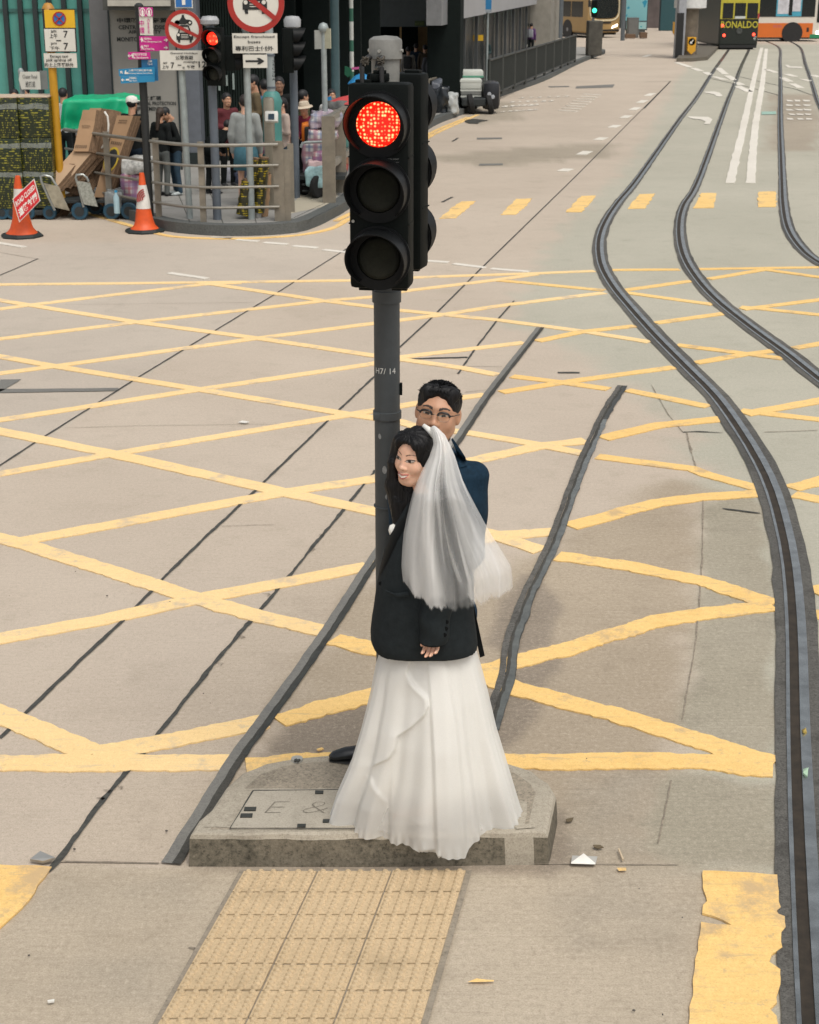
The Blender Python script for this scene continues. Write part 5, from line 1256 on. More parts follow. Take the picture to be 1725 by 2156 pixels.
for k in range(6):
    mb = MB(); mb.tube([(c.x, 34.8, zz[k]), (c.x, 34.8, zz[k + 1])], .045, 10); mb.build('band', mat('band_white', (.6, .62, .58), .5) if k % 2 else mat('band_green', (.03, .13, .085), .5), ps)
mb = MB(); mb.tube([(c.x, 34.8, ZP), (c.x, 34.8, zz[0])], .045, 10); mb.build('shaft', mat('band_white', (.6, .62, .58), .5), ps)
# shop entrance, its inside light painted as amber walls
YD = 52.0
se = thing('shop_entrance', W(890, 188, YD), 'grey-fronted building with an open lit entrance beyond the signal', 'building')
x0, z0 = z3(450, 0)[0], 0
zd = W(860, 56, YD).z
wall_px('fascia', 730, 936, YD, zd, 8, mat('fascia_grey', (.125, .14, .14), .6, var=.1), se, .4)
wall_px('inner_wall', 846, 934, YD + 3, 0, zd + .3, mat('wall_lit_amber', (.30, .19, .085), .7, var=.1), se); wall_px('inner_wall', 730, 880, YD + 2.2, 0, zd + .3, M_DKW, se)  # orange light of the entrance put into the inner wall colour
wall_px('door_jamb', 842, 846, YD - .05, 0, zd, mat('jamb_lit_amber', (.35, .22, .09), .6), se, .1)
mb = MB(); text_px(mb, 'EXIT 出口', *z3(780, 190), *z3(852, 212), YD, .02, -.09); cx_, cz_, w_, h_ = rect(*z3(775, 178), *z3(858, 220), YD)
sg = MB(); sg.box((cx_, YD - .04, cz_), (w_, .06, h_)); sgo = sg.build('exit_sign', mat('sign_olive', (.07, .10, .03), .5), se); mb.build('lettering', mat('sign_pale', (.22, .26, .1), .5), sgo)
# long facade that runs away down the street
A0, B0 = B(957, 222), B(1141, 107)
dr = (B0 - A0); Lf = dr.length; dr.normalize(); nr = Vector((-dr.y, dr.x, 0))
lf = thing('street_facade', A0, 'long pale upper wall over dark glazing running down the street', 'building', rz=math.atan2(dr.y, dr.x))
def facade_box(name, s0, s1, z0, z1, m, off=0.0, th=.4):
    mb = MB(); mb.box(((s0 + s1) / 2, off + th / 2, (z0 + z1) / 2), (s1 - s0, th, z1 - z0)); return mb.build(name, m, lf, local=True)
zb0 = W(967, 53, A0.y).z
Lz = Lf * .86
facade_box('upper_wall', 0, Lz, zb0, 8, M_LTW, -.05); facade_box('upper_wall', -2.2, 0, zb0 - .1, 8, mat('side_fascia', (.20, .205, .21), .6), .1)
facade_box('glazing', 0, Lz, -.15, zb0, mat('dark_glazing', (.014, .018, .018), .25), .25)
for k in range(9): facade_box('glazing_frame', Lz * k / 9 + .1, Lz * k / 9 + .22, -.15, zb0, mat('frame_grey', (.06, .065, .065), .5), .12, .1)
facade_box('corner_column', -.9, -.1, -.15, 8, mat('pier_dark', (.010, .014, .013), .9, spec=.1), -.25, .9)
for s in (.90, 1.02): 
    m_ = thing('stone_column', A0 + dr * Lf * s, 'broad stone column at the near end of the colonnade' if s < 1 else 'broad stone column at the far end of the colonnade', 'column', 'stone columns down the street', rz=math.atan2(dr.y, dr.x))
    mb = MB(); mb.box((0, 0, 4), (2.6, 1.4, 8)); mb.build('shaft', M_STONE, m_, local=True); mb = MB(); mb.box((0, 0, .2), (2.9, 1.7, .7)); mb.build('base', M_STONE, m_, local=True)
nt_ = thing('wall_notice', W(950, 100, A0.y - .3), 'small pale notice with a red line on the corner column', 'notice')
cx_, cz_, w_, h_ = rect(*z3(1088, 410), *z3(1160, 470), A0.y - .55); mb = MB(); mb.box((cx_, A0.y - .6, cz_), (w_, .04, h_)); mb.build('board', mat('notice_grey', (.25, .27, .29), .5), nt_)
mb = MB(); mb.box((cx_, A0.y - .625, cz_ + h_ * .35), (w_, .012, h_ * .18)); mb.build('red_line', mat('notice_red', (.35, .03, .03), .5), nt_)

# ------------------------------------------------------------------ railings down the street
def W2(px, py, o, d):
    """point on the vertical plane through o along d that is seen at the pixel"""
    r = ray(px, py); n_ = Vector((-d.y, d.x, 0)); t = (o - Vector((0, 0, HC))).dot(n_) / r.dot(n_); return Vector((0, 0, HC)) + r * t
E0, E1 = B(1052, 200), B(1222, 126)
ed = (E1 - E0); EL = ed.length; ed.normalize()
fz = W2(1035, 123, E0, ed).z if False else 1.12
M_FEN = mat('fence_dark', (.030, .034, .030), .55)
for k in range(9):
    p = E0 + ed * EL * (k / 9 - .09); q = E0 + ed * EL * ((k + 1) / 9 - .09 - .004)
    t = thing('railing_panel', p, 'dark railing panel, number %s along the far kerb counted from the market' % ('one two three four five six seven eight nine'.split()[k]), 'railing', 'dark railings along the kerb')
    L = (q - p).length; mb = MB(); up = Vector((0, 0, 1))
    mb.tube([p + up * fz, q + up * fz], .035, 6); mb.build('top_rail', M_FEN, t)
    mb = MB(); mb.tube([p + up * .12, q + up * .12], .03, 6); mb.build('bottom_rail', M_FEN, t)
    for e in (p, q): mb = MB(); mb.tube([e, e + up * (fz + .03)], .045, 8); mb.build('post', M_FEN, t)
    mb = MB(); nb = max(6, int(L / .13))
    for j in range(1, nb): e = p + (q - p) * (j / nb); mb.box(e + up * (.12 + fz) / 2, (.035, .035, fz - .12))
    mb.build('infill_bars', M_FEN, t)
t = thing('concrete_block', B(1253, 115), 'rough dark concrete block at the end of the railings', 'block')
c = W(*z4(1185, 445), B(1253, 117).y); s = mpp(1250, 90, c.y); mb = MB(); mb.box((c.x, c.y + .5, ZP + .78), (140 * .2136 * s, 1.1, 1.55), bev=.05); mb.build('block', mat('block_grey', (.075, .07, .058), .9, var=.4, scale=3, bump=.3), t)

# ------------------------------------------------------------------ vehicles at the far junction
M_TYRE = mat('tyre', (.012, .012, .012), .8); M_RIM = mat('wheel_rim', (.25, .25, .25), .4, .5); M_WIN = mat('bus_window', (.012, .016, .016), .12); M_HL = mat('headlamp', (1, .9, .7), .3, emit=5, var=.02); M_TAIL = mat('tail_lamp', (1, .06, .03), .4, emit=3, var=.02)
def wheel(parent, c, r=.48, w=.28, ax='X'):
    Mx = Matrix.Rotation(R(90), 4, 'Y') if ax == 'X' else Matrix.Rotation(R(90), 4, 'X')
    mb = MB(); mb.lathe([(r * .62, -w / 2), (r * .95, -w / 2), (r, -w * .3), (r, w * .3), (r * .95, w / 2), (r * .62, w / 2)], c, 22, Mx); o = mb.build('wheel', M_TYRE, parent, smooth=40, local=True)
    mb = MB(); mb.lathe([(0, -w * .52), (r * .25, -w * .54), (r * .3, -w * .40), (r * .6, -w * .44), (r * .6, w * .44), (r * .3, w * .4), (0, w * .52)], c, 18, Mx); mb.build('rim', M_RIM, o, smooth=40, local=True)
# gold double-deck bus; local: front at y=0 facing -y, length along +y
g0 = G(*z4(1268, 372)); M_GOLD = mat('gold_paint', (.36, .235, .095), .35, var=.12, scale=.7, spec=.6)
bus = thing('double_deck_bus', g0, 'gold double-deck bus with headlamps lit turning at the far junction', 'bus', rz=R(24))
def rounded_section(w, z0, z1, r, n=5):
    o = []
    for cx_, cz_, a0 in ((w / 2 - r, z1 - r, 0), (-w / 2 + r, z1 - r, 90), (-w / 2 + r * .6, z0 + r * .6, 180), (w / 2 - r * .6, z0 + r * .6, 270)):
        rr = r if a0 < 180 else r * .6
        for k in range(n + 1): a = R(a0 + 90 * k / n); o.append((cx_ + rr * math.cos(a), cz_ + rr * math.sin(a)))
    return o
def loft_body(secs):
    mb = MB(); n = len(secs[0][1]); vs = []
    for y, s in secs: vs += [(x, y, z) for x, z in s]
    fs = [(i * n + k, i * n + (k + 1) % n, (i + 1) * n + (k + 1) % n, (i + 1) * n + k) for i in range(len(secs) - 1) for k in range(n)] + [tuple(range(n)), tuple((len(secs) - 1) * n + k for k in range(n))[::-1]]
    return mb.add(vs, fs)
S_ = lambda w, z0, z1, r=.25: rounded_section(w, z0, z1, r)
loft_body([(0.0, S_(2.1, .45, 4.1)), (.06, S_(2.36, .34, 4.3)), (.3, S_(2.5, .3, 4.38)), (10.6, S_(2.5, .3, 4.38)), (10.8, S_(2.3, .4, 4.3))]).build('body', M_GOLD, bus, smooth=30, local=True)
def ushape(w, z0, z1, y): # big curved windscreen
    return [(w / 2 * math.copysign(abs(math.cos(R(a))) ** .5, math.cos(R(a))), y, z0 + (z1 - z0) * (.5 + .5 * math.copysign(abs(math.sin(R(a))) ** .6, math.sin(R(a))))) for a in range(0, 360, 15)]
mb = MB(); mb.prism(ushape(2.02, 1.18, 2.6, -.02), (0, .06, 0)); mb.build('windscreen', M_WIN, bus, local=True)
mb = MB(); mb.prism(ushape(2.02, 2.75, 4.0, -.02), (0, .06, 0)); mb.build('upper_windscreen', M_WIN, bus, local=True)
mb = MB(); a = ushape(2.16, 1.06, 2.68, -.01); mb.tube([Vector(p) for p in a] + [Vector(a[0])], .05, 6); mb.build('windscreen_trim', mat('pale_gold', (.62, .54, .36), .4), bus, local=True)
for s in (-1, 1):
    mb = MB(); mb.prism([(s * .58, -.04, .58), (s * .98, -.02, .72), (s * 1.02, .0, .86), (s * .62, -.03, .70)], (0, .05, 0)); mb.build('headlamp', M_HL, bus, local=True)
    mb = MB(); mb.tube([(s * 1.15, 0, 2.5), (s * 1.3, -.3, 2.5), (s * 1.3, -.3, 2.3)], .03, 6); mb.box((s * 1.3, -.32, 2.1), (.16, .1, .4), bev=.03); mb.build('mirror', M_CABLE, bus, local=True)
mb = MB(); mb.box((0, -.02, .46), (2.2, .06, .10)); mb.build('grille', M_CABLE, bus, local=True); mb = MB(); mb.box((0, -.015, .93), (1.0, .04, .10)); mb.build('badge_strip', M_CABLE, bus, local=True)
for s in (-1, 1):
    for k in range(6):
        mb = MB(); mb.box((s * 1.252, 1.3 + k * 1.55, 1.75), (.02, 1.45, .95)); mb.build('window', M_WIN, bus, local=True); mb = MB(); mb.box((s * 1.252, 1.3 + k * 1.55, 3.4), (.02, 1.45, .85)); mb.build('window', M_WIN, bus, local=True)
    for y in (2.5, 8.1): 
        mb = MB(); mb.lathe([(.62, -.02), (.62, .02)], (s * 1.245, y, .48), 20, Matrix.Rotation(R(90), 4, 'Y')); mb.build('wheel_arch', M_CABLE, bus, local=True); wheel(bus, (s * 1.12, y, .48))
mb = MB(); mb.box((0, 5.4, .28), (2.3, 10, .2)); mb.build('underside', M_CABLE, bus, local=True)
# orange and white bus, broadside, front to the right
o0 = G(*z5(1000, 408)); Yo = o0.y; M_OR = mat('orange_paint', (.62, .145, .018), .4, var=.06, scale=.5); M_OW = mat('white_paint', (.66, .62, .54), .4, var=.05)
ob = thing('city_bus', (W(1500, 80, Yo).x, Yo, 0), 'orange and white bus standing broadside behind the black and yellow tram', 'bus')
sc_ = mpp(1650, 60, Yo); Lb = (W(1735, 60, Yo).x - W(1500, 60, Yo).x)
zo = lambda y: W(1650, y * .21361, Yo).z
def obx(name, x0, x1, y0, y1, m, off=0.0, dep=.04, par=None, bev=0):
    a, b = (x0 - 670) * .21361 * sc_, (x1 - 670) * .21361 * sc_; mb = MB(); mb.box(((a + b) / 2, off + dep / 2, (zo(y0) + zo(y1)) / 2), (b - a, dep, abs(zo(y0) - zo(y1))), bev=bev); return mb.build(name, m, par or ob, local=True)
obx('body', 672, 1740, -200, 372, M_OW, .0, 2.4, bev=.18)
obx('orange_panel', 690, 1655, 226, 366, M_OR, -.015, .03); obx('window_band', 700, 1665, -20, 164, M_WIN, -.02, .03); obx('upper_window_band', 700, 1690, -190, -60, M_WIN, -.02, .03)
for x in (900, 1100, 1290, 1530): obx('window_post', x, x + 6, -20, 164, mat('post_dark', (.05, .05, .05), .5), -.028, .02)
obx('advert_panel', 1283, 1532, -60, 160, mat('advert_blue', (.06, .33, .45), .5), -.03, .02); obx('advert_figure', 1296, 1410, -60, 135, mat('advert_pale', (.55, .55, .58), .5, var=.25, scale=3), -.038, .015); obx('advert_figure', 1430, 1520, -60, 110, mat('advert_pale', (.55, .55, .58), .5, var=.25, scale=3), -.038, .015); obx('advert_figure', 1405, 1440, -40, 150, M_WIN, -.042, .01)
obx('green_skirt', 1630, 1738, 336, 374, mat('green_panel', (.02, .22, .10), .5), -.02, .03); obx('hatch', 1595, 1618, 270, 312, M_CABLE, -.022, .02)
obx('headlamp', 1690, 1732, 305, 335, M_HL, -.03, .04); obx('windscreen', 1690, 1742, -20, 220, M_WIN, -.02, .4)
obx('rear_stripe', 672, 690, 150, 330, M_OR, -.02, .03); obx('rear_glass', 692, 730, 120, 280, M_WIN, -.03, .02)
mb = MB(); text_into(mb, '城巴 巴士', ((1265 - 670) * .21361 * sc_, -.02, zo(270)), (1, 0, 0), (0, 0, 1), 85 * .2136 * sc_, 26 * .2136 * sc_, .01); mb.build('lettering', mat('letter_purple', (.45, .12, .2), .5), ob, local=True)
for x in (1455, 800):
    cxx = (x - 670) * .21361 * sc_; mb = MB(); mb.lathe([(.62, -.03), (.62, .03)], (cxx, -.02, .5), 22, Matrix.Rotation(R(90), 4, 'X')); mb.build('wheel_arch', M_CABLE, ob, local=True); wheel(ob, (cxx, .12, .5), .5, .3, 'Y'); wheel(ob, (cxx, 2.2, .5), .5, .3, 'Y')
mb = MB(); mb.box((Lb * .5, 1.2, .25), (Lb * .94, 2.2, .2)); mb.build('underside', M_CABLE, ob, local=True)
# tram, seen from behind
Yt = G(1556, 104).y; zt_ = lambda y: W(1556, y * .21361, Yt).z; st = mpp(1556, 60, Yt)
t0 = Vector((W(z5(935, 300)[0], 60, Yt).x, Yt, 0))
tr_ = thing('tram', t0, 'narrow black and yellow double-deck tram seen from behind on the rails', 'tram')
def tx(x): return (x - 935) * .21361 * st
def tbx(name, x0, x1, y0, y1, m, off=0.0, dep=.04, par=None, bev=0):
    mb = MB(); mb.box(((tx(x0) + tx(x1)) / 2, off + dep / 2, (zt_(y0) + zt_(y1)) / 2), (abs(tx(x1) - tx(x0)), dep, abs(zt_(y0) - zt_(y1))), bev=bev); return mb.build(name, m, par or tr_, local=True)
M_TB = mat('tram_black', (.010, .014, .010), .4); M_TY = mat('tram_yellow', (.46, .40, .035), .45)
tbx('body', 740, 1130, -420, 455, M_TB, .02, 8.0, bev=.12)
tbx('yellow_frame', 744, 1126, -40, 186, M_TY, -.02, .05); 
for x0, x1 in ((766, 868), (884, 990), (1006, 1110)): tbx('window', x0, x1, 28, 180, M_WIN, -.035, .03)
tbx('yellow_roof_line', 744, 1126, -260, -190, M_TY, -.02, .05); tbx('upper_window', 770, 1105, -180, -60, M_WIN, -.035, .03)
tbx('white_plate', 888, 990, 158, 182, mat('plate_white', (.55, .58, .55), .5), -.05, .02); tbx('side_red_strip', 1112, 1128, 130, 180, mat('strip_red', (.4, .04, .04), .5), -.04, .02)
mb = MB(); text_into(mb, 'RONALDO', (tx(755), -.012, zt_(275)), (1, 0, 0), (0, 0, 1), tx(1122) - tx(755), zt_(205) - zt_(275), .02); mb.build('lettering', M_TY, tr_, local=True)
for x, y in ((793, 347), (1085, 338), (772, 250)):
    mb = MB(); mb.lathe([(.08, 0), (.07, .03), (0, .04)], (tx(x), .0, zt_(y)), 12, Matrix.Rotation(R(90), 4, 'X')); mb.build('tail_lamp', M_TAIL, tr_, local=True)
mb = MB(); mb.lathe([(.16, 0), (.16, .04), (.10, .05), (0, .03)], (tx(940), .02, zt_(305)), 18, Matrix.Rotation(R(90), 4, 'X')); mb.build('coupler_plate', mat('coupler', (.05, .055, .05), .5), tr_, local=True)
mb = MB(); text_into(mb, '47', (tx(1085), -.005, zt_(398)), (1, 0, 0), (0, 0, 1), tx(1112) - tx(1085), .22, .01); mb.build('lettering', mat('plate_white', (.55, .58, .55), .5), tr_, local=True)
tbx('bumper', 752, 1118, 440, 470, M_CABLE, -.05, .2); tbx('truck', 770, 1100, 455, 490, M_CABLE, .3, 4)
# ------------------------------------------------------------------ flyover column and its little island
c0 = G(*z5(445, 575)); Yk = c0.y
pts = [G(*z5(*q)) for q in ((318, 608), (340, 580), (560, 480), (745, 455), (735, 480), (625, 592), (480, 606))]
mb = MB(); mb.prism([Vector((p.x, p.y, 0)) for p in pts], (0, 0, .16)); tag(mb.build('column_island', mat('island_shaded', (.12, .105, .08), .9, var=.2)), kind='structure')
cl = thing('concrete_column', (c0.x, Yk + .6, 0), 'thick concrete column with a white collar at the tram junction', 'column')
r_ = 100 * .21361 * mpp(1450, 80, Yk)
mb = MB(); mb.tube([(c0.x, Yk + .8, 0), (c0.x, Yk + .8, 9)], r_, 28); mb.build('shaft', mat('column_brown', (.14, .115, .085), .85, var=.35, scale=3, bump=.3), cl, smooth=60)
mb = MB(); cxx = W(z5(375, 300)[0], 60, Yk - .3).x; mb.box((cxx, Yk + .3, 4), (72 * .2136 * mpp(1450, 80, Yk), 1.0, 8)); mb.build('side_panel', mat('panel_grey', (.33, .34, .36), .6), cl)
mb = MB(); mb.box((W(z5(358, 300)[0], 60, Yk - .4).x, Yk - .25, 1.05), (.32, .12, 2.0)); mb.build('cabinet', M_CABLE, cl)
zc_ = W(1453, 19, Yk).z; mb = MB(); mb.lathe([(r_ * 1.05, zc_), (r_ * 1.58, zc_ + .05), (r_ * 1.6, zc_ + 2.6)], (c0.x + .05, Yk + .8, 0), 32); mb.build('collar', mat('collar_white', (.62, .62, .6), .6), cl, smooth=50)
def shield(name, lab, rectpx, Y, sign=True):
    x0, y0, x1, y1 = rectpx; cx_, cz_, w_, h_ = rect(x0, y0, x1, y1, Y); t = thing(name, (cx_, Y, ZP), lab, 'sign')
    mb = MB(); mb.prism([(cx_ - w_ / 2, Y, cz_ + h_ / 2), (cx_ + w_ / 2, Y, cz_ + h_ / 2), (cx_ + w_ / 2, Y, cz_ - h_ * .28), (cx_, Y, cz_ - h_ / 2), (cx_ - w_ / 2, Y, cz_ - h_ * .28)], (0, .3, 0)); mb.build('board', mat('sign_amber', (.72, .36, .02), .5, var=.05), t)
    if sign:
        mb = MB(); mb.lathe([(w_ * .42, 0), (0, 0)], (cx_, Y - .012, cz_ + h_ * .24), 24, Matrix.Rotation(R(90), 4, 'X')); mb.build('disc', mat('sign_blue', (.02, .14, .40), .5), t)
        mb = MB(); d = w_ * .24; mb.prism([(cx_ + d, Y - .02, cz_ + h_ * .24 + d), (cx_ + d * .6, Y - .02, cz_ + h_ * .24 + d * 1.1), (cx_ - d * .5, Y - .02, cz_ + h_ * .24 - d * .1), (cx_ - d * .9, Y - .02, cz_ + h_ * .24 + d * .3), (cx_ - d, Y - .02, cz_ + h_ * .24 - d), (cx_ + d * .3, Y - .02, cz_ + h_ * .24 - d * .9), (cx_ - d * .1, Y - .02, cz_ + h_ * .24 - d * .5)], (0, .005, 0)); mb.build('arrow', M_PAPER, t)
shield('keep_left_sign', 'amber shield sign with a blue arrow disc on the concrete column', (*z5(430, 365), *z5(510, 535)), Yk - .35)
shield('amber_marker', 'plain amber marker board on the far side of the concrete column', (*z5(291, 215), *z5(331, 350)), Yk + 3, False)

# ------------------------------------------------------------------ what closes the view
YB2 = 128.0
fb = thing('far_building', (0, YB2, 0), 'dark shopfronts closing the street behind the buses', 'building')
a, b = W(900, 40, YB2).x, W(2000, 40, YB2).x; mb = MB(); mb.box(((a + b) / 2, YB2 + 2, 5), (b - a, 4, 10)); mb.build('front', mat('far_front', (.028, .036, .034), .7, var=.5, scale=.25), fb)
for k, (x0, x1, y1, cc) in enumerate(((1140, 1175, 60, (.10, .085, .06)), (1320, 1345, 70, (.16, .16, .15)), (1362, 1392, 72, (.10, .08, .075)), (1392, 1427, 62, (.03, .09, .10)), (1472, 1500, 66, (.02, .05, .05)), (1640, 1725, 40, (.04, .05, .05)))):
    cx_, cz_, w_, h_ = rect(x0, -60, x1, y1, YB2); mb = MB(); mb.box((cx_, YB2 - .05, cz_), (w_, .2, h_)); mb.build('shopfront', mat('shopfront_%s' % 'abcdef'[k], cc, .5, var=.5, scale=.5), fb)
def advert(name, lab, px4, Y, cols, sc=1.2):
    x0, y0, x1, y1 = px4; cx_, cz_, w_, h_ = rect(x0, y0, x1, y1, Y); t = thing(name, (cx_, Y, 0), lab, 'advert')
    m, nt, nd, lk, p = new_mat(name + '_print'); tc = N(nd, 'ShaderNodeTexCoord'); nz = N(nd, 'ShaderNodeTexNoise'); nz.inputs['Scale'].default_value = sc; nz.inputs['Detail'].default_value = 3
    lk.new(tc.outputs['Object'], nz.inputs['Vector']); cr = N(nd, 'ShaderNodeValToRGB'); cr.color_ramp.interpolation = 'CONSTANT'
    for i, c in enumerate(cols):
        e = cr.color_ramp.elements[i] if i < 2 else cr.color_ramp.elements.new(0); e.position = .3 + .4 * i / len(cols); e.color = rgba(c)
    lk.new(nz.outputs['Fac'], cr.inputs['Fac']); lk.new(cr.outputs['Color'], p.inputs['Base Color']); p.inputs['Roughness'].default_value = .4
    mb = MB(); mb.box((cx_, Y, cz_), (w_, .12, h_)); mb.build('print_panel', m, t); mb = MB(); mb.box((cx_, Y + .15, cz_), (w_ + .16, .14, h_ + .16)); mb.build('frame', mat('advert_frame', (.05, .06, .065), .5), t); mb = MB(); mb.box((cx_, Y + .1, (cz_ - h_ / 2) / 2), (w_ * .9, .2, cz_ - h_ / 2)); mb.build('plinth', M_KERB, t)
advert('advert_panel', 'tall turquoise and white printed panel behind the gold bus', (*z4(1492, -120), *z4(1700, 205)), 112, [(.02, .17, .27), (.05, .35, .45), (.5, .6, .62), (.02, .25, .38), (.2, .45, .48)])
advert('advert_panel', 'turquoise panel below the printed panel behind the grey cabinet', (*z4(1494, 215), *z4(1690, 285)), 111, [(.02, .25, .33), (.04, .33, .40), (.3, .5, .5)])
advert('advert_panel', 'many-coloured printed panel beside the stone columns', (*z4(648, -60), *z4(760, 330)), 116, [(.02, .06, .10), (.03, .2, .16), (.35, .06, .12), (.05, .25, .33), (.3, .28, .2), (.08, .35, .3)], 1.6)
advert('advert_panel', 'orange and red printed panel beside the gold bus', (*z4(775, -60), *z4(826, 200)), 117, [(.4, .14, .02), (.3, .04, .04), (.35, .3, .22)], 1.6)
advert('advert_panel', 'dim teal mural panel beside the concrete column', (*z5(165, -60), *z5(332, 300)), 120, [(.02, .055, .06), (.04, .10, .10), (.12, .17, .15), (.02, .07, .08)], .8)
def box_thing(name, lab, cat, px4, Y, dep, m, z0=0.0, part='casing'):
    x0, y0, x1, y1 = px4; cx_, cz_, w_, h_ = rect(x0, y0, x1, y1, Y); t = thing(name, (cx_, Y, z0), lab, cat); mb = MB(); mb.box((cx_, Y + dep / 2, cz_), (w_, dep, h_), bev=.02); mb.build(part, m, t); return t, cx_, cz_, w_, h_
t, cx_, cz_, w_, h_ = box_thing('control_cabinet', 'grey roadside control cabinet before the turquoise panel', 'cabinet', (*z4(1508, 172), *z4(1616, 372)), 105, .6, mat('cabinet_grey', (.12, .12, .115), .6), part='casing'); mb = MB(); mb.box((cx_, 104.98, cz_), (w_ * .8, .04, h_ * .85)); mb.build('door', mat('cabinet_door', (.14, .14, .13), .6), t)
box_thing('planter_box', 'brown planter box on the far pavement beside the cabinet', 'planter', (*z4(1490, 335), *z4(1585, 375)), 103, .6, mat('planter_brown', (.14, .085, .05), .8))
box_thing('planter_box', 'brown planter with pale flowers on the far pavement', 'planter', (*z4(1632, 318), *z4(1700, 375)), 103, .6, mat('planter_brown', (.14, .085, .05), .8))
def far_post(x, y0, y1, w, lab, lamp=None, Y=96):
    t = thing('signal_post', (W(x, 50, Y).x, Y, 0), lab, 'traffic light'); mb = MB(); c = W(x, 50, Y); mb.tube([(c.x, Y, 0), (c.x, Y, W(x, y0, Y).z)], w * mpp(x, 50, Y) / 2, 10); mb.build('pole', mat('post_bluegrey', (.10, .115, .125), .5), t)
    if lamp:
        q = W(*lamp, Y - .2); mb = MB(); mb.box((q.x, Y, q.z + .1), (.32, .26, .95), bev=.04); h = mb.build('signal_head', M_BLK, t); mb = MB(); mb.lathe([(.13, 0), (.1, .04), (0, .05)], (q.x, Y - .14, q.z), 14, Matrix.Rotation(R(90), 4, 'X')); mb.build('green_lamp', M_GREENF, h)
far_post(z4(1165, 0)[0], -40, 70, 5, 'grey signal post with a green light in front of the gold bus', z4(1181, 102)); far_post(z4(762, 0)[0], -40, 95, 3, 'slim signal post with a green light beside the many-coloured panel', z4(664, 12), 92); far_post(z4(845, 0)[0], -40, 90, 10, 'thick dark grey post at the kerb beside the gold bus', None, 90); far_post(z4(1462, 0)[0], -40, 80, 9, 'thick pale grey post between the gold bus and the turquoise panel', None, 100)
# ------------------------------------------------------------------ signs and posts at the corner
M_GALV = mat('galvanised_post', (.30, .34, .335), .5, .2, var=.2, scale=8); M_BGREY = mat('bluegrey_post', (.105, .125, .15), .5, var=.15, scale=6)
M_WSIGN = mat('sign_white', (.66, .64, .57), .45, var=.06, scale=3); M_SRED = mat('sign_red', (.36, .022, .016), .45, var=.08); M_SBLK = mat('sign_black', (.014, .016, .016), .5)
M_SBLUE = mat('sign_blue', (.012, .16, .42), .45, var=.06); M_SYEL = mat('sign_yellow', (.72, .42, .015), .45, var=.05); M_PINK = mat('sign_magenta', (.55, .012, .24), .45, var=.05); M_CYAN = mat('sign_cyan', (.015, .22, .42), .45, var=.06)
M_STEEL = mat('rail_steel_tan', (.25, .235, .20), .45, .35, var=.2, scale=6); M_RPOST = mat('rail_post_tan', (.20, .175, .135), .6, .1, var=.25, scale=5)
RX = Matrix.Rotation(R(90), 4, 'X')
def post_to(t, p0, x1, y1, r, m, name='post', cap=True):
    mb = MB(); q = W(x1, y1, p0.y); mb.tube([p0, Vector((p0.x, p0.y, q.z))], r, 14); o = mb.build(name, m, t, smooth=60)
    if cap: mb = MB(); mb.lathe([(r * 1.15, q.z - .02), (r * 1.15, q.z + .02), (r * .6, q.z + .05), (0, q.z + .055)], (p0.x, p0.y, 0), 14); mb.build('post_cap', m, t, smooth=40)
    return o
def plate(t, name, x0, y0, x1, y1, Y, m, dy=-.08, border=None, bev=.015):
    cx_, cz_, w_, h_ = rect(x0, y0, x1, y1, Y + dy); mb = MB()
    if border: mb.box((cx_, Y + dy + .006, cz_), (w_, .012, h_)); bo = mb.build('border', border, t); mb = MB(); mb.box((cx_, Y + dy - .003, cz_), (w_ - .035, .008, h_ - .035)); return mb.build(name, m, t)
    mb.box((cx_, Y + dy, cz_), (w_, .014, h_)); return mb.build(name, m, t)
def letters(par, items, Y, m, dy=-.096, bold=.016):
    for s, a, b in items:
        mb = MB(); text_px(mb, s, a[0], a[1], b[0], b[1], Y, bold, dy); mb.build('lettering', m, par)
def disc(par, name, cx_, cz_, r0, r1, Y, m, n=36):
    mb = MB(); mb.lathe([(r1, 0), (r0, 0)] if r0 > 0 else [(r1, 0), (0, 0)], (cx_, Y, cz_), n, RX, close=False); return mb.build(name, m, par, recalc=False)
def flat(par, name, polys, Y, m, th=.004):
    mb = MB()
    for pl in polys: mb.prism([(x, Y, z) for x, z in pl], (0, -th, 0))
    return mb.build(name, m, par)
def car_pict(par, cx_, cz_, s, Y):
    P = lambda l: [(cx_ + x * s, cz_ + z * s) for x, z in l]
    flat(par, 'pictogram', [P([(-.50, .02), (-.42, .16), (.42, .16), (.50, .02), (.50, -.26), (-.50, -.26)]), P([(-.44, -.24), (-.28, -.24), (-.28, -.42), (-.40, -.42)]), P([(.28, -.24), (.44, -.24), (.40, -.42), (.28, -.42)]), P([(-.40, .15), (-.28, .55), (-.20, .60), (.20, .60), (.28, .55), (.40, .15), (.32, .15), (.21, .49), (-.21, .49), (-.32, .15)])], Y, M_SBLK)
    flat(par, 'pictogram_detail', [P([(-.22, .06 - k * .09), (.22, .06 - k * .09), (.20, .03 - k * .09), (-.20, .03 - k * .09)]) for k in range(3)] + [P([(-.37 + .085 * math.cos(a), .03 + .085 * math.sin(a)) for a in [R(t) for t in range(0, 360, 30)]]), P([(.37 + .085 * math.cos(a), .03 + .085 * math.sin(a)) for a in [R(t) for t in range(0, 360, 30)]])], Y - .004, M_WSIGN)
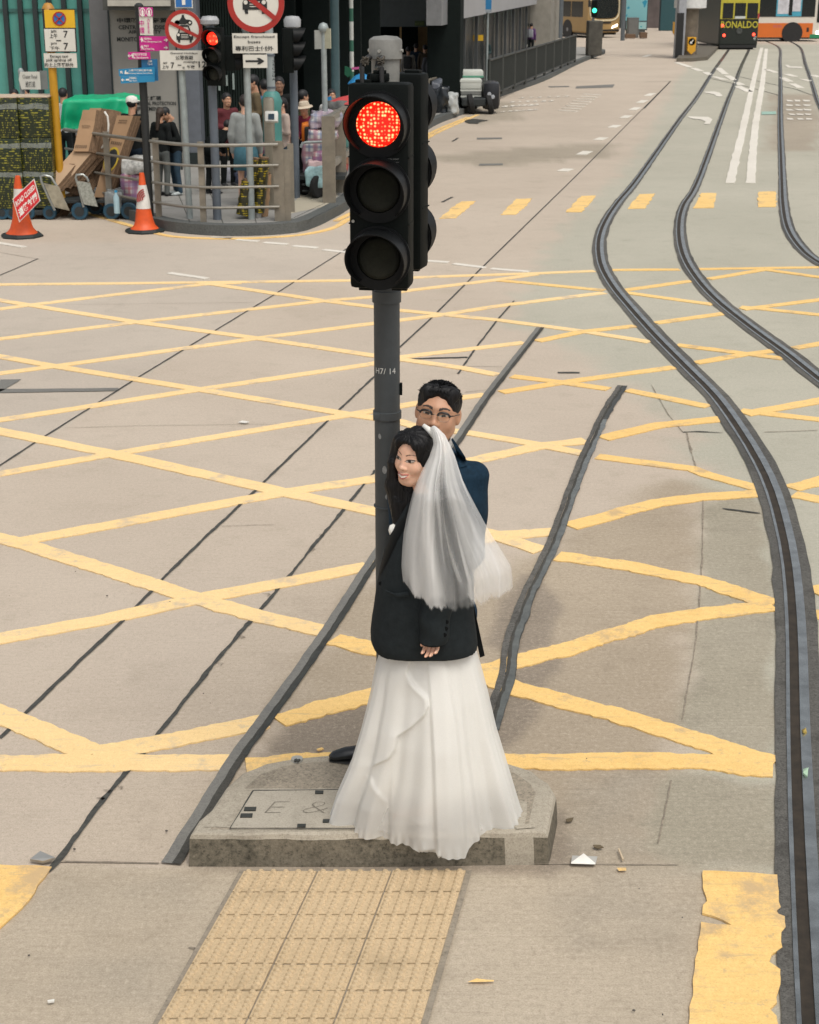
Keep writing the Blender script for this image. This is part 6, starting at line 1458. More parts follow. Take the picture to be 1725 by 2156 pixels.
def prohibition(t, px, py, rpx, Y, dy=-.08):
    c = W(px, py, Y + dy); r = rpx * mpp(px, py, Y + dy)
    mb = MB(); mb.lathe([(0, .012), (r, .012), (r, 0), (0, 0)], (c.x, Y + dy, c.z), 40, RX); d = mb.build('disc', M_WSIGN, t, smooth=30)
    mb = MB(); mb.lathe([(r * .80, 0), (r * .80, .004), (r * 1.0, .004), (r * 1.0, 0)], (c.x, Y + dy - .0125, c.z), 40, RX, close=False); mb.build('red_ring', M_SRED, t)
    return c, r, Y + dy - .0125
def slash(t, c, r, Y, ang=-35):
    a = R(ang); u = Vector((math.cos(a), math.sin(a))); v = Vector((-u.y, u.x)); L = r * .86; w_ = r * .085
    pts = [u * L + v * w_, -u * L + v * w_, -u * L - v * w_, u * L - v * w_]; flat(t, 'slash', [[(c.x + p.x, c.z + p.y) for p in pts]], Y - .012, M_SRED)
# yellow no-stopping sign
p0 = B(131, 436); Ys = p0.y
t = thing('parking_sign', p0, 'yellow post with a no-stopping sign showing am 7 and pm 7 behind the wrapped pallets', 'sign')
mb = MB(); q = W(123, 18, Ys); mb.tube([p0, Vector((p0.x, Ys, q.z))], .062, 14); mb.build('post', mat('post_ochre', (.50, .255, .012), .5, var=.12), t, smooth=60)
mb = MB(); mb.lathe([(.06, -.08), (.10, -.05), (.085, 0), (.05, .05), (0, .06)], (p0.x, Ys, W(122, 14, Ys).z), 14); mb.build('finial', mat('finial_ochre', (.42, .20, .03), .5), t, smooth=50)
plate(t, 'sign_board', *z1(376, 76), *z1(656, 449), Ys, M_SBLK)
b = plate(t, 'yellow_face', *z1(386, 84), *z1(646, 238), Ys, M_SYEL, -.092); b2 = plate(t, 'white_face', *z1(388, 248), *z1(650, 441), Ys, M_WSIGN, -.092)
c = W(*z1(512, 160), Ys - .1); r = 58 * .24412 * mpp(125, 40, Ys)
disc(b, 'blue_disc', c.x, c.z, 0, r, Ys - .103, M_SBLUE); disc(b, 'red_ring', c.x, c.z, r * .82, r, Ys - .107, M_SRED)
for a in (45, 135): slash(b, c, r, Ys - .098, a)
letters(b2, [('am', z1(452, 258), z1(498, 280)), ('7', z1(560, 262), z1(598, 322)), ('上午', z1(440, 286), z1(508, 326)), ('pm', z1(454, 364), z1(502, 388)), ('7', z1(562, 366), z1(602, 426)), ('下午', z1(442, 396), z1(526, 430)), ('–', z1(498, 342), z1(540, 352))], Ys, M_SBLK, -.103)
b3 = plate(t, 'exception_plate', *z1(381, 458), *z1(663, 582), Ys, M_WSIGN)
letters(b3, [('Except taxi', z1(445, 470), z1(598, 500)), ('pick up/drop off', z1(412, 500), z1(630, 534)), ('的士上落客除外', z1(398, 538), z1(648, 572))], Ys, M_SBLK)
# street name sign
p0 = B(63, 400); Y = p0.y
t = thing('street_name_sign', p0, 'pale arrow-ended street name sign over the top of the wrapped pallets', 'sign')
post_to(t, p0, 80, 150, .04, M_GALV)
cx_, cz_, w_, h_ = rect(*z1(162, 618), *z1(346, 770), Y - .08); mb = MB(); mb.prism([(cx_ - w_ / 2, Y - .08, cz_ + .02), (cx_ - w_ * .40, Y - .08, cz_ + h_ / 2), (cx_ + w_ / 2, Y - .08, cz_ + h_ / 2), (cx_ + w_ / 2, Y - .08, cz_ - h_ / 2), (cx_ - w_ * .40, Y - .08, cz_ - h_ / 2)], (0, .03, 0)); b = mb.build('name_board', M_WSIGN, t)
letters(b, [('Chater Road', z1(206, 640), z1(330, 672)), ('遮打道', z1(230, 696), z1(314, 746))], Y, mat('letter_grey', (.10, .10, .095), .5), -.09, .006)
plate(t, 'side_board', *z1(348, 608), *z1(410, 770), Y, mat('board_grey', (.20, .21, .20), .5), -.02)
# pedestrian finger post
p0 = B(316, 455); Y = p0.y
t = thing('finger_post', p0, 'dark post with magenta and blue pedestrian direction boards', 'signpost')
post_to(t, p0, 312, 14, .058, mat('post_black', (.016, .018, .018), .5))
b = plate(t, 'top_board', *z1(1203, 62), *z1(1318, 302), Y, M_WSIGN); bb = plate(b, 'magenta_header', *z1(1203, 62), *z1(1318, 140), Y, M_PINK, -.094)
for x in (1230, 1287):
    c = W(*z1(x, 104), Y - .1); k = .24412 * mpp(310, 25, Y); mb = MB(); mb.tube([(c.x + 22 * k * math.cos(R(a)), Y - .104, c.z + 33 * k * math.sin(R(a))) for a in range(0, 361, 24)], .006, 5); mb.build('ring', M_PAPER, bb); flat(bb, 'figure', [[(c.x + x_ * k, c.z + z_ * k) for x_, z_ in ((-8, -28), (8, -28), (10, 8), (5, 14), (6, 24), (-6, 24), (-5, 14), (-10, 8))]], Y - .104, M_PAPER)
letters(b, [('中', z1(1212, 172), z1(1252, 222)), ('環', z1(1214, 234), z1(1256, 286))], Y, M_PINK, -.096, .01)
mb = MB(); cx_, cz_, w_, h_ = rect(*z1(1282, 160), *z1(1302, 284), Y); text_into(mb, 'Central', (cx_ - w_ / 2, Y - .096, cz_ + h_ / 2), (0, 0, -1), (1, 0, 0), h_, w_, .01); mb.build('lettering', M_PINK, b)
def arrow(par, x, y, s, ang, Y, m):
    c = W(x, y, Y); k = s * mpp(x, y, Y); a = R(ang); P = [(.5, 0), (.05, .42), (-.12, .42), (.14, .11), (-.5, .11), (-.5, -.11), (.14, -.11), (-.12, -.42), (.05, -.42)]
    flat(par, 'arrow', [[(c.x + k * (px_ * math.cos(a) - pz * math.sin(a)), c.z + k * (px_ * math.sin(a) + pz * math.cos(a))) for px_, pz in P]], Y, m)
def walker(par, x, y, s, Y, m):
    c = W(x, y, Y); k = s * mpp(x, y, Y); flat(par, 'pictogram', [[(c.x + k * a, c.z + k * b) for a, b in pl] for pl in ([(-.12, -.5), (.02, -.5), (.1, -.1), (.3, -.45), (.42, -.4), (.2, .1), (.3, .15), (.15, .3), (-.2, .3), (-.4, 0), (-.3, -.05), (-.15, .12)], [(-.12, .34), (.1, .34), (.1, .52), (-.12, .52)])], Y, m)
b = plate(t, 'magenta_board', *z1(1205, 311), *z1(1454, 438), Y, M_PINK)
letters(b, [('中區購物中心', z1(1250, 320), z1(1316, 342)), ('To Shopping Link', z1(1248, 348), z1(1406, 366)), ('蘭桂坊', z1(1250, 384), z1(1292, 404)), ('Lan Kwai Fong', z1(1250, 408), z1(1340, 430))], Y, M_PAPER)
for y in (344, 410): arrow(b, *z1(1432, y), 8.5, 0, Y - .095, M_PAPER)
walker(b, *z1(1224, 342), 9, Y - .095, M_PAPER); walker(b, *z1(1226, 408), 9, Y - .095, M_PAPER)
b = plate(t, 'magenta_board', *z1(1107, 447), *z1(1298, 510), Y, M_PINK, -.11); arrow(b, *z1(1116, 480), 7, 180, Y - .125, M_PAPER); walker(b, *z1(1143, 480), 9, Y - .125, M_PAPER); letters(b, [('蘭桂坊荷李活道', z1(1160, 452), z1(1278, 476)), ('to Escalators', z1(1160, 482), z1(1292, 500))], Y, M_PAPER, -.126)
b = plate(t, 'blue_board', *z1(1225, 508), *z1(1362, 696), Y, mat('sign_blue_shaded', (.012, .15, .33), .45), -.07); letters(b, [('天星碼頭', z1(1284, 516), z1(1322, 536)), ('Ferry', z1(1284, 540), z1(1324, 560))], Y, M_PAPER, -.085)
def tilted(par, name, q, Y, m, dy):
    mb = MB(); mb.prism([W(*z1(*p), Y + dy) for p in q], (0, .014, 0)); return mb.build(name, m, par)
b = tilted(t, 'blue_board', ((1023, 596), (1336, 576), (1336, 648), (1027, 656)), Y, M_CYAN, -.13); arrow(b, *z1(1048, 622), 7.5, 135, Y - .133, M_PAPER); flat(b, 'pictogram', [[(W(*z1(x, y), Y - .133).x, W(*z1(x, y), Y - .133).z) for x, y in ((1074, 638), (1110, 636), (1104, 622), (1090, 622), (1088, 606), (1080, 606))]], Y - .133, M_PAPER); letters(b, [('上環港澳碼頭新市鎮', z1(1120, 592), z1(1322, 610)), ('Outlying Islands Ferry Piers', z1(1120, 620), z1(1328, 634))], Y, M_PAPER, -.134)
b = tilted(t, 'blue_board', ((1040, 658), (1336, 650), (1334, 704), (1044, 718)), Y, M_CYAN, -.145); arrow(b, *z1(1060, 688), 7, 180, Y - .148, M_PAPER); flat(b, 'pictogram', [[(W(*z1(x, y), Y - .148).x, W(*z1(x, y), Y - .148).z) for x, y in ((1086, 694), (1114, 692), (1116, 678), (1086, 680))]], Y - .148, M_PAPER); letters(b, [('天星碼頭', z1(1128, 658), z1(1196, 676)), ('Star Ferry', z1(1128, 682), z1(1200, 700))], Y, M_PAPER, -.149)
# no motor vehicles sign
p0 = B(400, 460); Y = p0.y
t = thing('vehicle_sign', p0, 'red ringed sign of a motorcycle above a car on a thin grey post', 'sign')
mb = MB(); q = W(386, -10, Y); mb.tube([p0, Vector((p0.x - .03, Y, q.z))], .047, 14); mb.build('post', M_GALV, t, smooth=60)
b = plate(t, 'blue_plate', 368, -18, 405.5, 16.5, Y, M_WSIGN); plate(b, 'blue_face', 370, -16, 403.5, 14.5, Y, M_SBLUE, -.09); plate(b, 'white_bar', 383, -16, 390, 10, Y, M_PAPER, -.097)
c, r, Yc_ = prohibition(t, 387.3, 61.5, 39.8, Y)
car_pict(t, c.x + .01, c.z - r * .30, r * .88, Yc_ - .002)
P = lambda l: [(c.x + x * r, c.z + z * r) for x, z in l]
flat(t, 'pictogram', [P([(-.45, .30), (-.46, .40), (-.20, .46), (-.10, .60), (-.06, .74), (.04, .74), (.06, .62), (.14, .50), (.36, .48), (.30, .34), (.12, .26), (-.18, .26)])] + [P([(x0 + .13 * math.cos(R(a)), .34 + .13 * math.sin(R(a))) for a in range(0, 360, 30)]) for x0 in (.34, -.33)], Yc_ - .002, M_SBLK)
flat(t, 'pictogram_detail', [P([(.34 + .06 * math.cos(R(a)), .34 + .06 * math.sin(R(a))) for a in range(0, 360, 30)])], Yc_ - .007, M_WSIGN)
slash(t, c, r, Yc_, -26)
b = plate(t, 'holiday_plate', *z1(1382, 434), 436, 147.5, Y, M_WSIGN)
letters(b, [('General Holidays', z1(1478, 446), z1(1712, 468)), ('公眾假期', z1(1522, 476), z1(1672, 512)), ('am', z1(1416, 532), z1(1450, 548)), ('7', z1(1482, 534), z1(1512, 584)), ('–', z1(1540, 554), z1(1572, 562)), ('上午', z1(1408, 560), z1(1466, 588)), ('midnight', z1(1592, 520), z1(1712, 544)), ('12', (420, 128), (436, 141)), ('午夜', z1(1620, 558), z1(1690, 588)), ('至', z1(1582, 572), z1(1602, 590))], Y, M_SBLK)
# signal facing the far side of the crossing, with a second head turned away
def far_signal(base, xtop, headrect, lens, lit, lab, yaw, capy, second=None):
    p0 = B(*base); Y = p0.y; t = thing('traffic_signal', p0, lab, 'traffic light')
    mb = MB(); mb.tube([p0, Vector((p0.x, Y, W(xtop, capy[1], Y).z))], .062, 18); mb.build('pole', M_BGREY, t, smooth=60)
    za, zb_ = W(xtop, capy[0], Y).z, W(xtop, capy[1], Y).z
    mb = MB(); mb.lathe([(.075, zb_ - .02), (.13, zb_ - .0), (.135, za - .05), (.10, za), (0, za + .01)], (p0.x, Y, 0), 18); mb.build('pole_cap', mat('cap_pale', (.36, .37, .38), .5), t, smooth=40)
    x0, y0, x1, y1 = headrect; cx_, cz_, w_, h_ = rect(x0, y0, x1, y1, Y - .12)
    M_ = Matrix.Translation((cx_, Y - .26, cz_)) @ Matrix.Rotation(R(yaw), 4, 'Z')
    signal_head(t, M_, w_, h_, .16, [W(xtop, y, Y - .24).z - cz_ for y in lens], .088, lit, .20, False, M_REDF)
    if second:
        x0, y0, x1, y1, yw = second; cx_, cz_, w_, h_ = rect(x0, y0, x1, y1, Y); M_ = Matrix.Translation((cx_, Y + .14, cz_)) @ Matrix.Rotation(R(yw), 4, 'Z')
        signal_head(t, M_, .30, h_, .16, [h_ * .3, 0, -h_ * .3], .085, 9, .2, False, M_REDF)
    return t
far_signal((458, 462), 452, (*z2(272, 236), *z2(414, 736)), [z2(0, y)[1] for y in (330, 482, 634)], 0, 'small signal with its red light lit beside the grey pillar', -14, (34, 50), (*z2(410, 310), *z2(590, 610), 100))
far_signal((624, 416), 619, (*z2(975, 240), *z2(1075, 622)), [z2(0, y)[1] for y in (310, 430, 550)], 9, 'unlit signal turned sideways in front of the dark arcade', 98, (34, 56))
# no cars except buses sign
p0 = B(530, 461); Y = p0.y
t = thing('vehicle_sign', p0, 'large red ringed sign of one car above an exception plate and an arrow plate', 'sign')
post_to(t, p0, 519, 62, .05, M_GALV)
c, r, Yc_ = prohibition(t, 539, 6, 60, Y, -.10); car_pict(t, c.x - .015, c.z + r * .0, r * .86, Yc_ - .002); slash(t, c, r, Yc_, -38)
b = plate(t, 'exception_plate', *z2(496, 286), *z2(884, 458), Y, M_WSIGN, -.10); letters(b, [('Except franchised', z2(516, 302), z2(864, 330)), ('buses', z2(636, 344), z2(744, 370)), ('專利巴士例外', z2(528, 392), z2(856, 436))], Y, M_SBLK, -.115)
b = plate(t, 'arrow_plate', *z2(588, 470), *z2(797, 584), Y, M_WSIGN, -.10); c = W(*z2(690, 526), Y - .108); k = .24412 * mpp(535, 128, Y); flat(b, 'arrow', [[(c.x + x * k, c.z + z * k) for x, z in ((-80, 8), (30, 8), (18, 26), (42, 26), (82, 0), (42, -26), (18, -26), (30, -8), (-80, -8))]], Y - .108, M_SBLK)
# lamp post with number, and the steel card pillar
p0 = B(578, 424); Y = p0.y
t = thing('lamp_post', p0, 'pale lamp post with black figures on a teal base', 'lamp post')
mb = MB(); k = mpp(575, 100, Y); mb.tube([Vector((p0.x, Y, W(575, 205, Y).z)), Vector((p0.x - .02, Y, W(572, -30, Y).z))], 17.5 * .5 * k, 18); mb.build('shaft', mat('lamp_grey', (.30, .34, .345), .5, var=.15), t, smooth=60)
mb = MB(); zt_b = W(577, 196, Y).z; mb.lathe([(.21, ZP), (.21, ZP + .1), (.155, ZP + .2), (.145, zt_b - .25), (.165, zt_b - .12), (.12, zt_b), (.085, zt_b + .03)], (p0.x, Y, 0), 16); mb.build('base', mat('lamp_teal', (.06, .22, .20), .5), t, smooth=40)
for i, ch in enumerate('35030A'):
    mb = MB(); x0, y0 = z2(846, 512 + i * 31); x1, y1 = z2(874, 534 + i * 31); text_px(mb, ch, x0, y0, x1, y1, Y, .02, -.16); mb.build('lettering', M_SBLK, t)
for y in (475, 752):
    mb = MB(); z = W(*z2(845, y), Y).z; mb.lathe([(17.5 * .5 * k * 1.1, z - .015), (17.5 * .5 * k * 1.1, z + .015)], (p0.x, Y, 0), 16, close=False); mb.build('band', M_BGREY, t)
p0 = B(572, 440); Y = p0.y
t = thing('card_pillar', p0, 'brushed steel pillar with a small tilted screen in front of the lamp post', 'terminal')
xa, xb = z2(788, 0)[0], z2(894, 0)[0]; k = mpp(575, 300, Y); mb = MB(); w_ = (xb - xa) * k; zt_ = W(572, 204, Y).z
mb.box((p0.x, Y, (ZP + zt_) / 2), (w_ * .86, w_ * .8, zt_ - ZP), bev=.05); mb.build('column', mat('brushed_steel', (.32, .29, .23), .35, .6, var=.2, scale=3), t, smooth=40)
c = W(*z2(834, 1008), Y - .22); mb = MB(); mb.box(c, (w_ * 1.05, .10, .62 * w_ * 1.4), rx=R(-22), bev=.02); h = mb.build('screen_housing', mat('terminal_white', (.60, .60, .56), .4), t, smooth=30); mb = MB(); mb.box(c + Vector((0, -.056, .01)), (w_ * .48, .01, w_ * .45), rx=R(-22)); mb.build('screen', mat('screen_dark', (.02, .04, .06), .15), h)
# small plates seen from behind
p0 = B(688, 402); Y = p0.y
t = thing('sign_post', p0, 'thin pale post with two small plates seen edge-on beside the big signal', 'sign')
mb = MB(); q = W(681, 58, Y); mb.tube([p0, Vector((q.x, Y, q.z))], .046, 12); mb.build('post', M_GALV, t, smooth=60); mb = MB(); mb.lathe([(0, -.09), (.075, -.06), (.085, 0), (.06, .06), (0, .085)], (q.x, Y, q.z), 12); mb.build('finial', M_GALV, t, smooth=60)
for (xa, ya, xb, yb), rz_, nm in (((1206, 258, 1270, 420), .5, 'small_plate'), ((1280, 244, 1347, 416), -.5, 'small_plate')):
    cx_, cz_, w_, h_ = rect(*z2(xa, ya), *z2(xb, yb), Y); mb = MB(); mb.box((cx_, Y - .05, cz_), (w_ * 1.12, .02, h_), rz=rz_); mb.build(nm, mat('plate_back', (.27, .28, .26), .5) if rz_ > 0 else mat('plate_front', (.42, .41, .30), .5, var=.3, scale=4), t)

# ------------------------------------------------------------------ curved guard rail at the kerb
bases = [B(232, 436), B(335, 456), B(429, 467), B(590, 465)]; HR = 1.12
rail_ = thing('guard_rail', bases[1], 'curved steel guard rail with four bars along the corner kerb', 'railing')
for i, p in enumerate(bases):
    mb = MB(); w_ = .085 if i < 3 else .15; mb.box(p + Vector((0, 0, HR / 2)), (w_, .06, HR + .03)); mb.build('post', M_RPOST, rail_)
lp = [Vector((B(150, 428).x, B(150, 428).y, ZP))] + bases
cv = resample([bases[0] + (bases[0] - bases[1]) * .9] + bases, .25, True)
for k, hz in enumerate((HR - .03, .80, .50, .21)):
    mb = MB(); mb.tube([Vector((p.x, p.y - .05, ZP + hz)) for p in cv], .026 if k == 0 else .020, 10); mb.build('bar', M_STEEL, rail_, smooth=60)
t = thing('guard_rail_end', B(606, 466), 'pair of flat brown steel posts at the end of the curved guard rail', 'post')
for (xa, ya, xb, yb), b_ in (((932, 1290, 1004, 1900), (604, 464)), ((962, 1238, 1042, 1822), (613, 446))):
    p = B(*b_); k = mpp(605, 400, p.y); zt_ = W(605, ya * .24412, p.y).z; mb = MB(); mb.box((W((z2(xa, 0)[0] + z2(xb, 0)[0]) / 2, 400, p.y).x, p.y, (ZP + zt_) / 2), (52 * .24412 * k, .10, zt_ - ZP), rz=.15); mb.build('post', M_RPOST, t)
t = thing('guard_rail', B(694, 426), 'beige steel guard rail half hidden behind the big signal', 'railing')
pa, pb_ = B(694, 426), B(717, 404); pc = pb_ + (pb_ - pa) * 3
for p in (pa, pb_, pc): mb = MB(); mb.box(p + Vector((0, 0, .66)), (.20, .16, 1.32)); mb.build('post', M_RPOST, t)
for hz in (1.28, .55): mb = MB(); mb.box((pa + pc) / 2 + Vector((0, 0, hz)), ((pc - pa).length, .09, .09), rz=math.atan2((pc - pa).y, (pc - pa).x)); mb.build('bar', M_STEEL, t)
# bus stop poles down the street
for (px0, py0, top_, lab, rr, m_, extra) in ((924, 168, 0, 'yellow bus stop flag on two slim posts beside the waiting men', (*z3(1224, 34), *z3(1308, 256)), M_SYEL, 'y'), (954, 168, -10, 'blue bus stop flag on a slim post beside the waiting men', (*z3(1334, -30), *z3(1437, 108)), mat('flag_blue', (.012, .15, .33), .5), 'b')):
    Y = 53.0; c = W((rr[0] + rr[2]) / 2, 60, Y); t = thing('bus_stop_flag', (c.x, Y, ZP), lab, 'bus stop'); k = mpp(950, 60, Y)
    mb = MB(); mb.tube([(c.x + 4 * k, Y, ZP), (c.x + 4 * k, Y, W(950, -5, Y).z)], 2.6 * k, 10); mb.build('post', M_GALV, t, smooth=60)
    cx_, cz_, w_, h_ = rect(*rr, Y - .1); mb = MB(); mb.box((cx_, Y - .1, cz_), (w_, .08, h_)); b = mb.build('flag', m_, t)
    if extra == 'y':
        for ya, yb, m2 in ((90, 135, mat('flag_paleblue', (.25, .42, .5), .5)), (140, 160, M_SRED), (166, 190, M_SBLUE)): plate(b, 'flag_panel', *z3(1228, ya), *z3(1304 if ya > 100 else 1250, yb), Y, m2, -.16)
        plate(t, 'timetable', *z3(1290, 300), *z3(1366, 350), Y, M_SYEL, -.1); mb = MB(); mb.tube([(c.x - 4 * k, Y, ZP), (c.x - 4 * k, Y, W(950, 62, Y).z)], 2.6 * k, 10); mb.build('post', M_GALV, t, smooth=60)
    else: plate(b, 'flag_edge', *z3(1334, 80), *z3(1437, 108), Y, mat('flag_greyedge', (.25, .28, .30), .5), -.16)

# ------------------------------------------------------------------ traffic cones and the road closed sign
M_CONE = mat('cone_orange', (.66, .085, .012), .5, var=.14, scale=9); M_CWHITE = mat('cone_white', (.66, .63, .58), .45, var=.1, scale=12); M_CBASE = mat('cone_base', (.014, .02, .02), .7)
def cone(px, py, ytop, lab, wpx, band, mark):
    p = G(px, py); Y = p.y; h = W(px, ytop, Y).z; k = mpp(px, py, Y); rb = wpx * k / 2
    t = thing('traffic_cone', p, lab, 'cone', 'traffic cones at the kerb')
    mb = MB(); n = 20; mb.lathe([(rb * .98, 0), (rb, .02), (rb * .9, .05), (rb * .5, .055)], p, 8); mb.build('base', M_CBASE, t)
    f = lambda u: rb * (.52 - .40 * u)
    for nm, u0, u1, m_ in (('lower_cone', 0, band[0], M_CONE), ('reflective_sleeve', band[0], band[1], M_CWHITE), ('upper_cone', band[1], 1.0, M_CONE)):
        pr = []
        for q in range(7):
            u = u0 + (u1 - u0) * q / 6; flare = .10 * rb * math.exp(-u * 22) * 2
            pr.append((f(u) + flare + (.004 if nm == 'reflective_sleeve' else 0), .05 + (h - .05) * u))
        if u1 == 1.0: pr += [(f(1) * .7, h + .005), (0, h + .005)]
        mb = MB(); mb.lathe(pr, p, n, close=False)
        mb.v = [(v[0] + .014 * mnoise.noise(Vector((v[0] * 6, v[1] * 6, v[2] * 5))), v[1] + .014 * mnoise.noise(Vector((v[0] * 6 + 9, v[1] * 6, v[2] * 5))), v[2]) for v in mb.v]
        o = mb.build(nm, m_, t, smooth=50)
        if mark and nm == 'reflective_sleeve':
            for a in range(4):
                mb = MB(); rr = .045 + .03 * a; zc_ = .05 + (h - .05) * (.42 + .13); pts = []
                for q in range(9):
                    g = R(-50 + 100 * q / 8) + R(90); x = .05 + rr * math.cos(g + R(60)) * .9; z = zc_ + rr * math.sin(g + R(60)); u = (z - .05) / (h - .05); rad = f(u) + .008
                    x = max(-rad * .95, min(rad * .95, x)); pts.append((p.x + x, p.y - math.sqrt(rad * rad - x * x) - .003, z))
                mb.tube(pts, .009, 5); mb.build('red_arc', M_SRED, o)
    return p, h
cone(305, 488, 364, 'orange cone with a white sleeve and red arcs standing alone on the road', 84, (.37, .79), True)
pc_, hc_ = cone(47, 498, 370, 'orange cone behind the red road closed board', 90, (.55, .78), False)
Y = pc_.y - .30
t = thing('road_closed_sign', W(52, 430, Y), 'tilted red board reading ROAD CLOSED hung on a traffic cone', 'sign')
q = [W(*zB(x, y), Y - d) for (x, y), d in zip(((157, 1398), (430, 1140), (508, 1418), (242, 1692)), (.02, -.06, -.04, .04))]
U = (q[1] - q[0]); V = (q[0] - q[3]); nr_ = U.cross(V).normalized(); nr_ = nr_ if nr_.y < 0 else -nr_
mb = MB(); mb.prism(q, -nr_ * .012); b = mb.build('board', M_WSIGN, t)
def inq(u, v): return q[3] + (q[2] - q[3]) * u + (q[0] - q[3]) * v + (q[1] - q[0] - (q[2] - q[3])) * u * v
mb = MB(); mb.prism([inq(u, v) + nr_ * .002 for u, v in ((.035, .035), (.965, .035), (.965, .965), (.035, .965))], nr_ * .004); mb.build('red_face', mat('sign_scarlet', (.56, .012, .02), .4, var=.07), b)
def in_text(s, u0, v0, u1, v1, bold):
    v_, f_ = text_pts(s, bold); xa = min(p[0] for p in v_); xb = max(p[0] for p in v_); ya = min(p[1] for p in v_); yb = max(p[1] for p in v_); mb = MB()
    mb.add([inq(u0 + (u1 - u0) * (p[0] - xa) / (xb - xa), v0 + (v1 - v0) * (p[1] - ya) / (yb - ya)) + nr_ * .0085 for p in v_], f_); mb.build('lettering', M_PAPER, b)
in_text('ROAD CLOSED', .07, .60, .93, .82, .028); in_text('道路封閉', .08, .14, .92, .48, .03)
# ------------------------------------------------------------------ goods at the kerb
def carton_mat(name, c0, c1, sx, sz):
    m, nt, nd, lk, p = new_mat(name); tc = N(nd, 'ShaderNodeTexCoord')
    mp_ = N(nd, 'ShaderNodeMapping'); mp_.inputs['Scale'].default_value = (sx, sx, sz); lk.new(tc.outputs['Object'], mp_.inputs['Vector'])
    nz = N(nd, 'ShaderNodeTexNoise'); nz.inputs['Scale'].default_value = 1; nz.inputs['Detail'].default_value = 1.5; lk.new(mp_.outputs['Vector'], nz.inputs['Vector'])
    w_ = N(nd, 'ShaderNodeTexWave'); w_.bands_direction = 'Z'; w_.inputs['Scale'].default_value = 9; w_.inputs['Distortion'].default_value = .25; lk.new(tc.outputs['Object'], w_.inputs['Vector'])
    mu = N(nd, 'ShaderNodeMath', operation='MULTIPLY'); r1 = N(nd, 'ShaderNodeMapRange'); r1.inputs[1].default_value = .52; r1.inputs[2].default_value = .62; lk.new(nz.outputs['Fac'], r1.inputs[0])
    r2 = N(nd, 'ShaderNodeMapRange'); r2.inputs[1].default_value = .3; r2.inputs[2].default_value = .6; lk.new(w_.outputs['Fac'], r2.inputs[0])
    lk.new(r1.outputs[0], mu.inputs[0]); lk.new(r2.outputs[0], mu.inputs[1])
    mx = N(nd, 'ShaderNodeMix'); mx.data_type = 'RGBA'; mx.inputs[6].default_value = rgba(c0); mx.inputs[7].default_value = rgba(c1); lk.new(mu.outputs[0], mx.inputs[0]); lk.new(mx.outputs[2], p.inputs['Base Color']); p.inputs['Roughness'].default_value = .32
    return m
M_PRINTH = carton_mat('black_yellow_wrap', (.014, .024, .010), (.30, .28, .03), 24, 46); M_PRINTV = carton_mat('black_yellow_wrap_upright', (.012, .020, .009), (.27, .26, .03), 42, 16)
M_FILM = mat('stretch_film', (.30, .33, .30), .25, alpha=.55, var=.3, scale=9); M_CARD = mat('cardboard', (.36, .225, .125), .85, var=.10, scale=3); M_CARDE = mat('cardboard_edge_and_shade', (.17, .105, .06), .9, var=.35, scale=30); M_CARDL = mat('cardboard_pale', (.47, .325, .205), .85, var=.08, scale=3)
M_CARDINK = mat('cardboard_print', (.15, .095, .055), .85)
M_BLUEW = mat('trolley_blue', (.012, .06, .10), .5); M_TDARK = mat('trolley_dark', (.02, .025, .026), .6)
pw = G(30, 463); Yw = pw.y
def zrow(y): return W(60, y * .24412, Yw).z
rowz = [zrow(1802), zrow(1496), zrow(1192), zrow(846)]
xs = [W(-130, 330, Yw).x, W(-45, 330, Yw).x, W(44, 330, Yw).x, W(108, 330, Yw).x]
wr_names = ['lowest', 'middle', 'top']; cn = ['outer', 'inner', 'rightmost']
for k in range(3):
    for j in range(3):
        x0, x1 = xs[j], xs[j + 1]; z0, z1_ = rowz[k], rowz[k + 1]; dpt = .62; yf = Yw + (0 if j < 2 else .06)
        t = thing('wrapped_carton', ((x0 + x1) / 2, yf + dpt / 2, z0), 'black and yellow printed carton, %s layer, %s stack on the blue trolley' % (wr_names[k], ('far left', 'middle', 'right')[j]), 'carton', 'wrapped black and yellow cartons')
        mb = MB(); mb.box(((x0 + x1) / 2, yf + dpt / 2, (z0 + z1_) / 2), (x1 - x0 - .004, dpt, z1_ - z0 - .004), bev=.014); mb.build('carton', M_PRINTV if (k + j) % 2 else M_PRINTH, t, smooth=30)
        mb = MB(); zz = z0 + (z1_ - z0) * (.72 if k else .9); g = [[Vector((x0 + (x1 - x0) * u / 8, yf - .006 - .006 * mnoise.noise(Vector((u, k, j))), zz + dz + .02 * mnoise.noise(Vector((x0 + u * .3, dz * 9, k))))) for u in range(9)] for dz in (0, .03, .075)]; mb.sheet(g); mb.build('film_band', M_FILM, t)
        if k == 2: mb = MB(); mb.box(((x0 + x1) / 2, yf + dpt / 2, z1_ + .012), (x1 - x0, dpt, .018), bev=.006); mb.build('pale_lid', mat('lid_pale', (.50, .40, .30), .7) if j else mat('lid_yellow', (.58, .46, .08), .6), t)
t = thing('platform_trolley', (xs[2], Yw + .5, 0), 'dark blue platform trolley under the wrapped cartons', 'trolley')
mb = MB(); mb.box(((xs[0] + xs[3]) / 2, Yw + .5, rowz[0] - .06), (xs[3] - xs[0], .95, .08), bev=.02); mb.build('deck', M_TDARK, t)
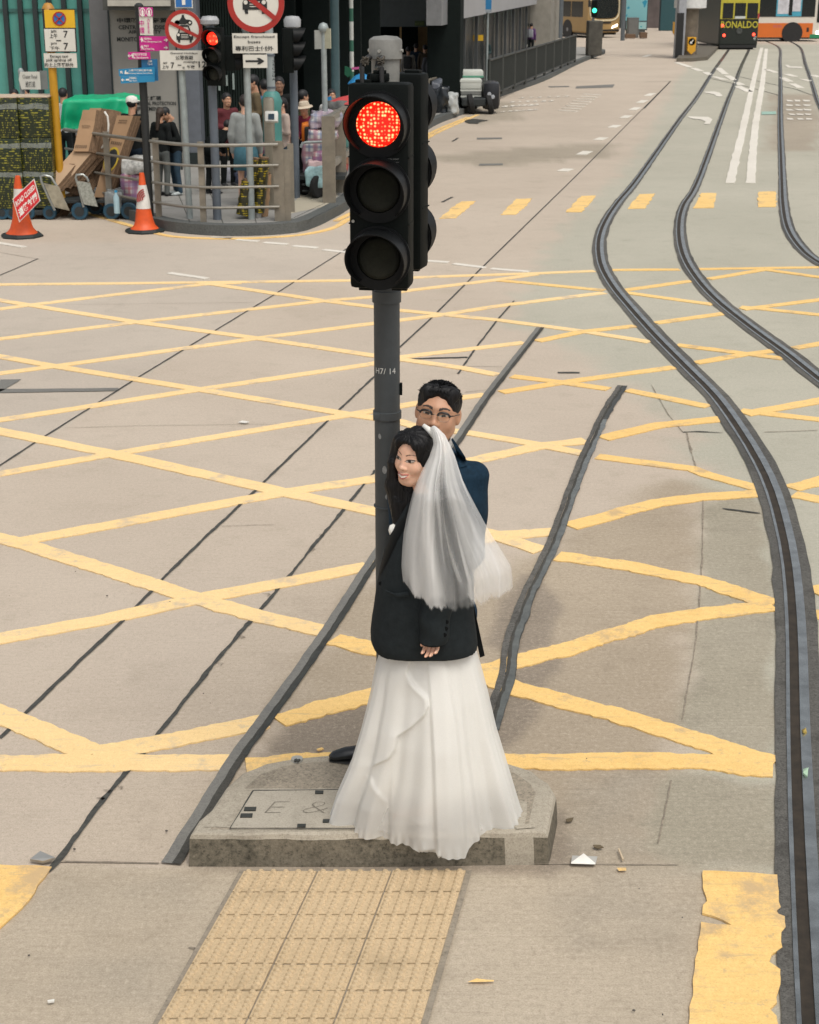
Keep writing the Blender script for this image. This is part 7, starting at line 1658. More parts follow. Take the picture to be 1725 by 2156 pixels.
for x in (5, 27, 60, 105):
    for yy in (.05, .9):
        c = W(x, 451, Yw + yy); mb = MB(); mb.lathe([(.03, -.03), (.095, -.035), (.105, -.02), (.105, .02), (.095, .035), (.03, .03)], (c.x, Yw + yy, .105), 18, RX); mb.build('wheel', M_BLUEW, t, smooth=40); mb = MB(); mb.lathe([(0, -.04), (.055, -.038), (.055, .038), (0, .04)], (c.x, Yw + yy, .105), 14, RX); mb.build('hub', M_TDARK, t)
# green tarpaulin over a stall
Yg = B(200, 415).y; zg = W(200, 210, Yg).z
t = thing('market_stall', Vector((W(205, 350, Yg).x, Yg + .4, ZP)), 'dark stall frame standing under the green tarpaulin', 'stall')
x0, x1 = W(137, 300, Yg).x, W(280, 300, Yg).x
for x in (x0 + .08, x1 - .08):
    for y in (.3, .88): mb = MB(); mb.tube([(x, Yg + y, ZP), (x, Yg + y, zg - .2)], .03, 8); mb.build('leg', M_TDARK, t)
mb = MB(); mb.box(((x0 + x1) / 2, Yg + .62, zg - .22), (x1 - x0 - .2, .6, .06)); mb.build('top_shelf', M_TDARK, t); mb = MB(); mb.box(((x0 + x1) / 2 + .1, Yg + .70, (zg) / 2 - .05), (x1 - x0 - .4, .45, zg - .6)); mb.build('dark_stock', mat('stall_dark', (.012, .014, .014), .9), t)
mb = MB(); nu = 46; rows = []
tl = [z1(x, y) for x, y in ((540, 862), (600, 858), (720, 858), (850, 858), (950, 842), (1040, 846), (1110, 866), (1165, 882))]; bl_ = [z1(x, y) for x, y in ((516, 1118), (560, 1100), (640, 1112), (740, 1100), (900, 1108), (1000, 1085), (1090, 1040), (1156, 1010))]
def lerpl(l, u): s = u * (len(l) - 1); k = min(int(s), len(l) - 2); return (l[k][0] + (l[k + 1][0] - l[k][0]) * (s - k), l[k][1] + (l[k + 1][1] - l[k][1]) * (s - k))
for i in range(6): rows.append([Vector((W(*lerpl(tl, j / (nu - 1)), Yg).x, Yg + .95 - .17 * i, W(*lerpl(tl, j / (nu - 1)), Yg).z + .015 * mnoise.noise(Vector((j * .3, i, 2))) + .04 * (.4 if i == 0 else 0))) for j in range(nu)])
for i in range(1, 15):
    v = i / 14; row = []
    for j in range(nu):
        u = j / (nu - 1); a, b = lerpl(tl, u), lerpl(bl_, u); f = math.sin(u * 26 + 1.5 * math.sin(u * 9)) * .045 * v + .05 * v * mnoise.noise(Vector((u * 7, v * 2, 1)))
        row.append(W(a[0] + (b[0] - a[0]) * v, a[1] + (b[1] - a[1]) * v, Yg + .06 + f - .03 * v))
    rows.append(row)
mb.sheet(rows); tag(mb.build('tarpaulin', mat('tarp_green', (.010, .43, .20), .3, var=.10, scale=2, spec=.5), smooth='all'), 'bright green tarpaulin draped over the stall behind the leaning cardboard', 'tarpaulin')
# flattened cartons leaning on the hand trolleys
cards = [ # corners in zB pixels (top-left, top-right, bottom-right, bottom-left), depth offset, tone, print
 ((1128, 258), (1270, 258), (1150, 800), (1000, 800), .50, 0, 0, 'tallest brown flattened carton with a square top before the green tarpaulin'),
 ((1040, 280), (1210, 280), (1130, 790), (925, 790), .42, 0, 0, 'brown flattened carton with an angled top standing in the tall bundle'),
 ((1005, 408), (1195, 412), (1110, 800), (918, 800), .34, 0, 1, 'brown flattened carton printed with a line of dark text in the tall bundle'),
 ((1290, 262), (1330, 268), (1250, 810), (1205, 810), .52, 1, 0, 'narrow edge-on carton in the middle of the tall bundle'),
 ((1345, 270), (1430, 280), (1370, 640), (1270, 800), .56, 1, 0, 'dark shaded carton at the back of the tall bundle'),
 ((1470, 348), (1672, 352), (1285, 1480), (1170, 1400), .30, 0, 2, 'long leaning carton with a black tape band and a yellow oval mark'),
 ((1655, 352), (1690, 372), (1300, 1500), (1275, 1480), .36, 1, 0, 'carton seen edge-on behind the long taped carton'),
 ((920, 790), (1160, 802), (790, 1240), (640, 1100), .18, 2, 0, 'pale carton on top of the low slanting pile'),
 ((870, 850), (1215, 840), (900, 1230), (700, 1190), .26, 1, 0, 'shaded carton behind the pale one on the low slanting pile'),
 ((710, 930), (940, 975), (700, 1260), (490, 1230), .08, 2, 0, 'pale carton with a cut corner at the front of the slanting pile'),
 ((930, 985), (975, 970), (740, 1240), (700, 1250), .14, 1, 0, 'narrow edge-on carton beside the pale cut-corner one'),
 ((1175, 840), (1270, 860), (880, 1320), (800, 1290), .34, 1, 0, 'brown carton edge at the back of the slanting pile'),
 ((480, 1235), (640, 1400), (430, 1700), (370, 1690), .10, 2, 3, 'pale carton with a yellow oval standing on the road by the sign'),
 ((610, 1400), (720, 1440), (520, 1700), (415, 1700), .16, 1, 0, 'carton standing on the road second in the low row'),
 ((700, 1380), (960, 1290), (640, 1690), (530, 1700), .24, 0, 0, 'carton standing on the road behind the cart handles'),
 ((850, 1420), (1000, 1310), (740, 1680), (650, 1690), .32, 1, 0, 'shaded carton at the foot of the low row'),
 ((1180, 1000), (1240, 985), (1040, 1330), (980, 1310), .40, 0, 0, 'brown carton wedged between the slanting pile and the long carton')]
Yk_ = G(180, 462).y
for i, (a, b, c, d, off, tone, ink, lab) in enumerate(cards):
    Q = [W(*zB(*p), Yk_ + off + tilt) for p, tilt in ((a, .22), (b, .22), (c, 0), (d, 0))]
    for v in Q: v.z = max(v.z, .012)
    t = thing('flattened_carton', (Q[2] + Q[3]) / 2, lab, 'cardboard', 'flattened cartons leaning at the kerb')
    n_ = (Q[1] - Q[0]).cross(Q[3] - Q[0]).normalized(); n_ = n_ if n_.y > 0 else -n_; mb = MB(); side = (Q[1] - Q[0]).normalized(); ext = n_ * .03 + side * .035
    mb.prism(Q, ext)
    mb.m = [0 if (k == 0) else 1 for k in range(len(mb.f))]; o = mb.build('board', [(M_CARD, M_CARDE, M_CARDL)[tone], M_CARDE], t)  # shaded cartons take the dark edge brown as painted shade
    lines = MB()
    for q in range(1, 3): strip_o = [Q[1].lerp(Q[2], .0), Q[2]]
    mb = MB()
    for e in range(2): 
        sh2_ = ext * (1.15 + e * .9) + side * .012; mb.prism([p + sh2_ for p in Q], ext * .55)
    mb.build('ply', M_CARDE, t) if tone != 2 or i % 2 else None
    if ink in (1, 2):
        def bil(u, v): return (Q[0] * (1 - u) + Q[1] * u) * (1 - v) + (Q[3] * (1 - u) + Q[2] * u) * v - n_ * .004
        for v0, v1, u0, u1, s in (((.16, .18, .2, .75, 'PAPER'), (.20, .22, .2, .8, 'KEEP DRY'), (.24, .26, .25, .7, 'CARTON'), (.80, .90, .06, .85, 'KEEP DRY')) if ink == 1 else ((.05, .065, .2, .75, 'PAPER'), (.075, .09, .2, .75, 'THIS WAY UP'), (.30, .335, .1, .9, 'KEEP DRY'), (.66, .695, .1, .9, 'KEEP DRY'))):
            v_, f_ = text_pts('▪ ▪ ▪' if False else s, .02); xa = min(p[0] for p in v_); xb = max(p[0] for p in v_); ya = min(p[1] for p in v_); yb = max(p[1] for p in v_)
            # illegible stencil: short dashes stand where the photograph shows blurred print
            mb = MB()
            nseg = 6
            for g in range(nseg):
                ua = u0 + (u1 - u0) * (g + .08) / nseg; ub = u0 + (u1 - u0) * (g + .8) / nseg; mb.add([bil(ua, v1), bil(ub, v1), bil(ub, v0), bil(ua, v0)], [(0, 1, 2, 3)])
            mb.build('printed_mark', M_CARDINK, o)
    if ink >= 2:
        def bil(u, v): return (Q[0] * (1 - u) + Q[1] * u) * (1 - v) + (Q[3] * (1 - u) + Q[2] * u) * v - n_ * .006
        v0 = .505 if ink == 2 else .12
        mb = MB(); mb.add([bil(-.02, v0 + .03), bil(1.02, v0 + .03), bil(1.02, v0 - .03), bil(-.02, v0 - .03)], [(0, 1, 2, 3)]); mb.build('tape_band', M_SBLK, o)
        cc = bil(.5, v0) - n_ * .004; uu = (Q[1] - Q[0]).normalized(); vv = (Q[0] - Q[3]).normalized(); mb = MB(); mb.add([cc + uu * .11 * math.cos(R(g)) + vv * .2 * math.sin(R(g)) for g in range(0, 360, 20)], [tuple(range(18))]); mb.build('yellow_oval', mat('oval_yellow', (.55, .38, .03), .5), o)
        mb = MB(); mb.add([cc - n_ * .003 + uu * .085 * math.cos(R(g)) + vv * .165 * math.sin(R(g)) for g in range(0, 360, 20)], [tuple(range(18))]); mb.build('oval_centre', M_SBLK, o)
# string round the tall bundle
mb = MB(); mb.tube([W(*zB(x, y), Yk_ + .40) for x, y in ((1310, 300), (1350, 360), (1362, 470), (1355, 580), (1330, 680), (1275, 760))], .016, 6); tag(mb.build('binding_string', M_PAPER, smooth='all'), 'white plastic string tied round the tall cardboard bundle', 'string')
# two hand trolleys with loop handles
def hand_trolley(lab, loop, panel, wheels, pm, Y):
    c0 = W(*zB(*wheels[0]), Y); t = thing('hand_trolley', (c0.x, Y, 0), lab, 'trolley', 'hand trolleys at the kerb')
    mb = MB(); mb.tube([W(*zB(x, y), Y - .05) for x, y in loop], .020, 8); mb.build('handle', mat('handle_chrome', (.36, .38, .36), .3, .7), t, smooth=60)
    g = [[W(*zB(panel[0][0] + (panel[1][0] - panel[0][0]) * u / 6 + (panel[3][0] - panel[0][0]) * v / 6, panel[0][1] + (panel[1][1] - panel[0][1]) * u / 6 + (panel[3][1] - panel[0][1]) * v / 6), Y - .08 + .02 * mnoise.noise(Vector((u, v, 1)))) for u in range(7)] for v in range(7)]
    mb = MB(); mb.sheet(g); mb.build('sleeve', pm, t, smooth='all')
    xa, xb = W(*zB(*wheels[0]), Y).x, W(*zB(*wheels[-1]), Y).x
    mb = MB(); mb.box(((xa + xb) / 2, Y + .35, .27), (abs(xb - xa) + .3, .62, .05), bev=.01); mb.build('deck', M_TDARK, t)
    for i, (x, y) in enumerate(wheels):
        q = W(*zB(x, y), Y); yy = Y + (.02 if y > 1640 else .6); r_ = .13; mb = MB(); mb.lathe([(.04, -.03), (r_ * .9, -.035), (r_, -.02), (r_, .02), (r_ * .9, .035), (.04, .03)], (q.x, yy, r_), 20, RX); w = mb.build('wheel', M_BLUEW, t, smooth=40); mb = MB(); mb.lathe([(0, -.042), (.075, -.04), (.075, .04), (0, .042)], (q.x, yy, r_), 14, RX); mb.build('hub', M_TDARK, w)
        mb = MB(); mb.tube([(q.x, yy, r_), (q.x, yy, .27)], .02, 6); mb.build('fork', M_TDARK, t)
M_PRINTED = mat('printed_sheet', (.30, .31, .27), .6, var=.45, scale=26)
hand_trolley('hand trolley with a clouded plastic sleeve on its loop handle', ((690, 1540), (610, 1380), (520, 1180), (510, 1110), (560, 1100), (640, 1120), (690, 1200), (740, 1290), (760, 1390), (830, 1470)), ((545, 1195), (740, 1240), (860, 1520), (680, 1500)), ((870, 1640), (1005, 1665), (1110, 1620)), mat('cloudy_sleeve', (.34, .31, .235), .3, var=.35, scale=8, alpha=.85), Yk_ - .05)
hand_trolley('hand trolley with a printed grey sheet on its handle', ((1050, 1500), (980, 1230), (950, 1130), (960, 1095), (1040, 1090), (1090, 1130), (1110, 1180)), ((955, 1165), (1130, 1195), (1235, 1480), (1055, 1465)), ((1240, 1640), (1405, 1665), (1490, 1620), (1625, 1655)), M_PRINTED, Yk_ - .02)
mb = MB()
def sheet_thing(name, lab, cat, pts, Y, m, th=.02, group=None):
    mb = MB(); mb.prism([W(*p, Y) for p in pts], (0, th, 0)); return tag(mb.build(name, m), lab, cat, group)
# ------------------------------------------------------------------ soft goods
def plaid(name, base, c1, c2, sc):
    m, nt, nd, lk, p = new_mat(name); tc = N(nd, 'ShaderNodeTexCoord'); col = None; last = rgba(base)
    for ax, c, ph, s_ in (('X', c1, 0, 1), ('Z', c1, 1, 1), ('X', c2, 2, .5), ('Z', c2, 3, .5)):
        w_ = N(nd, 'ShaderNodeTexWave'); w_.bands_direction = ax; w_.inputs['Scale'].default_value = sc * s_; w_.inputs['Phase Offset'].default_value = ph; w_.inputs['Distortion'].default_value = 2.0; w_.inputs['Detail Scale'].default_value = .4; lk.new(tc.outputs['Object'], w_.inputs['Vector'])
        r_ = N(nd, 'ShaderNodeMapRange'); r_.inputs[1].default_value = .55; r_.inputs[2].default_value = .75; r_.inputs[4].default_value = .62; lk.new(w_.outputs['Fac'], r_.inputs[0])
        mx = N(nd, 'ShaderNodeMix'); mx.data_type = 'RGBA'; lk.new(r_.outputs[0], mx.inputs[0]); mx.inputs[7].default_value = rgba(c)
        if col is None: mx.inputs[6].default_value = last
        else: lk.new(col, mx.inputs[6])
        col = mx.outputs[2]
    lk.new(col, p.inputs['Base Color']); p.inputs['Roughness'].default_value = .5; return m
M_PLB = plaid('blue_plaid', (.52, .52, .50), (.10, .14, .26), (.36, .16, .18), 3.2); M_PLR = plaid('pink_plaid', (.55, .50, .48), (.38, .08, .12), (.22, .12, .25), 3.4)
def soft(name, lab, cat, x0, y0, x1, y1, Y, dep, m, group=None, lump=.05, part=None, pw=.35):
    """a stuffed bag: a rounded box with a slumped, creased skin"""
    cx_, cz_, w_, h_ = rect(x0, y0, x1, y1, Y); bm = bmesh.new(); bmesh.ops.create_cube(bm, size=2); bmesh.ops.subdivide_edges(bm, edges=bm.edges, cuts=9, use_grid_fill=True); mb = MB(); ix = {}
    vs = []
    for v in bm.verts:
        c = v.co; s = Vector((math.copysign(abs(c.x) ** 1, c.x), c.y, c.z)); L = s.length; q = s.lerp(s / L * 1.15, pw)
        x = cx_ + q.x * w_ / 2; y = Y + dep / 2 + q.y * dep / 2; z = cz_ + q.z * h_ / 2
        d = lump * (mnoise.noise(Vector((x * 3.1, y * 3, z * 3.1))) + .5 * mnoise.noise(Vector((x * 8, y * 8, z * 7)))); ix[v] = len(vs); vs.append((x + s.x * d, y + s.y * d, z + s.z * d))
    mb.add(vs, [[ix[v] for v in f.verts] for f in bm.faces]); bm.free()
    if part:
        t = thing(name, (cx_, Y + dep / 2, cz_ - h_ / 2), lab, cat, group); mb.build(part, m, t, smooth='all'); return t, cx_, cz_, w_, h_
    return tag(mb.build(name, m, smooth='all'), lab, cat, group)
Yb1 = B(270, 440).y
t, cx_, cz_, w_, h_ = soft('plaid_bag', 'pink plaid bag standing behind the guard rail beside the lone cone', 'bag', *z1(1040, 1500), *z1(1245, 1800), Yb1 + .2, .6, M_PLR, 'plaid bags at the corner', .07, 'bag_body')
soft('newspaper_bundle', 'white printed paper bundle on top of the pink plaid bag', 'bundle', *z1(1040, 1378), *z1(1290, 1500), Yb1 + .2, .5, mat('newsprint', (.50, .50, .47), .6, var=.5, scale=16), None, .05)
soft('clear_bag', 'clear plastic bag holding a water bottle beside the leaning cardboard', 'bag', *z1(900, 1650), *z1(1055, 1830), Yb1 - .1, .4, mat('clear_plastic', (.34, .37, .37), .2, alpha=.55, var=.3), None, .05)
t = thing('water_bottle', W(*z1(1005, 1800), Yb1 - .35), 'small clear bottle with a blue cap at the clear plastic bag', 'bottle'); c = W(*z1(1005, 1745), Yb1 - .35); mb = MB(); mb.lathe([(0, -.17), (.045, -.16), (.045, .08), (.02, .13), (.02, .15)], c, 12); mb.build('bottle_body', mat('bottle_plastic', (.35, .5, .55), .15), t, smooth=50); mb = MB(); mb.lathe([(.022, .15), (.022, .18), (0, .18)], c, 10); mb.build('cap', mat('cap_blue', (.03, .3, .55), .4), t)
t = thing('low_table', W(*z1(1150, 1330), Yb1 + .9), 'low table heaped with small white goods behind the guard rail', 'table'); a, b = W(*z1(1050, 1330), Yb1 + .9), W(*z1(1235, 1330), Yb1 + .9); mb = MB(); mb.box(((a.x + b.x) / 2, Yb1 + 1.1, a.z), (b.x - a.x, .5, .04)); mb.build('table_top', M_CARD, t)
for x in (a.x + .05, b.x - .05): mb = MB(); mb.tube([(x, Yb1 + 1.1, ZP), (x, Yb1 + 1.1, a.z)], .02, 6); mb.build('leg', M_TDARK, t)
soft('goods_heap', 'heap of small white and red packets on the low table', 'goods', *z1(1056, 1262), *z1(1228, 1328), Yb1 + .9, .4, mat('packets', (.42, .42, .44), .5, var=.75, scale=14), None, .06)
Yb2 = B(660, 410).y
soft('plaid_bag', 'large blue plaid bag strapped on the two-wheeled cart', 'bag', *z2(1090, 1228), *z2(1305, 1512), Yb2, .7, M_PLB, 'plaid bags at the corner', .05)
soft('plaid_bag', 'blue plaid bag lying across the large bag on the cart', 'bag', *z2(1140, 1118), *z2(1425, 1232), Yb2 + .05, .7, M_PLB, 'plaid bags at the corner', .07)
soft('plaid_bag', 'sagging blue plaid bag on top of the pile on the cart', 'bag', *z2(1160, 985), *z2(1425, 1120), Yb2 + .1, .7, plaid('lilac_plaid', (.56, .56, .56), (.22, .24, .36), (.36, .26, .32), 3.0), 'plaid bags at the corner', .10)
soft('plaid_bag', 'small red and white plaid bag in front of the large blue one', 'bag', *z2(1185, 1328), *z2(1300, 1420), Yb2 - .25, .3, M_PLR, 'plaid bags at the corner', .06)
soft('folded_cloth', 'pink and white cloth bundled in front of the large plaid bag', 'cloth', *z2(1140, 1392), *z2(1305, 1470), Yb2 - .35, .3, mat('pink_cloth', (.55, .40, .40), .8, var=.35, scale=9), None, .09)
soft('folded_cloth', 'pale blue cloth hanging off the front of the cart', 'cloth', *z2(1138, 1440), *z2(1305, 1598), Yb2 - .42, .3, mat('teal_cloth', (.34, .52, .54), .8, var=.55, scale=7), None, .10)
t = thing('luggage_cart', Vector((W(660, 400, Yb2).x, Yb2, ZP)), 'two-wheeled luggage cart under the pile of plaid bags', 'trolley')
c = W(*z2(1200, 1585), Yb2 - .3); mb = MB(); mb.box((c.x, Yb2 + .2, ZP + .30), (1.0, .9, .06)); mb.build('deck', M_TDARK, t)
for x, yy in ((1118, .0), (1225, -.42), (1275, -.2)):
    q = W(*z2(x, 1640), Yb2 + yy); mb = MB(); mb.lathe([(.04, -.035), (.16, -.04), (.18, -.02), (.18, .02), (.16, .04), (.04, .035)], (q.x, Yb2 + yy, ZP + .18), 18, Matrix.Rotation(R(90), 4, 'Y') @ Matrix.Rotation(.5, 4, 'X')); mb.build('wheel', M_TYRE, t, smooth=40)
for hz in (.10, .2): mb = MB(); q0, q1 = W(*z2(1100, 1600), Yb2 - .3), W(*z2(1230, 1600), Yb2 - .3); mb.tube([(q0.x, Yb2 - .3, ZP + hz), (q1.x, Yb2 - .3, ZP + hz)], .02, 6); mb.build('cross_bar', M_TDARK, t)
mb = MB(); mb.tube([W(*z2(x, y), Yb2 - .1) for x, y in ((1085, 1270), (1100, 1235), (1140, 1226), (1300, 1222))], .022, 8); mb.build('handle', M_GALV, t, smooth=60)
t, cx_, cz_, w_, h_ = soft('suitcase', 'black suitcase with an orange edge beside the blue plaid bags', 'suitcase', *z2(1088, 1062), *z2(1190, 1240), Yb2 + .3, .4, mat('case_orange', (.62, .17, .015), .5), None, .01, 'shell'); mb = MB(); mb.box((cx_ + .03, Yb2 + .28, cz_ - .02), (w_ * .72, .06, h_ * .82), bev=.06); mb.build('black_face', M_SBLK, t)
t, cx_, cz_, w_, h_ = soft('orange_case', 'orange case half hidden behind the grey signal pole', 'suitcase', *z2(998, 1150), *z2(1040, 1260), Yb2 + .2, .3, mat('case_amber', (.68, .26, .01), .5), None, .01, 'shell')
# tall wrapped rolls in front of the card pillar
def roll(lab, p0, p1, r, Y, m=None):
    a, b = W(*p0, Y), W(*p1, Y); t = thing('wrapped_roll', (a.x, Y, ZP), lab, 'roll', 'yellow and black wrapped rolls'); a.z = max(a.z, ZP + .01); mb = MB(); ax = (b - a); n = 9; pts = [a + ax * k / n + Vector((.02 * mnoise.noise(Vector((k, 1, r * 50))), 0, 0)) for k in range(n + 1)]; mb.tube(pts, [r * (1 + .2 * mnoise.noise(Vector((k * .9, 4, r * 90)))) for k in range(n + 1)], 12); mb.build('roll_body', m or M_ROLL, t, smooth=50); mb = MB(); mb.tube([b, b + ax.normalized() * .03], r * .8, 12); mb.build('roll_end', M_CARDE, t)
M_ROLL = carton_mat('roll_wrap', (.03, .03, .012), (.50, .38, .02), 16, 10)
Yr = B(545, 460).y
roll('thick yellow wrapped roll leaning outward at the foot of the rail', z2(585, 1850), z2(632, 1560), .10, Yr); roll('tall yellow wrapped roll upright before the steel pillar', z2(722, 1830), z2(768, 1370), .085, Yr + .1); roll('tall dark wrapped roll upright beside the yellow one', z2(640, 1845), z2(712, 1380), .09, Yr + .2); roll('brown cardboard tube bundle behind the wrapped rolls', z2(745, 1860), z2(775, 1500), .10, Yr + .25, M_CARD)
t = thing('plastic_cup', B(543, 455), 'clear plastic cup on the pavement under the wrapped rolls', 'cup'); c = B(543, 458); mb = MB(); mb.lathe([(.05, 0), (.075, .2), (.07, .2), (.045, .01)], c, 14); mb.build('cup_wall', mat('cup_clear', (.5, .5, .48), .2, alpha=.7), t, smooth=50)
t, cx_, cz_, w_, h_ = soft('carton_box', 'brown carton with a yellow band behind the grey sweater', 'carton', *z2(438, 1196), *z2(520, 1345), B(490, 400).y + 1.2, .6, M_CARD, None, .0, 'box', 0.0); mb = MB(); mb.box((cx_, B(490, 400).y + 1.19, cz_), (w_, .02, h_ * .25)); mb.build('yellow_band', M_SYEL, t)
soft('tote_bag', 'white cloth bag slumped on the pavement by the bare legs', 'bag', *z2(422, 1438), *z2(500, 1562), B(485, 385).y, .4, mat('bag_white', (.52, .53, .58), .8, var=.2, scale=8), None, .08); soft('floral_bag', 'dark floral bag slumped on the pavement by the bare legs', 'bag', *z2(498, 1482), *z2(590, 1588), B(502, 388).y - .3, .4, mat('floral_dark', (.05, .06, .10), .7, var=.9, scale=30), None, .08)
soft('paper_litter', 'small white paper heap on the pavement beside the white cloth bag', 'litter', *z2(385, 1530), *z2(425, 1560), B(467, 380).y, .3, M_PAPER, None, .05)
soft('patterned_bag', 'pink and white striped bag hanging beside the denim skirt', 'bag', *z2(728, 1240), *z2(782, 1345), B(545, 430).y, .3, M_PLR, None, .05); soft('dark_bundle', 'dark bundle on the pavement right of the striped bag', 'bag', *z2(740, 1060), *z2(800, 1230), B(545, 400).y + 1, .4, mat('bundle_brown', (.10, .075, .05), .8), None, .06)
def parasol(name, lab, px, py, wpx, hpx, Y, m):
    c = W(px, py, Y); k = mpp(px, py, Y); t = thing(name, (c.x, Y, ZP), lab, 'parasol'); r_ = wpx * k / 2; mb = MB(); mb.lathe([(r_, -hpx * k), (r_ * .96, -hpx * k * .86), (r_ * .5, -hpx * k * .3), (0, 0)], c, 8, close=False); mb.build('canopy', m, t); mb = MB(); mb.tube([(c.x, Y, ZP), c], .02, 8); mb.build('pole', M_GALV, t)
parasol('parasol', 'red market parasol behind the plaid bags', 735, 200, 92, 16, Yb2 + 1.5, mat('parasol_red', (.50, .06, .06), .6)); parasol('parasol', 'blue market parasol beside the big signal', 762, 152, 60, 24, Yb2 + 3.5, mat('parasol_blue', (.01, .19, .42), .6))
sheet_thing('blue_sheet', 'blue plastic sheet edge between the red parasol and the white post', 'sheet', mp(z2, (1310, 840), (1350, 828), (1352, 862), (1312, 866)), Yb2 + 1, mat('parasol_blue', (.01, .19, .42), .6)); sheet_thing('green_net', 'green net hanging beside the striped pole', 'net', mp(z3, (172, 566), (235, 590), (230, 640), (200, 665), (170, 640)), 34.4, mat('net_green', (.01, .12, .06), .7)); sheet_thing('pink_ribbon', 'pink ribbon tied round the striped pole', 'ribbon', mp(z3, (232, 580), (325, 574), (325, 594), (234, 600)), 34.2, mat('ribbon_pink', (.55, .1, .30), .6))
soft('stall_heap', 'dim grey heap of wrapped goods behind the plaid bags', 'goods', *z2(1320, 880), *z2(1480, 990), Yb2 + 1.2, .6, mat('dim_goods', (.11, .11, .105), .7, var=.6, scale=8), None, .08)
for x0, y0, x1, y1, cc, lab in ((1376, 1180, 1420, 1350, (.16, .2, .3), 'blue grey bundle behind the beige guard rail'), (1455, 1140, 1480, 1300, (.10, .30, .26), 'green bundle behind the beige guard rail'), (1462, 1300, 1482, 1420, (.45, .22, .14), 'salmon bundle behind the beige guard rail'), (1450, 1420, 1484, 1520, (.5, .10, .08), 'red bundle behind the beige guard rail'), (1375, 1360, 1425, 1500, (.10, .10, .11), 'dark bundle low behind the beige guard rail')):
    soft('cloth_bundle', lab, 'bundle', *z2(x0, y0), *z2(x1, y1), B(715, 395).y + .6, .4, mat('bundle_' + lab.split()[0], cc, .8, var=.3, scale=8), 'cloth bundles behind the beige rail', .05)
# sacks and carrier bags by the kerb beyond the signal
Yq = B(935, 238).y
soft('refuse_sack', 'shiny black refuse sack slumped at the kerb beyond the signal', 'sack', *z3(925, 760), *z3(1065, 1000), Yq, .8, mat('sack_black', (.018, .022, .026), .25, var=.5, scale=4), 'refuse sacks', .12); soft('refuse_sack', 'grey bundle on top of the black refuse sack', 'sack', *z3(928, 706), *z3(1000, 800), Yq + .3, .6, mat('sack_grey', (.10, .11, .13), .4, var=.5, scale=6), 'refuse sacks', .10); soft('carrier_bag', 'white carrier bag standing beside the black refuse sack', 'bag', *z3(1048, 812), *z3(1142, 975), Yq + .2, .5, mat('carrier_white', (.42, .44, .43), .4, var=.15, scale=4), None, .09)
sheet_thing('handbill', 'red paper stuck behind the refuse sack', 'paper', mp(z3, (903, 775), (918, 770), (918, 810), (904, 815)), Yq + .2, M_SRED)
t = thing('market_rail', B(917, 235), 'slim grey rail above the refuse sacks', 'railing')
pa, pb_ = W(*z3(895, 690), Yq + .8), W(*z3(1022, 654), Yq + 3.0); mb = MB(); mb.tube([pa, pb_], .035, 8); mb.build('bar', M_RPOST, t); 
for p in (pa, pb_): mb = MB(); mb.tube([(p.x, p.y, ZP), p], .035, 8); mb.build('post', M_RPOST, t)
# motor tricycle cart with foam boxes
pt = G(*z3(1320, 985)); Yv = pt.y
t = thing('cargo_tricycle', (pt.x, Yv, 0), 'dark cargo tricycle parked at the kerb carrying foam boxes', 'tricycle')
kx = lambda x, y=850: W(*z3(x, y), Yv).x
kz = lambda y, x=1300: W(*z3(x, y), Yv).z
mb = MB(); mb.box(((kx(1180) + kx(1390)) / 2, Yv + .9, kz(880)), (kx(1390) - kx(1180), 1.9, .22), bev=.04); mb.build('cargo_bed', M_TDARK, t)
mb = MB(); mb.box(((kx(1360) + kx(1515)) / 2, Yv + .5, kz(830)), (kx(1515) - kx(1360), .9, .75), bev=.16); mb.build('engine_cowl', mat('cowl_black', (.012, .013, .016), .3), t, smooth=40)
mb = MB(); mb.tube([(kx(1390), Yv + .4, kz(770)), (kx(1400), Yv + .4, kz(725)), (kx(1470), Yv + .4, kz(708)), (kx(1510), Yv + .4, kz(740)), (kx(1510), Yv + .4, kz(860))], .03, 8); mb.build('roll_bar', M_CABLE, t, smooth=60)
for x, dy in ((1265, .1), (1425, .1), (1300, 1.7)):
    c = kx(x); mb = MB(); mb.lathe([(.1, -.07), (.24, -.075), (.27, -.05), (.27, .05), (.24, .075), (.1, .07)], (c, Yv + dy, .27), 20, Matrix.Rotation(R(78), 4, 'Y')); w = mb.build('wheel', M_TYRE, t, smooth=40); mb = MB(); mb.lathe([(0, -.08), (.13, -.07), (.13, .07), (0, .08)], (c, Yv + dy, .27), 14, Matrix.Rotation(R(78), 4, 'Y')); mb.build('hub', M_RIM, w)
mb = MB(); mb.box(((kx(1290) + kx(1400)) / 2, Yv + .2, .42), (kx(1400) - kx(1290), .1, .08)); mb.build('axle', M_CABLE, t)
for x, y in ((1418, 812), (1448, 835)): mb = MB(); mb.lathe([(.06, 0), (.05, .03), (0, .03)], (kx(x), Yv + .02, kz(y)), 10, RX); mb.build('lamp', mat('lamp_glass', (.4, .42, .45), .15), t)
M_FOAM = mat('foam_white', (.56, .58, .53), .7, var=.08, scale=3); M_FOAMS = mat('foam_strap', (.10, .30, .20), .5)
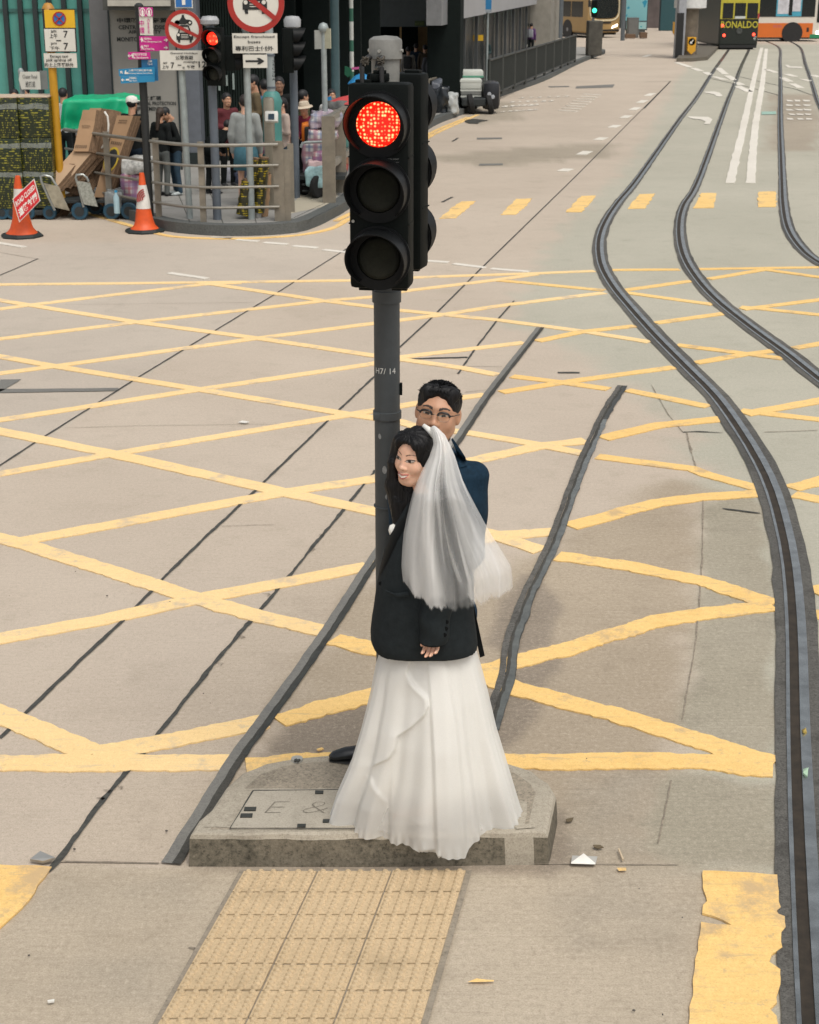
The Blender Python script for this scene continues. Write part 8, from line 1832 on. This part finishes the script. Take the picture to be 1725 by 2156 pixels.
for i, (x0, y0, x1, y1, dy, lab) in enumerate(((1190, 610, 1368, 668, .9, 'white foam box with a green strap on top of the tricycle load'), (1168, 682, 1352, 768, .2, 'white foam box in the middle of the tricycle load'), (1172, 768, 1350, 820, .2, 'shaded foam box second from the bottom of the tricycle load'), (1176, 820, 1345, 872, .2, 'shaded foam box at the bottom of the tricycle load'))):
    cx_, cz_, w_, h_ = rect(*z3(x0, y0), *z3(x1, y1), Yv + dy); b_ = thing('foam_box', (cx_, Yv + dy + .5, cz_ - h_ / 2), lab, 'box', 'foam boxes on the tricycle'); mb = MB(); mb.box((cx_, Yv + dy + .5, cz_), (w_, 1.0, h_ * .96), bev=.03); mb.build('box_body', M_FOAM if i < 2 else mat('foam_shaded_grey', (.22, .225, .21), .7), b_, smooth=30); mb = MB(); mb.box((cx_, Yv + dy + .5, cz_ + h_ * (.30 if i else -.36)), (w_ + .02, 1.02, .05)); mb.build('strap' if i == 0 else 'lid_edge', M_FOAMS if i == 0 else M_FOAM, b_)  # lower boxes: shade put into a darker foam colour
patch('dark_road_patch', mp(z3, (1210, 1035), (1290, 1028), (1400, 1040), (1330, 1068), (1230, 1066)), mat('road_patch_dark', (.04, .038, .03), .5), .0128, .1, .3)  # darker patch on the road in front of the tricycle

# ------------------------------------------------------------------ passers-by and stallholders
TOPS = {}
def person(px, py, H, yaw, lab, top, bot, hair=(.01, .01, .011), skin=M_SKIN_M, lean=0, arms='down', head=0, hairlen=0, cap=None, skirt_=None, mask=None, Y=None, group=None, legs=True, pack=None, hat=None, base=None):
    b_ = base if base is not None else B(px, py); k = H / 1.7; t = thing('person', b_, lab, 'person', group)
    M_ = Matrix.Translation(b_) @ Matrix.Rotation(R(yaw), 4, 'Z') @ Matrix.Scale(k, 4); ln = R(lean); hz = .93
    def U(x, y, z):
        dz = z - hz; return (x, y * math.cos(ln) - dz * math.sin(ln), hz + dz * math.cos(ln) + y * math.sin(ln))
    shl = [U(s * .17, .0, 1.37) for s in (-1, 1)]; S = {'down': (((.23, .03, 1.10), (.22, -.04, .84))), 'front': (((.22, .02, 1.10), (.09, -.25, 1.08))), 'cross': (((.22, .0, 1.10), (-.10, -.17, 1.14))), 'hip': (((.26, .04, 1.10), (.17, -.14, .98)))}[arms]
    el_ = [U(s * S[0][0], S[0][1], S[0][2]) for s in (-1, 1)]; ha = [U(s * S[1][0], S[1][1], S[1][2]) for s in (-1, 1)]
    def topf(P):
        d = d_cap(P, U(0, .0, 1.02), U(0, .01, 1.26), .135, .145, (1.18, .86, 1)) if False else d_ell(P, U(0, .0, 1.12), (.175, .125, .27), np.array(Matrix.Rotation(-ln, 3, 'X')).T)
        d = sm(d, d_cap(P, U(-.12, .0, 1.36), U(.12, .0, 1.36), .072), .06); d = sm(d, d_cap(P, U(0, 0, 1.0), U(0, 0, .88), .15, .155, (1.1, .85, 1)), .04)
        for i in (0, 1): d = sm(d, np.minimum(d_cap(P, shl[i], el_[i], .066, .056), d_cap(P, el_[i], ha[i], .056, .045)), .025)
        return d + .0028 * np.sin(P[:, 2] * 30 + P[:, 0] * 25 + 2 * np.sin(P[:, 0] * 17))
    ext = .75
    lo, hi = (-.45, -ext, .62), (.45, .5, 1.55)
    sdf_obj('jacket', topf, lo, hi, .017, top, t, M_)
    at = [(s * .10, .03, .07) for s in (-1, 1)]
    if legs:
        def legf(P):
            d = d_cap(P, (0, .01, .90), (0, .01, .86), .135, .14, (1.1, .9, 1))
            for i, s in ((0, -1), (1, 1)): d = sm(d, np.minimum(d_cap(P, (s * .085, .01, .86), (s * .095, -.015, .48), .088, .066), d_cap(P, (s * .095, -.015, .48), at[i], .064, .052)), .02)
            return d
        if skirt_ is None: sdf_obj('trousers', legf, (-.3, -.3, .02), (.3, .3, 1.08), .017, bot, t, M_)
        else:
            mb = MB(); mb.lathe([(.15, 1.0), (.19, .86), (.21, skirt_), (.20, skirt_)], (0, 0, 0), 20, close=False); mb.v = [tuple(M_ @ Vector((v[0], v[1] * .85, v[2]))) for v in mb.v]; mb.build('skirt', bot, t, smooth='all')
        for s in (-1, 1):
            mb = MB(); mb.tube([M_ @ Vector((s * .10, .07, .035)), M_ @ Vector((s * .10, .0, .045)), M_ @ Vector((s * .11, -.10, .03)), M_ @ Vector((s * .112, -.17, .022))], [.035 * k, .046 * k, .044 * k, .02 * k], 10, flat=.75); mb.build('shoe', TOPS.get('shoe', mat('shoe_dark', (.025, .025, .027), .6)), t, smooth='all')
    hc_ = Vector(U(0, -.03, 1.585)); HM = Matrix.Translation(hc_) @ Matrix.Rotation(ln * .6 + R(head), 4, 'X')
    parts_ = [raw(lambda P: head_sdf(P, hairlen > 0), (-.11, -.13, -.18), (.11, .13, .135), .0075, M_ @ HM, lambda C: np.where(head_mats(C, hairlen > 0) == 3, 1, 0))]
    nk_ = HM @ Vector((0, .02, -.1))
    def bodyf(P):
        d = d_cap(P, nk_, U(0, 0, 1.36), .05, .06); d = sm(d, d_cap(P, U(0, 0, 1.3), U(0, 0, .95), .09, .1), .04)
        for i in (0, 1): 
            v = (Vector(ha[i]) - Vector(el_[i])).normalized(); d = sm(d, d_cap(P, el_[i], ha[i], .03, .026), .01); d = np.minimum(d, d_cap(P, tuple(Vector(ha[i]) + v * .03), tuple(Vector(ha[i]) + v * .10), .034, .028))
        if legs:
            for i, s in ((0, -1), (1, 1)): d = sm(d, np.minimum(d_cap(P, (s * .085, .01, .86), (s * .095, -.015, .48), .07, .052), d_cap(P, (s * .095, -.015, .48), at[i], .05, .036)), .02)
        return d
    parts_.append(raw(bodyf, (-.45, -ext, .02), (.45, .5, 1.62), .02, M_))
    merge_obj('body', parts_, [skin, M_LASH], t)
    if cap or hat:
        mb = MB(); HH = M_ @ HM; m_ = cap or hat
        if hat: mb.lathe([(.165, .035), (.15, .05), (.10, .062), (.098, .10), (.085, .14), (0, .155)], (0, 0, 0), 20)
        else: mb.lathe([(.096, .03), (.098, .06), (.085, .11), (.04, .137), (0, .14)], (0, 0, 0), 18); mb.box((0, -.13, .045), (.14, .11, .012), bev=.004)
        mb.v = [tuple(HH @ Vector((v[0], v[1] * 1.15 + .01, v[2]))) for v in mb.v]; mb.build('hat' if hat else 'cap', m_, t, smooth=50)
    def hf(P):
        d = d_ell(P, (0, .016, .036), (.086, .106, .098)); d = smsub(d, d_ell(P, (0, -.12, -.02), (.075, .085, .095)), .012); d = np.maximum(d, -(P[:, 2] + (.06 if not hairlen else .1)) + .5 * np.maximum(0, -P[:, 1]))
        if hairlen: d = sm(d, d_cap(P, (0, .085, .0), (0, .095, -hairlen), .05, .035), .03)
        return d
    hm_ = mat('hair_%d' % int(hair[0] * 1000), hair, .6, var=.4, scale=30)
    sdf_obj('hair', hf, (-.13, -.13, -.1 - hairlen - .06), (.13, .18, .17), .009, hm_, t, M_ @ HM)
    if mask: mb = MB(); mb.lathe([(0, -.05), (.04, -.04), (.055, 0), (.04, .035), (0, .045)], (0, -.055, -.05), 12); mb.v = [tuple(M_ @ HM @ Vector(v)) for v in mb.v]; mb.build('mask', mask, t, smooth='all')
    if pack: mb = MB(); c = Vector(U(0, .16, 1.18)); mb.box(c, (.28, .16, .42), bev=.06); mb.v = [tuple(M_ @ Vector(v)) for v in mb.v]; mb.build('backpack', pack, t, smooth=50)
    return t
BLK_ = mat('cloth_black', (.012, .014, .014), .9, var=.3, scale=10, spec=.15); NAV_ = mat('cloth_navy', (.012, .020, .032), .9, var=.3, spec=.15); JEAN = mat('denim_dark', (.025, .055, .085), .9, var=.25, scale=20); GREYT = mat('trousers_grey', (.10, .11, .105), .9, var=.2)
def ph(y0, px, Y):  # height of a standing person from the top of the head pixel
    return W(px, y0, Y).z - ZP
def stand(px, py, ytop, *a, **kw_):
    b_ = B(px, py); return person(px, py, max(1.2, ph(ytop, px, b_.y) * 1.0), *a, **kw_)
TOPS['shoe'] = mat('shoe_white', (.45, .5, .5), .6)
stand(373, 410, 224, -60, 'man in black jacket and dark jeans looking down at his hands by the pillar', BLK_, JEAN, lean=12, arms='front', head=32)
TOPS['shoe'] = mat('shoe_dark', (.025, .025, .027), .6)
stand(346, 412, 228, 150, 'woman with a brown ponytail in black jacket and grey trousers', BLK_, GREYT, hair=(.035, .02, .012), hairlen=.30, arms='front', head=10)
stand(288, 424, 204, 165, 'man in white cap and black jacket beside the finger post', BLK_, NAV_, cap=M_PAPER)
stand(522, 432, 200, 172, 'person in pale grey sweater and short denim skirt seen from behind', mat('sweater_grey', (.30, .32, .31), .9, var=.08, scale=14, bump=.2), mat('denim_pale', (.075, .20, .255), .9, var=.15, scale=20), skirt_=.56, skin=M_SKIN_F, hair=(.02, .014, .012))
stand(448, 408, 232, 140, 'person in black bending over behind the small red signal', mat('coat_black', (.008, .010, .010), .95, spec=.1), BLK_, lean=48, arms='front')
stand(541, 380, 158, -70, 'person in brown coat in the dark doorway behind the sign', mat('coat_brown', (.13, .095, .05), .9), BLK_, arms='front', head=8)
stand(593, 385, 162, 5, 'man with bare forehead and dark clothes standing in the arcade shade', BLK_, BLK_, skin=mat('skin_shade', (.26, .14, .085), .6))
stand(600, 405, 206, -65, 'woman in pale pink jacket and jeans wearing a white mask', mat('jacket_palepink', (.56, .45, .38), .85, var=.08), JEAN, arms='cross', skin=M_SKIN_F, mask=M_PAPER, hairlen=.06)
stand(655, 398, 212, -30, 'stallholder in pale sun hat and maroon top behind the plaid bags', mat('top_maroon', (.20, .02, .05), .9), mat('cloth_brown', (.07, .045, .03), .9), hat=mat('hat_cream', (.56, .47, .36), .9), lean=14, arms='front')
for px_, py_, yt, yw, lab, tp, bt in ((483, 392, 196, 30, 'woman in dark red top in the shade behind the small red signal', mat('top_darkred', (.10, .015, .02), .9), BLK_), (563, 372, 168, 200, 'person in blue shirt in the shade behind the lamp post', mat('shirt_blue', (.05, .10, .20), .9), NAV_), (640, 384, 190, 120, 'person in olive jacket in the shade beside the sideways signal', mat('jacket_olive', (.06, .065, .03), .9), BLK_), (700, 376, 188, 20, 'person in white shirt in the shade behind the plaid bags', mat('shirt_white3', (.42, .42, .40), .9), NAV_)):
    stand(px_, py_, yt, yw, lab, tp, bt, arms='front')
for px_i, yt, yw, lab, tp, hr_ in ((44, 188, 10, 'dark-haired person half hidden behind the wrapped cartons', mat('shirt_white2', (.5, .5, .48), .9), 0), (67, 183, 0, 'person whose face shows under the street name sign', NAV_, 0), (144, 186, 172, 'man with shaved neck in pale shirt behind the green tarpaulin', mat('shirt_grey', (.36, .37, .37), .9), 0)):
    stand(px_i, 372, yt, yw, lab, tp, BLK_, hairlen=0, skin=M_SKIN_M)
# people at the lit entrance and the bus stop
def at(px, ytop, Y, yaw, lab, *a, **kw_):
    b_ = Vector((W(px, 150, Y).x, Y, ZP)); return person(0, 0, max(1.45, ph(ytop, px, Y)), yaw, lab, *a, base=b_, **kw_)
at(860, 124, 48.5, 170, 'person in pale top with a rucksack walking to the lit entrance', mat('top_pale', (.30, .27, .24), .9), BLK_, pack=mat('pack_dark', (.03, .03, .03), .8))
at(895, 104, 50, 175, 'person in dark brown coat in the lit entrance', mat('coat_darkbrown', (.05, .035, .02), .9), BLK_); at(876, 106, 51, 160, 'person in dark blue coat in the lit entrance', NAV_, BLK_); at(927, 106, 49, 190, 'person in black coat at the edge of the lit entrance', BLK_, BLK_)
at(905, 112, 47, 20, 'person in grey top stepping out of the lit entrance', mat('top_grey2', (.10, .10, .11), .9), BLK_); at(968, 92, 57, 30, 'person in black jacket by the corner column near the bus stop', BLK_, BLK_); at(1046, 82, 66, 200, 'person in dark blue top on the pavement behind the railings', NAV_, BLK_); at(1078, 76, 72, 190, 'person in pale shirt on the pavement behind the railings', mat('shirt_pale4', (.36, .35, .32), .9), BLK_)
at(1006, 91, 56, 15, 'grey-haired man in green jacket waiting at the bus stop', mat('jacket_green', (.015, .12, .085), .8), BLK_, hair=(.10, .10, .10), arms='front'); at(1021, 88, 57, 5, 'man in dark jacket waiting at the bus stop', mat('jacket_darkgreen', (.015, .035, .035), .9), BLK_, arms='front')
at(1117, 64, 76, 165, 'person in purple top with a pale rucksack by the stone columns', mat('top_purple', (.10, .04, .13), .9), BLK_, pack=mat('pack_pale', (.30, .31, .33), .8), hair=(.01, .01, .011)); at(1169, 40, 90, 10, 'person in dark coat and teal trousers at the kerb by the gold bus', BLK_, mat('trousers_teal', (.01, .11, .15), .9))
# flowers on the railing and the far red-white post
soft('flower_bunch', 'pale flower bunch on the railing by the stone columns', 'flowers', *z4(392, 430), *z4(500, 520), 74, .5, mat('flowers_pale', (.42, .42, .38), .8, var=.5, scale=14), None, .14)
t = thing('delineator_post', W(*z4(684, 480), 82), 'thin orange and white post by the railings', 'post'); c = W(*z4(684, 480), 82); zz = [W(*z4(684, y), 82).z for y in (495, 445, 410, 365, 320)]
for k in range(4): mb = MB(); mb.tube([(c.x, 82, zz[k]), (c.x, 82, zz[k + 1])], .12, 8); mb.build('band', M_CONE if k % 2 == 0 or k == 3 else M_PAPER, t)
EXPO = 0.25
# ------------------------------------------------------------------ daylight, air and camera
wd = bpy.data.worlds.new('World'); SC.world = wd; wd.use_nodes = True
nt = wd.node_tree; bg = nt.nodes['Background']
sky = nt.nodes.new('ShaderNodeTexSky'); sky.sky_type = 'NISHITA'; sky.sun_disc = False
SUN_EL, SUN_AZ = R(62), R(-150)
sky.sun_elevation = SUN_EL; sky.sun_rotation = R(150); sky.air_density = 1.0; sky.dust_density = 4.0; sky.ozone_density = .6
hs = nt.nodes.new('ShaderNodeHueSaturation'); hs.inputs['Saturation'].default_value = .22
nt.links.new(sky.outputs[0], hs.inputs['Color']); nt.links.new(hs.outputs[0], bg.inputs['Color'])
bg.inputs['Strength'].default_value = .13
sd = bpy.data.lights.new('sun', 'SUN'); sd.energy = 1.1; sd.angle = R(28); sd.color = (1.0, .93, .82)
so = bpy.data.objects.new('sun', sd); COL.objects.link(so)
dv = Vector((math.sin(R(150)) * math.cos(SUN_EL) , math.cos(R(150)) * math.cos(SUN_EL), math.sin(SUN_EL)))
so.rotation_euler = dv.to_track_quat('Z', 'Y').to_euler(); so.location = (0, 0, 30)
cd = bpy.data.cameras.new('camera'); co = bpy.data.objects.new('camera', cd); COL.objects.link(co); SC.camera = co
co.location = (0, 0, HC); co.rotation_euler = (R(90) - TH, 0, 0)
cd.sensor_fit = 'HORIZONTAL'; cd.sensor_width = 36; cd.lens = 36 * F / 1725; cd.clip_end = 2000; cd.clip_start = .05
cd.dof.use_dof = True; cd.dof.focus_distance = 6.1; cd.dof.aperture_fstop = 16.0
SC.render.engine = 'CYCLES'
vs_ = SC.view_settings; vs_.view_transform = 'Standard'; vs_.look = 'None'; vs_.gamma = 1; vs_.exposure = EXPO
SC.cycles.use_denoising = True; SC.cycles.max_bounces = 8; SC.cycles.transparent_max_bounces = 24
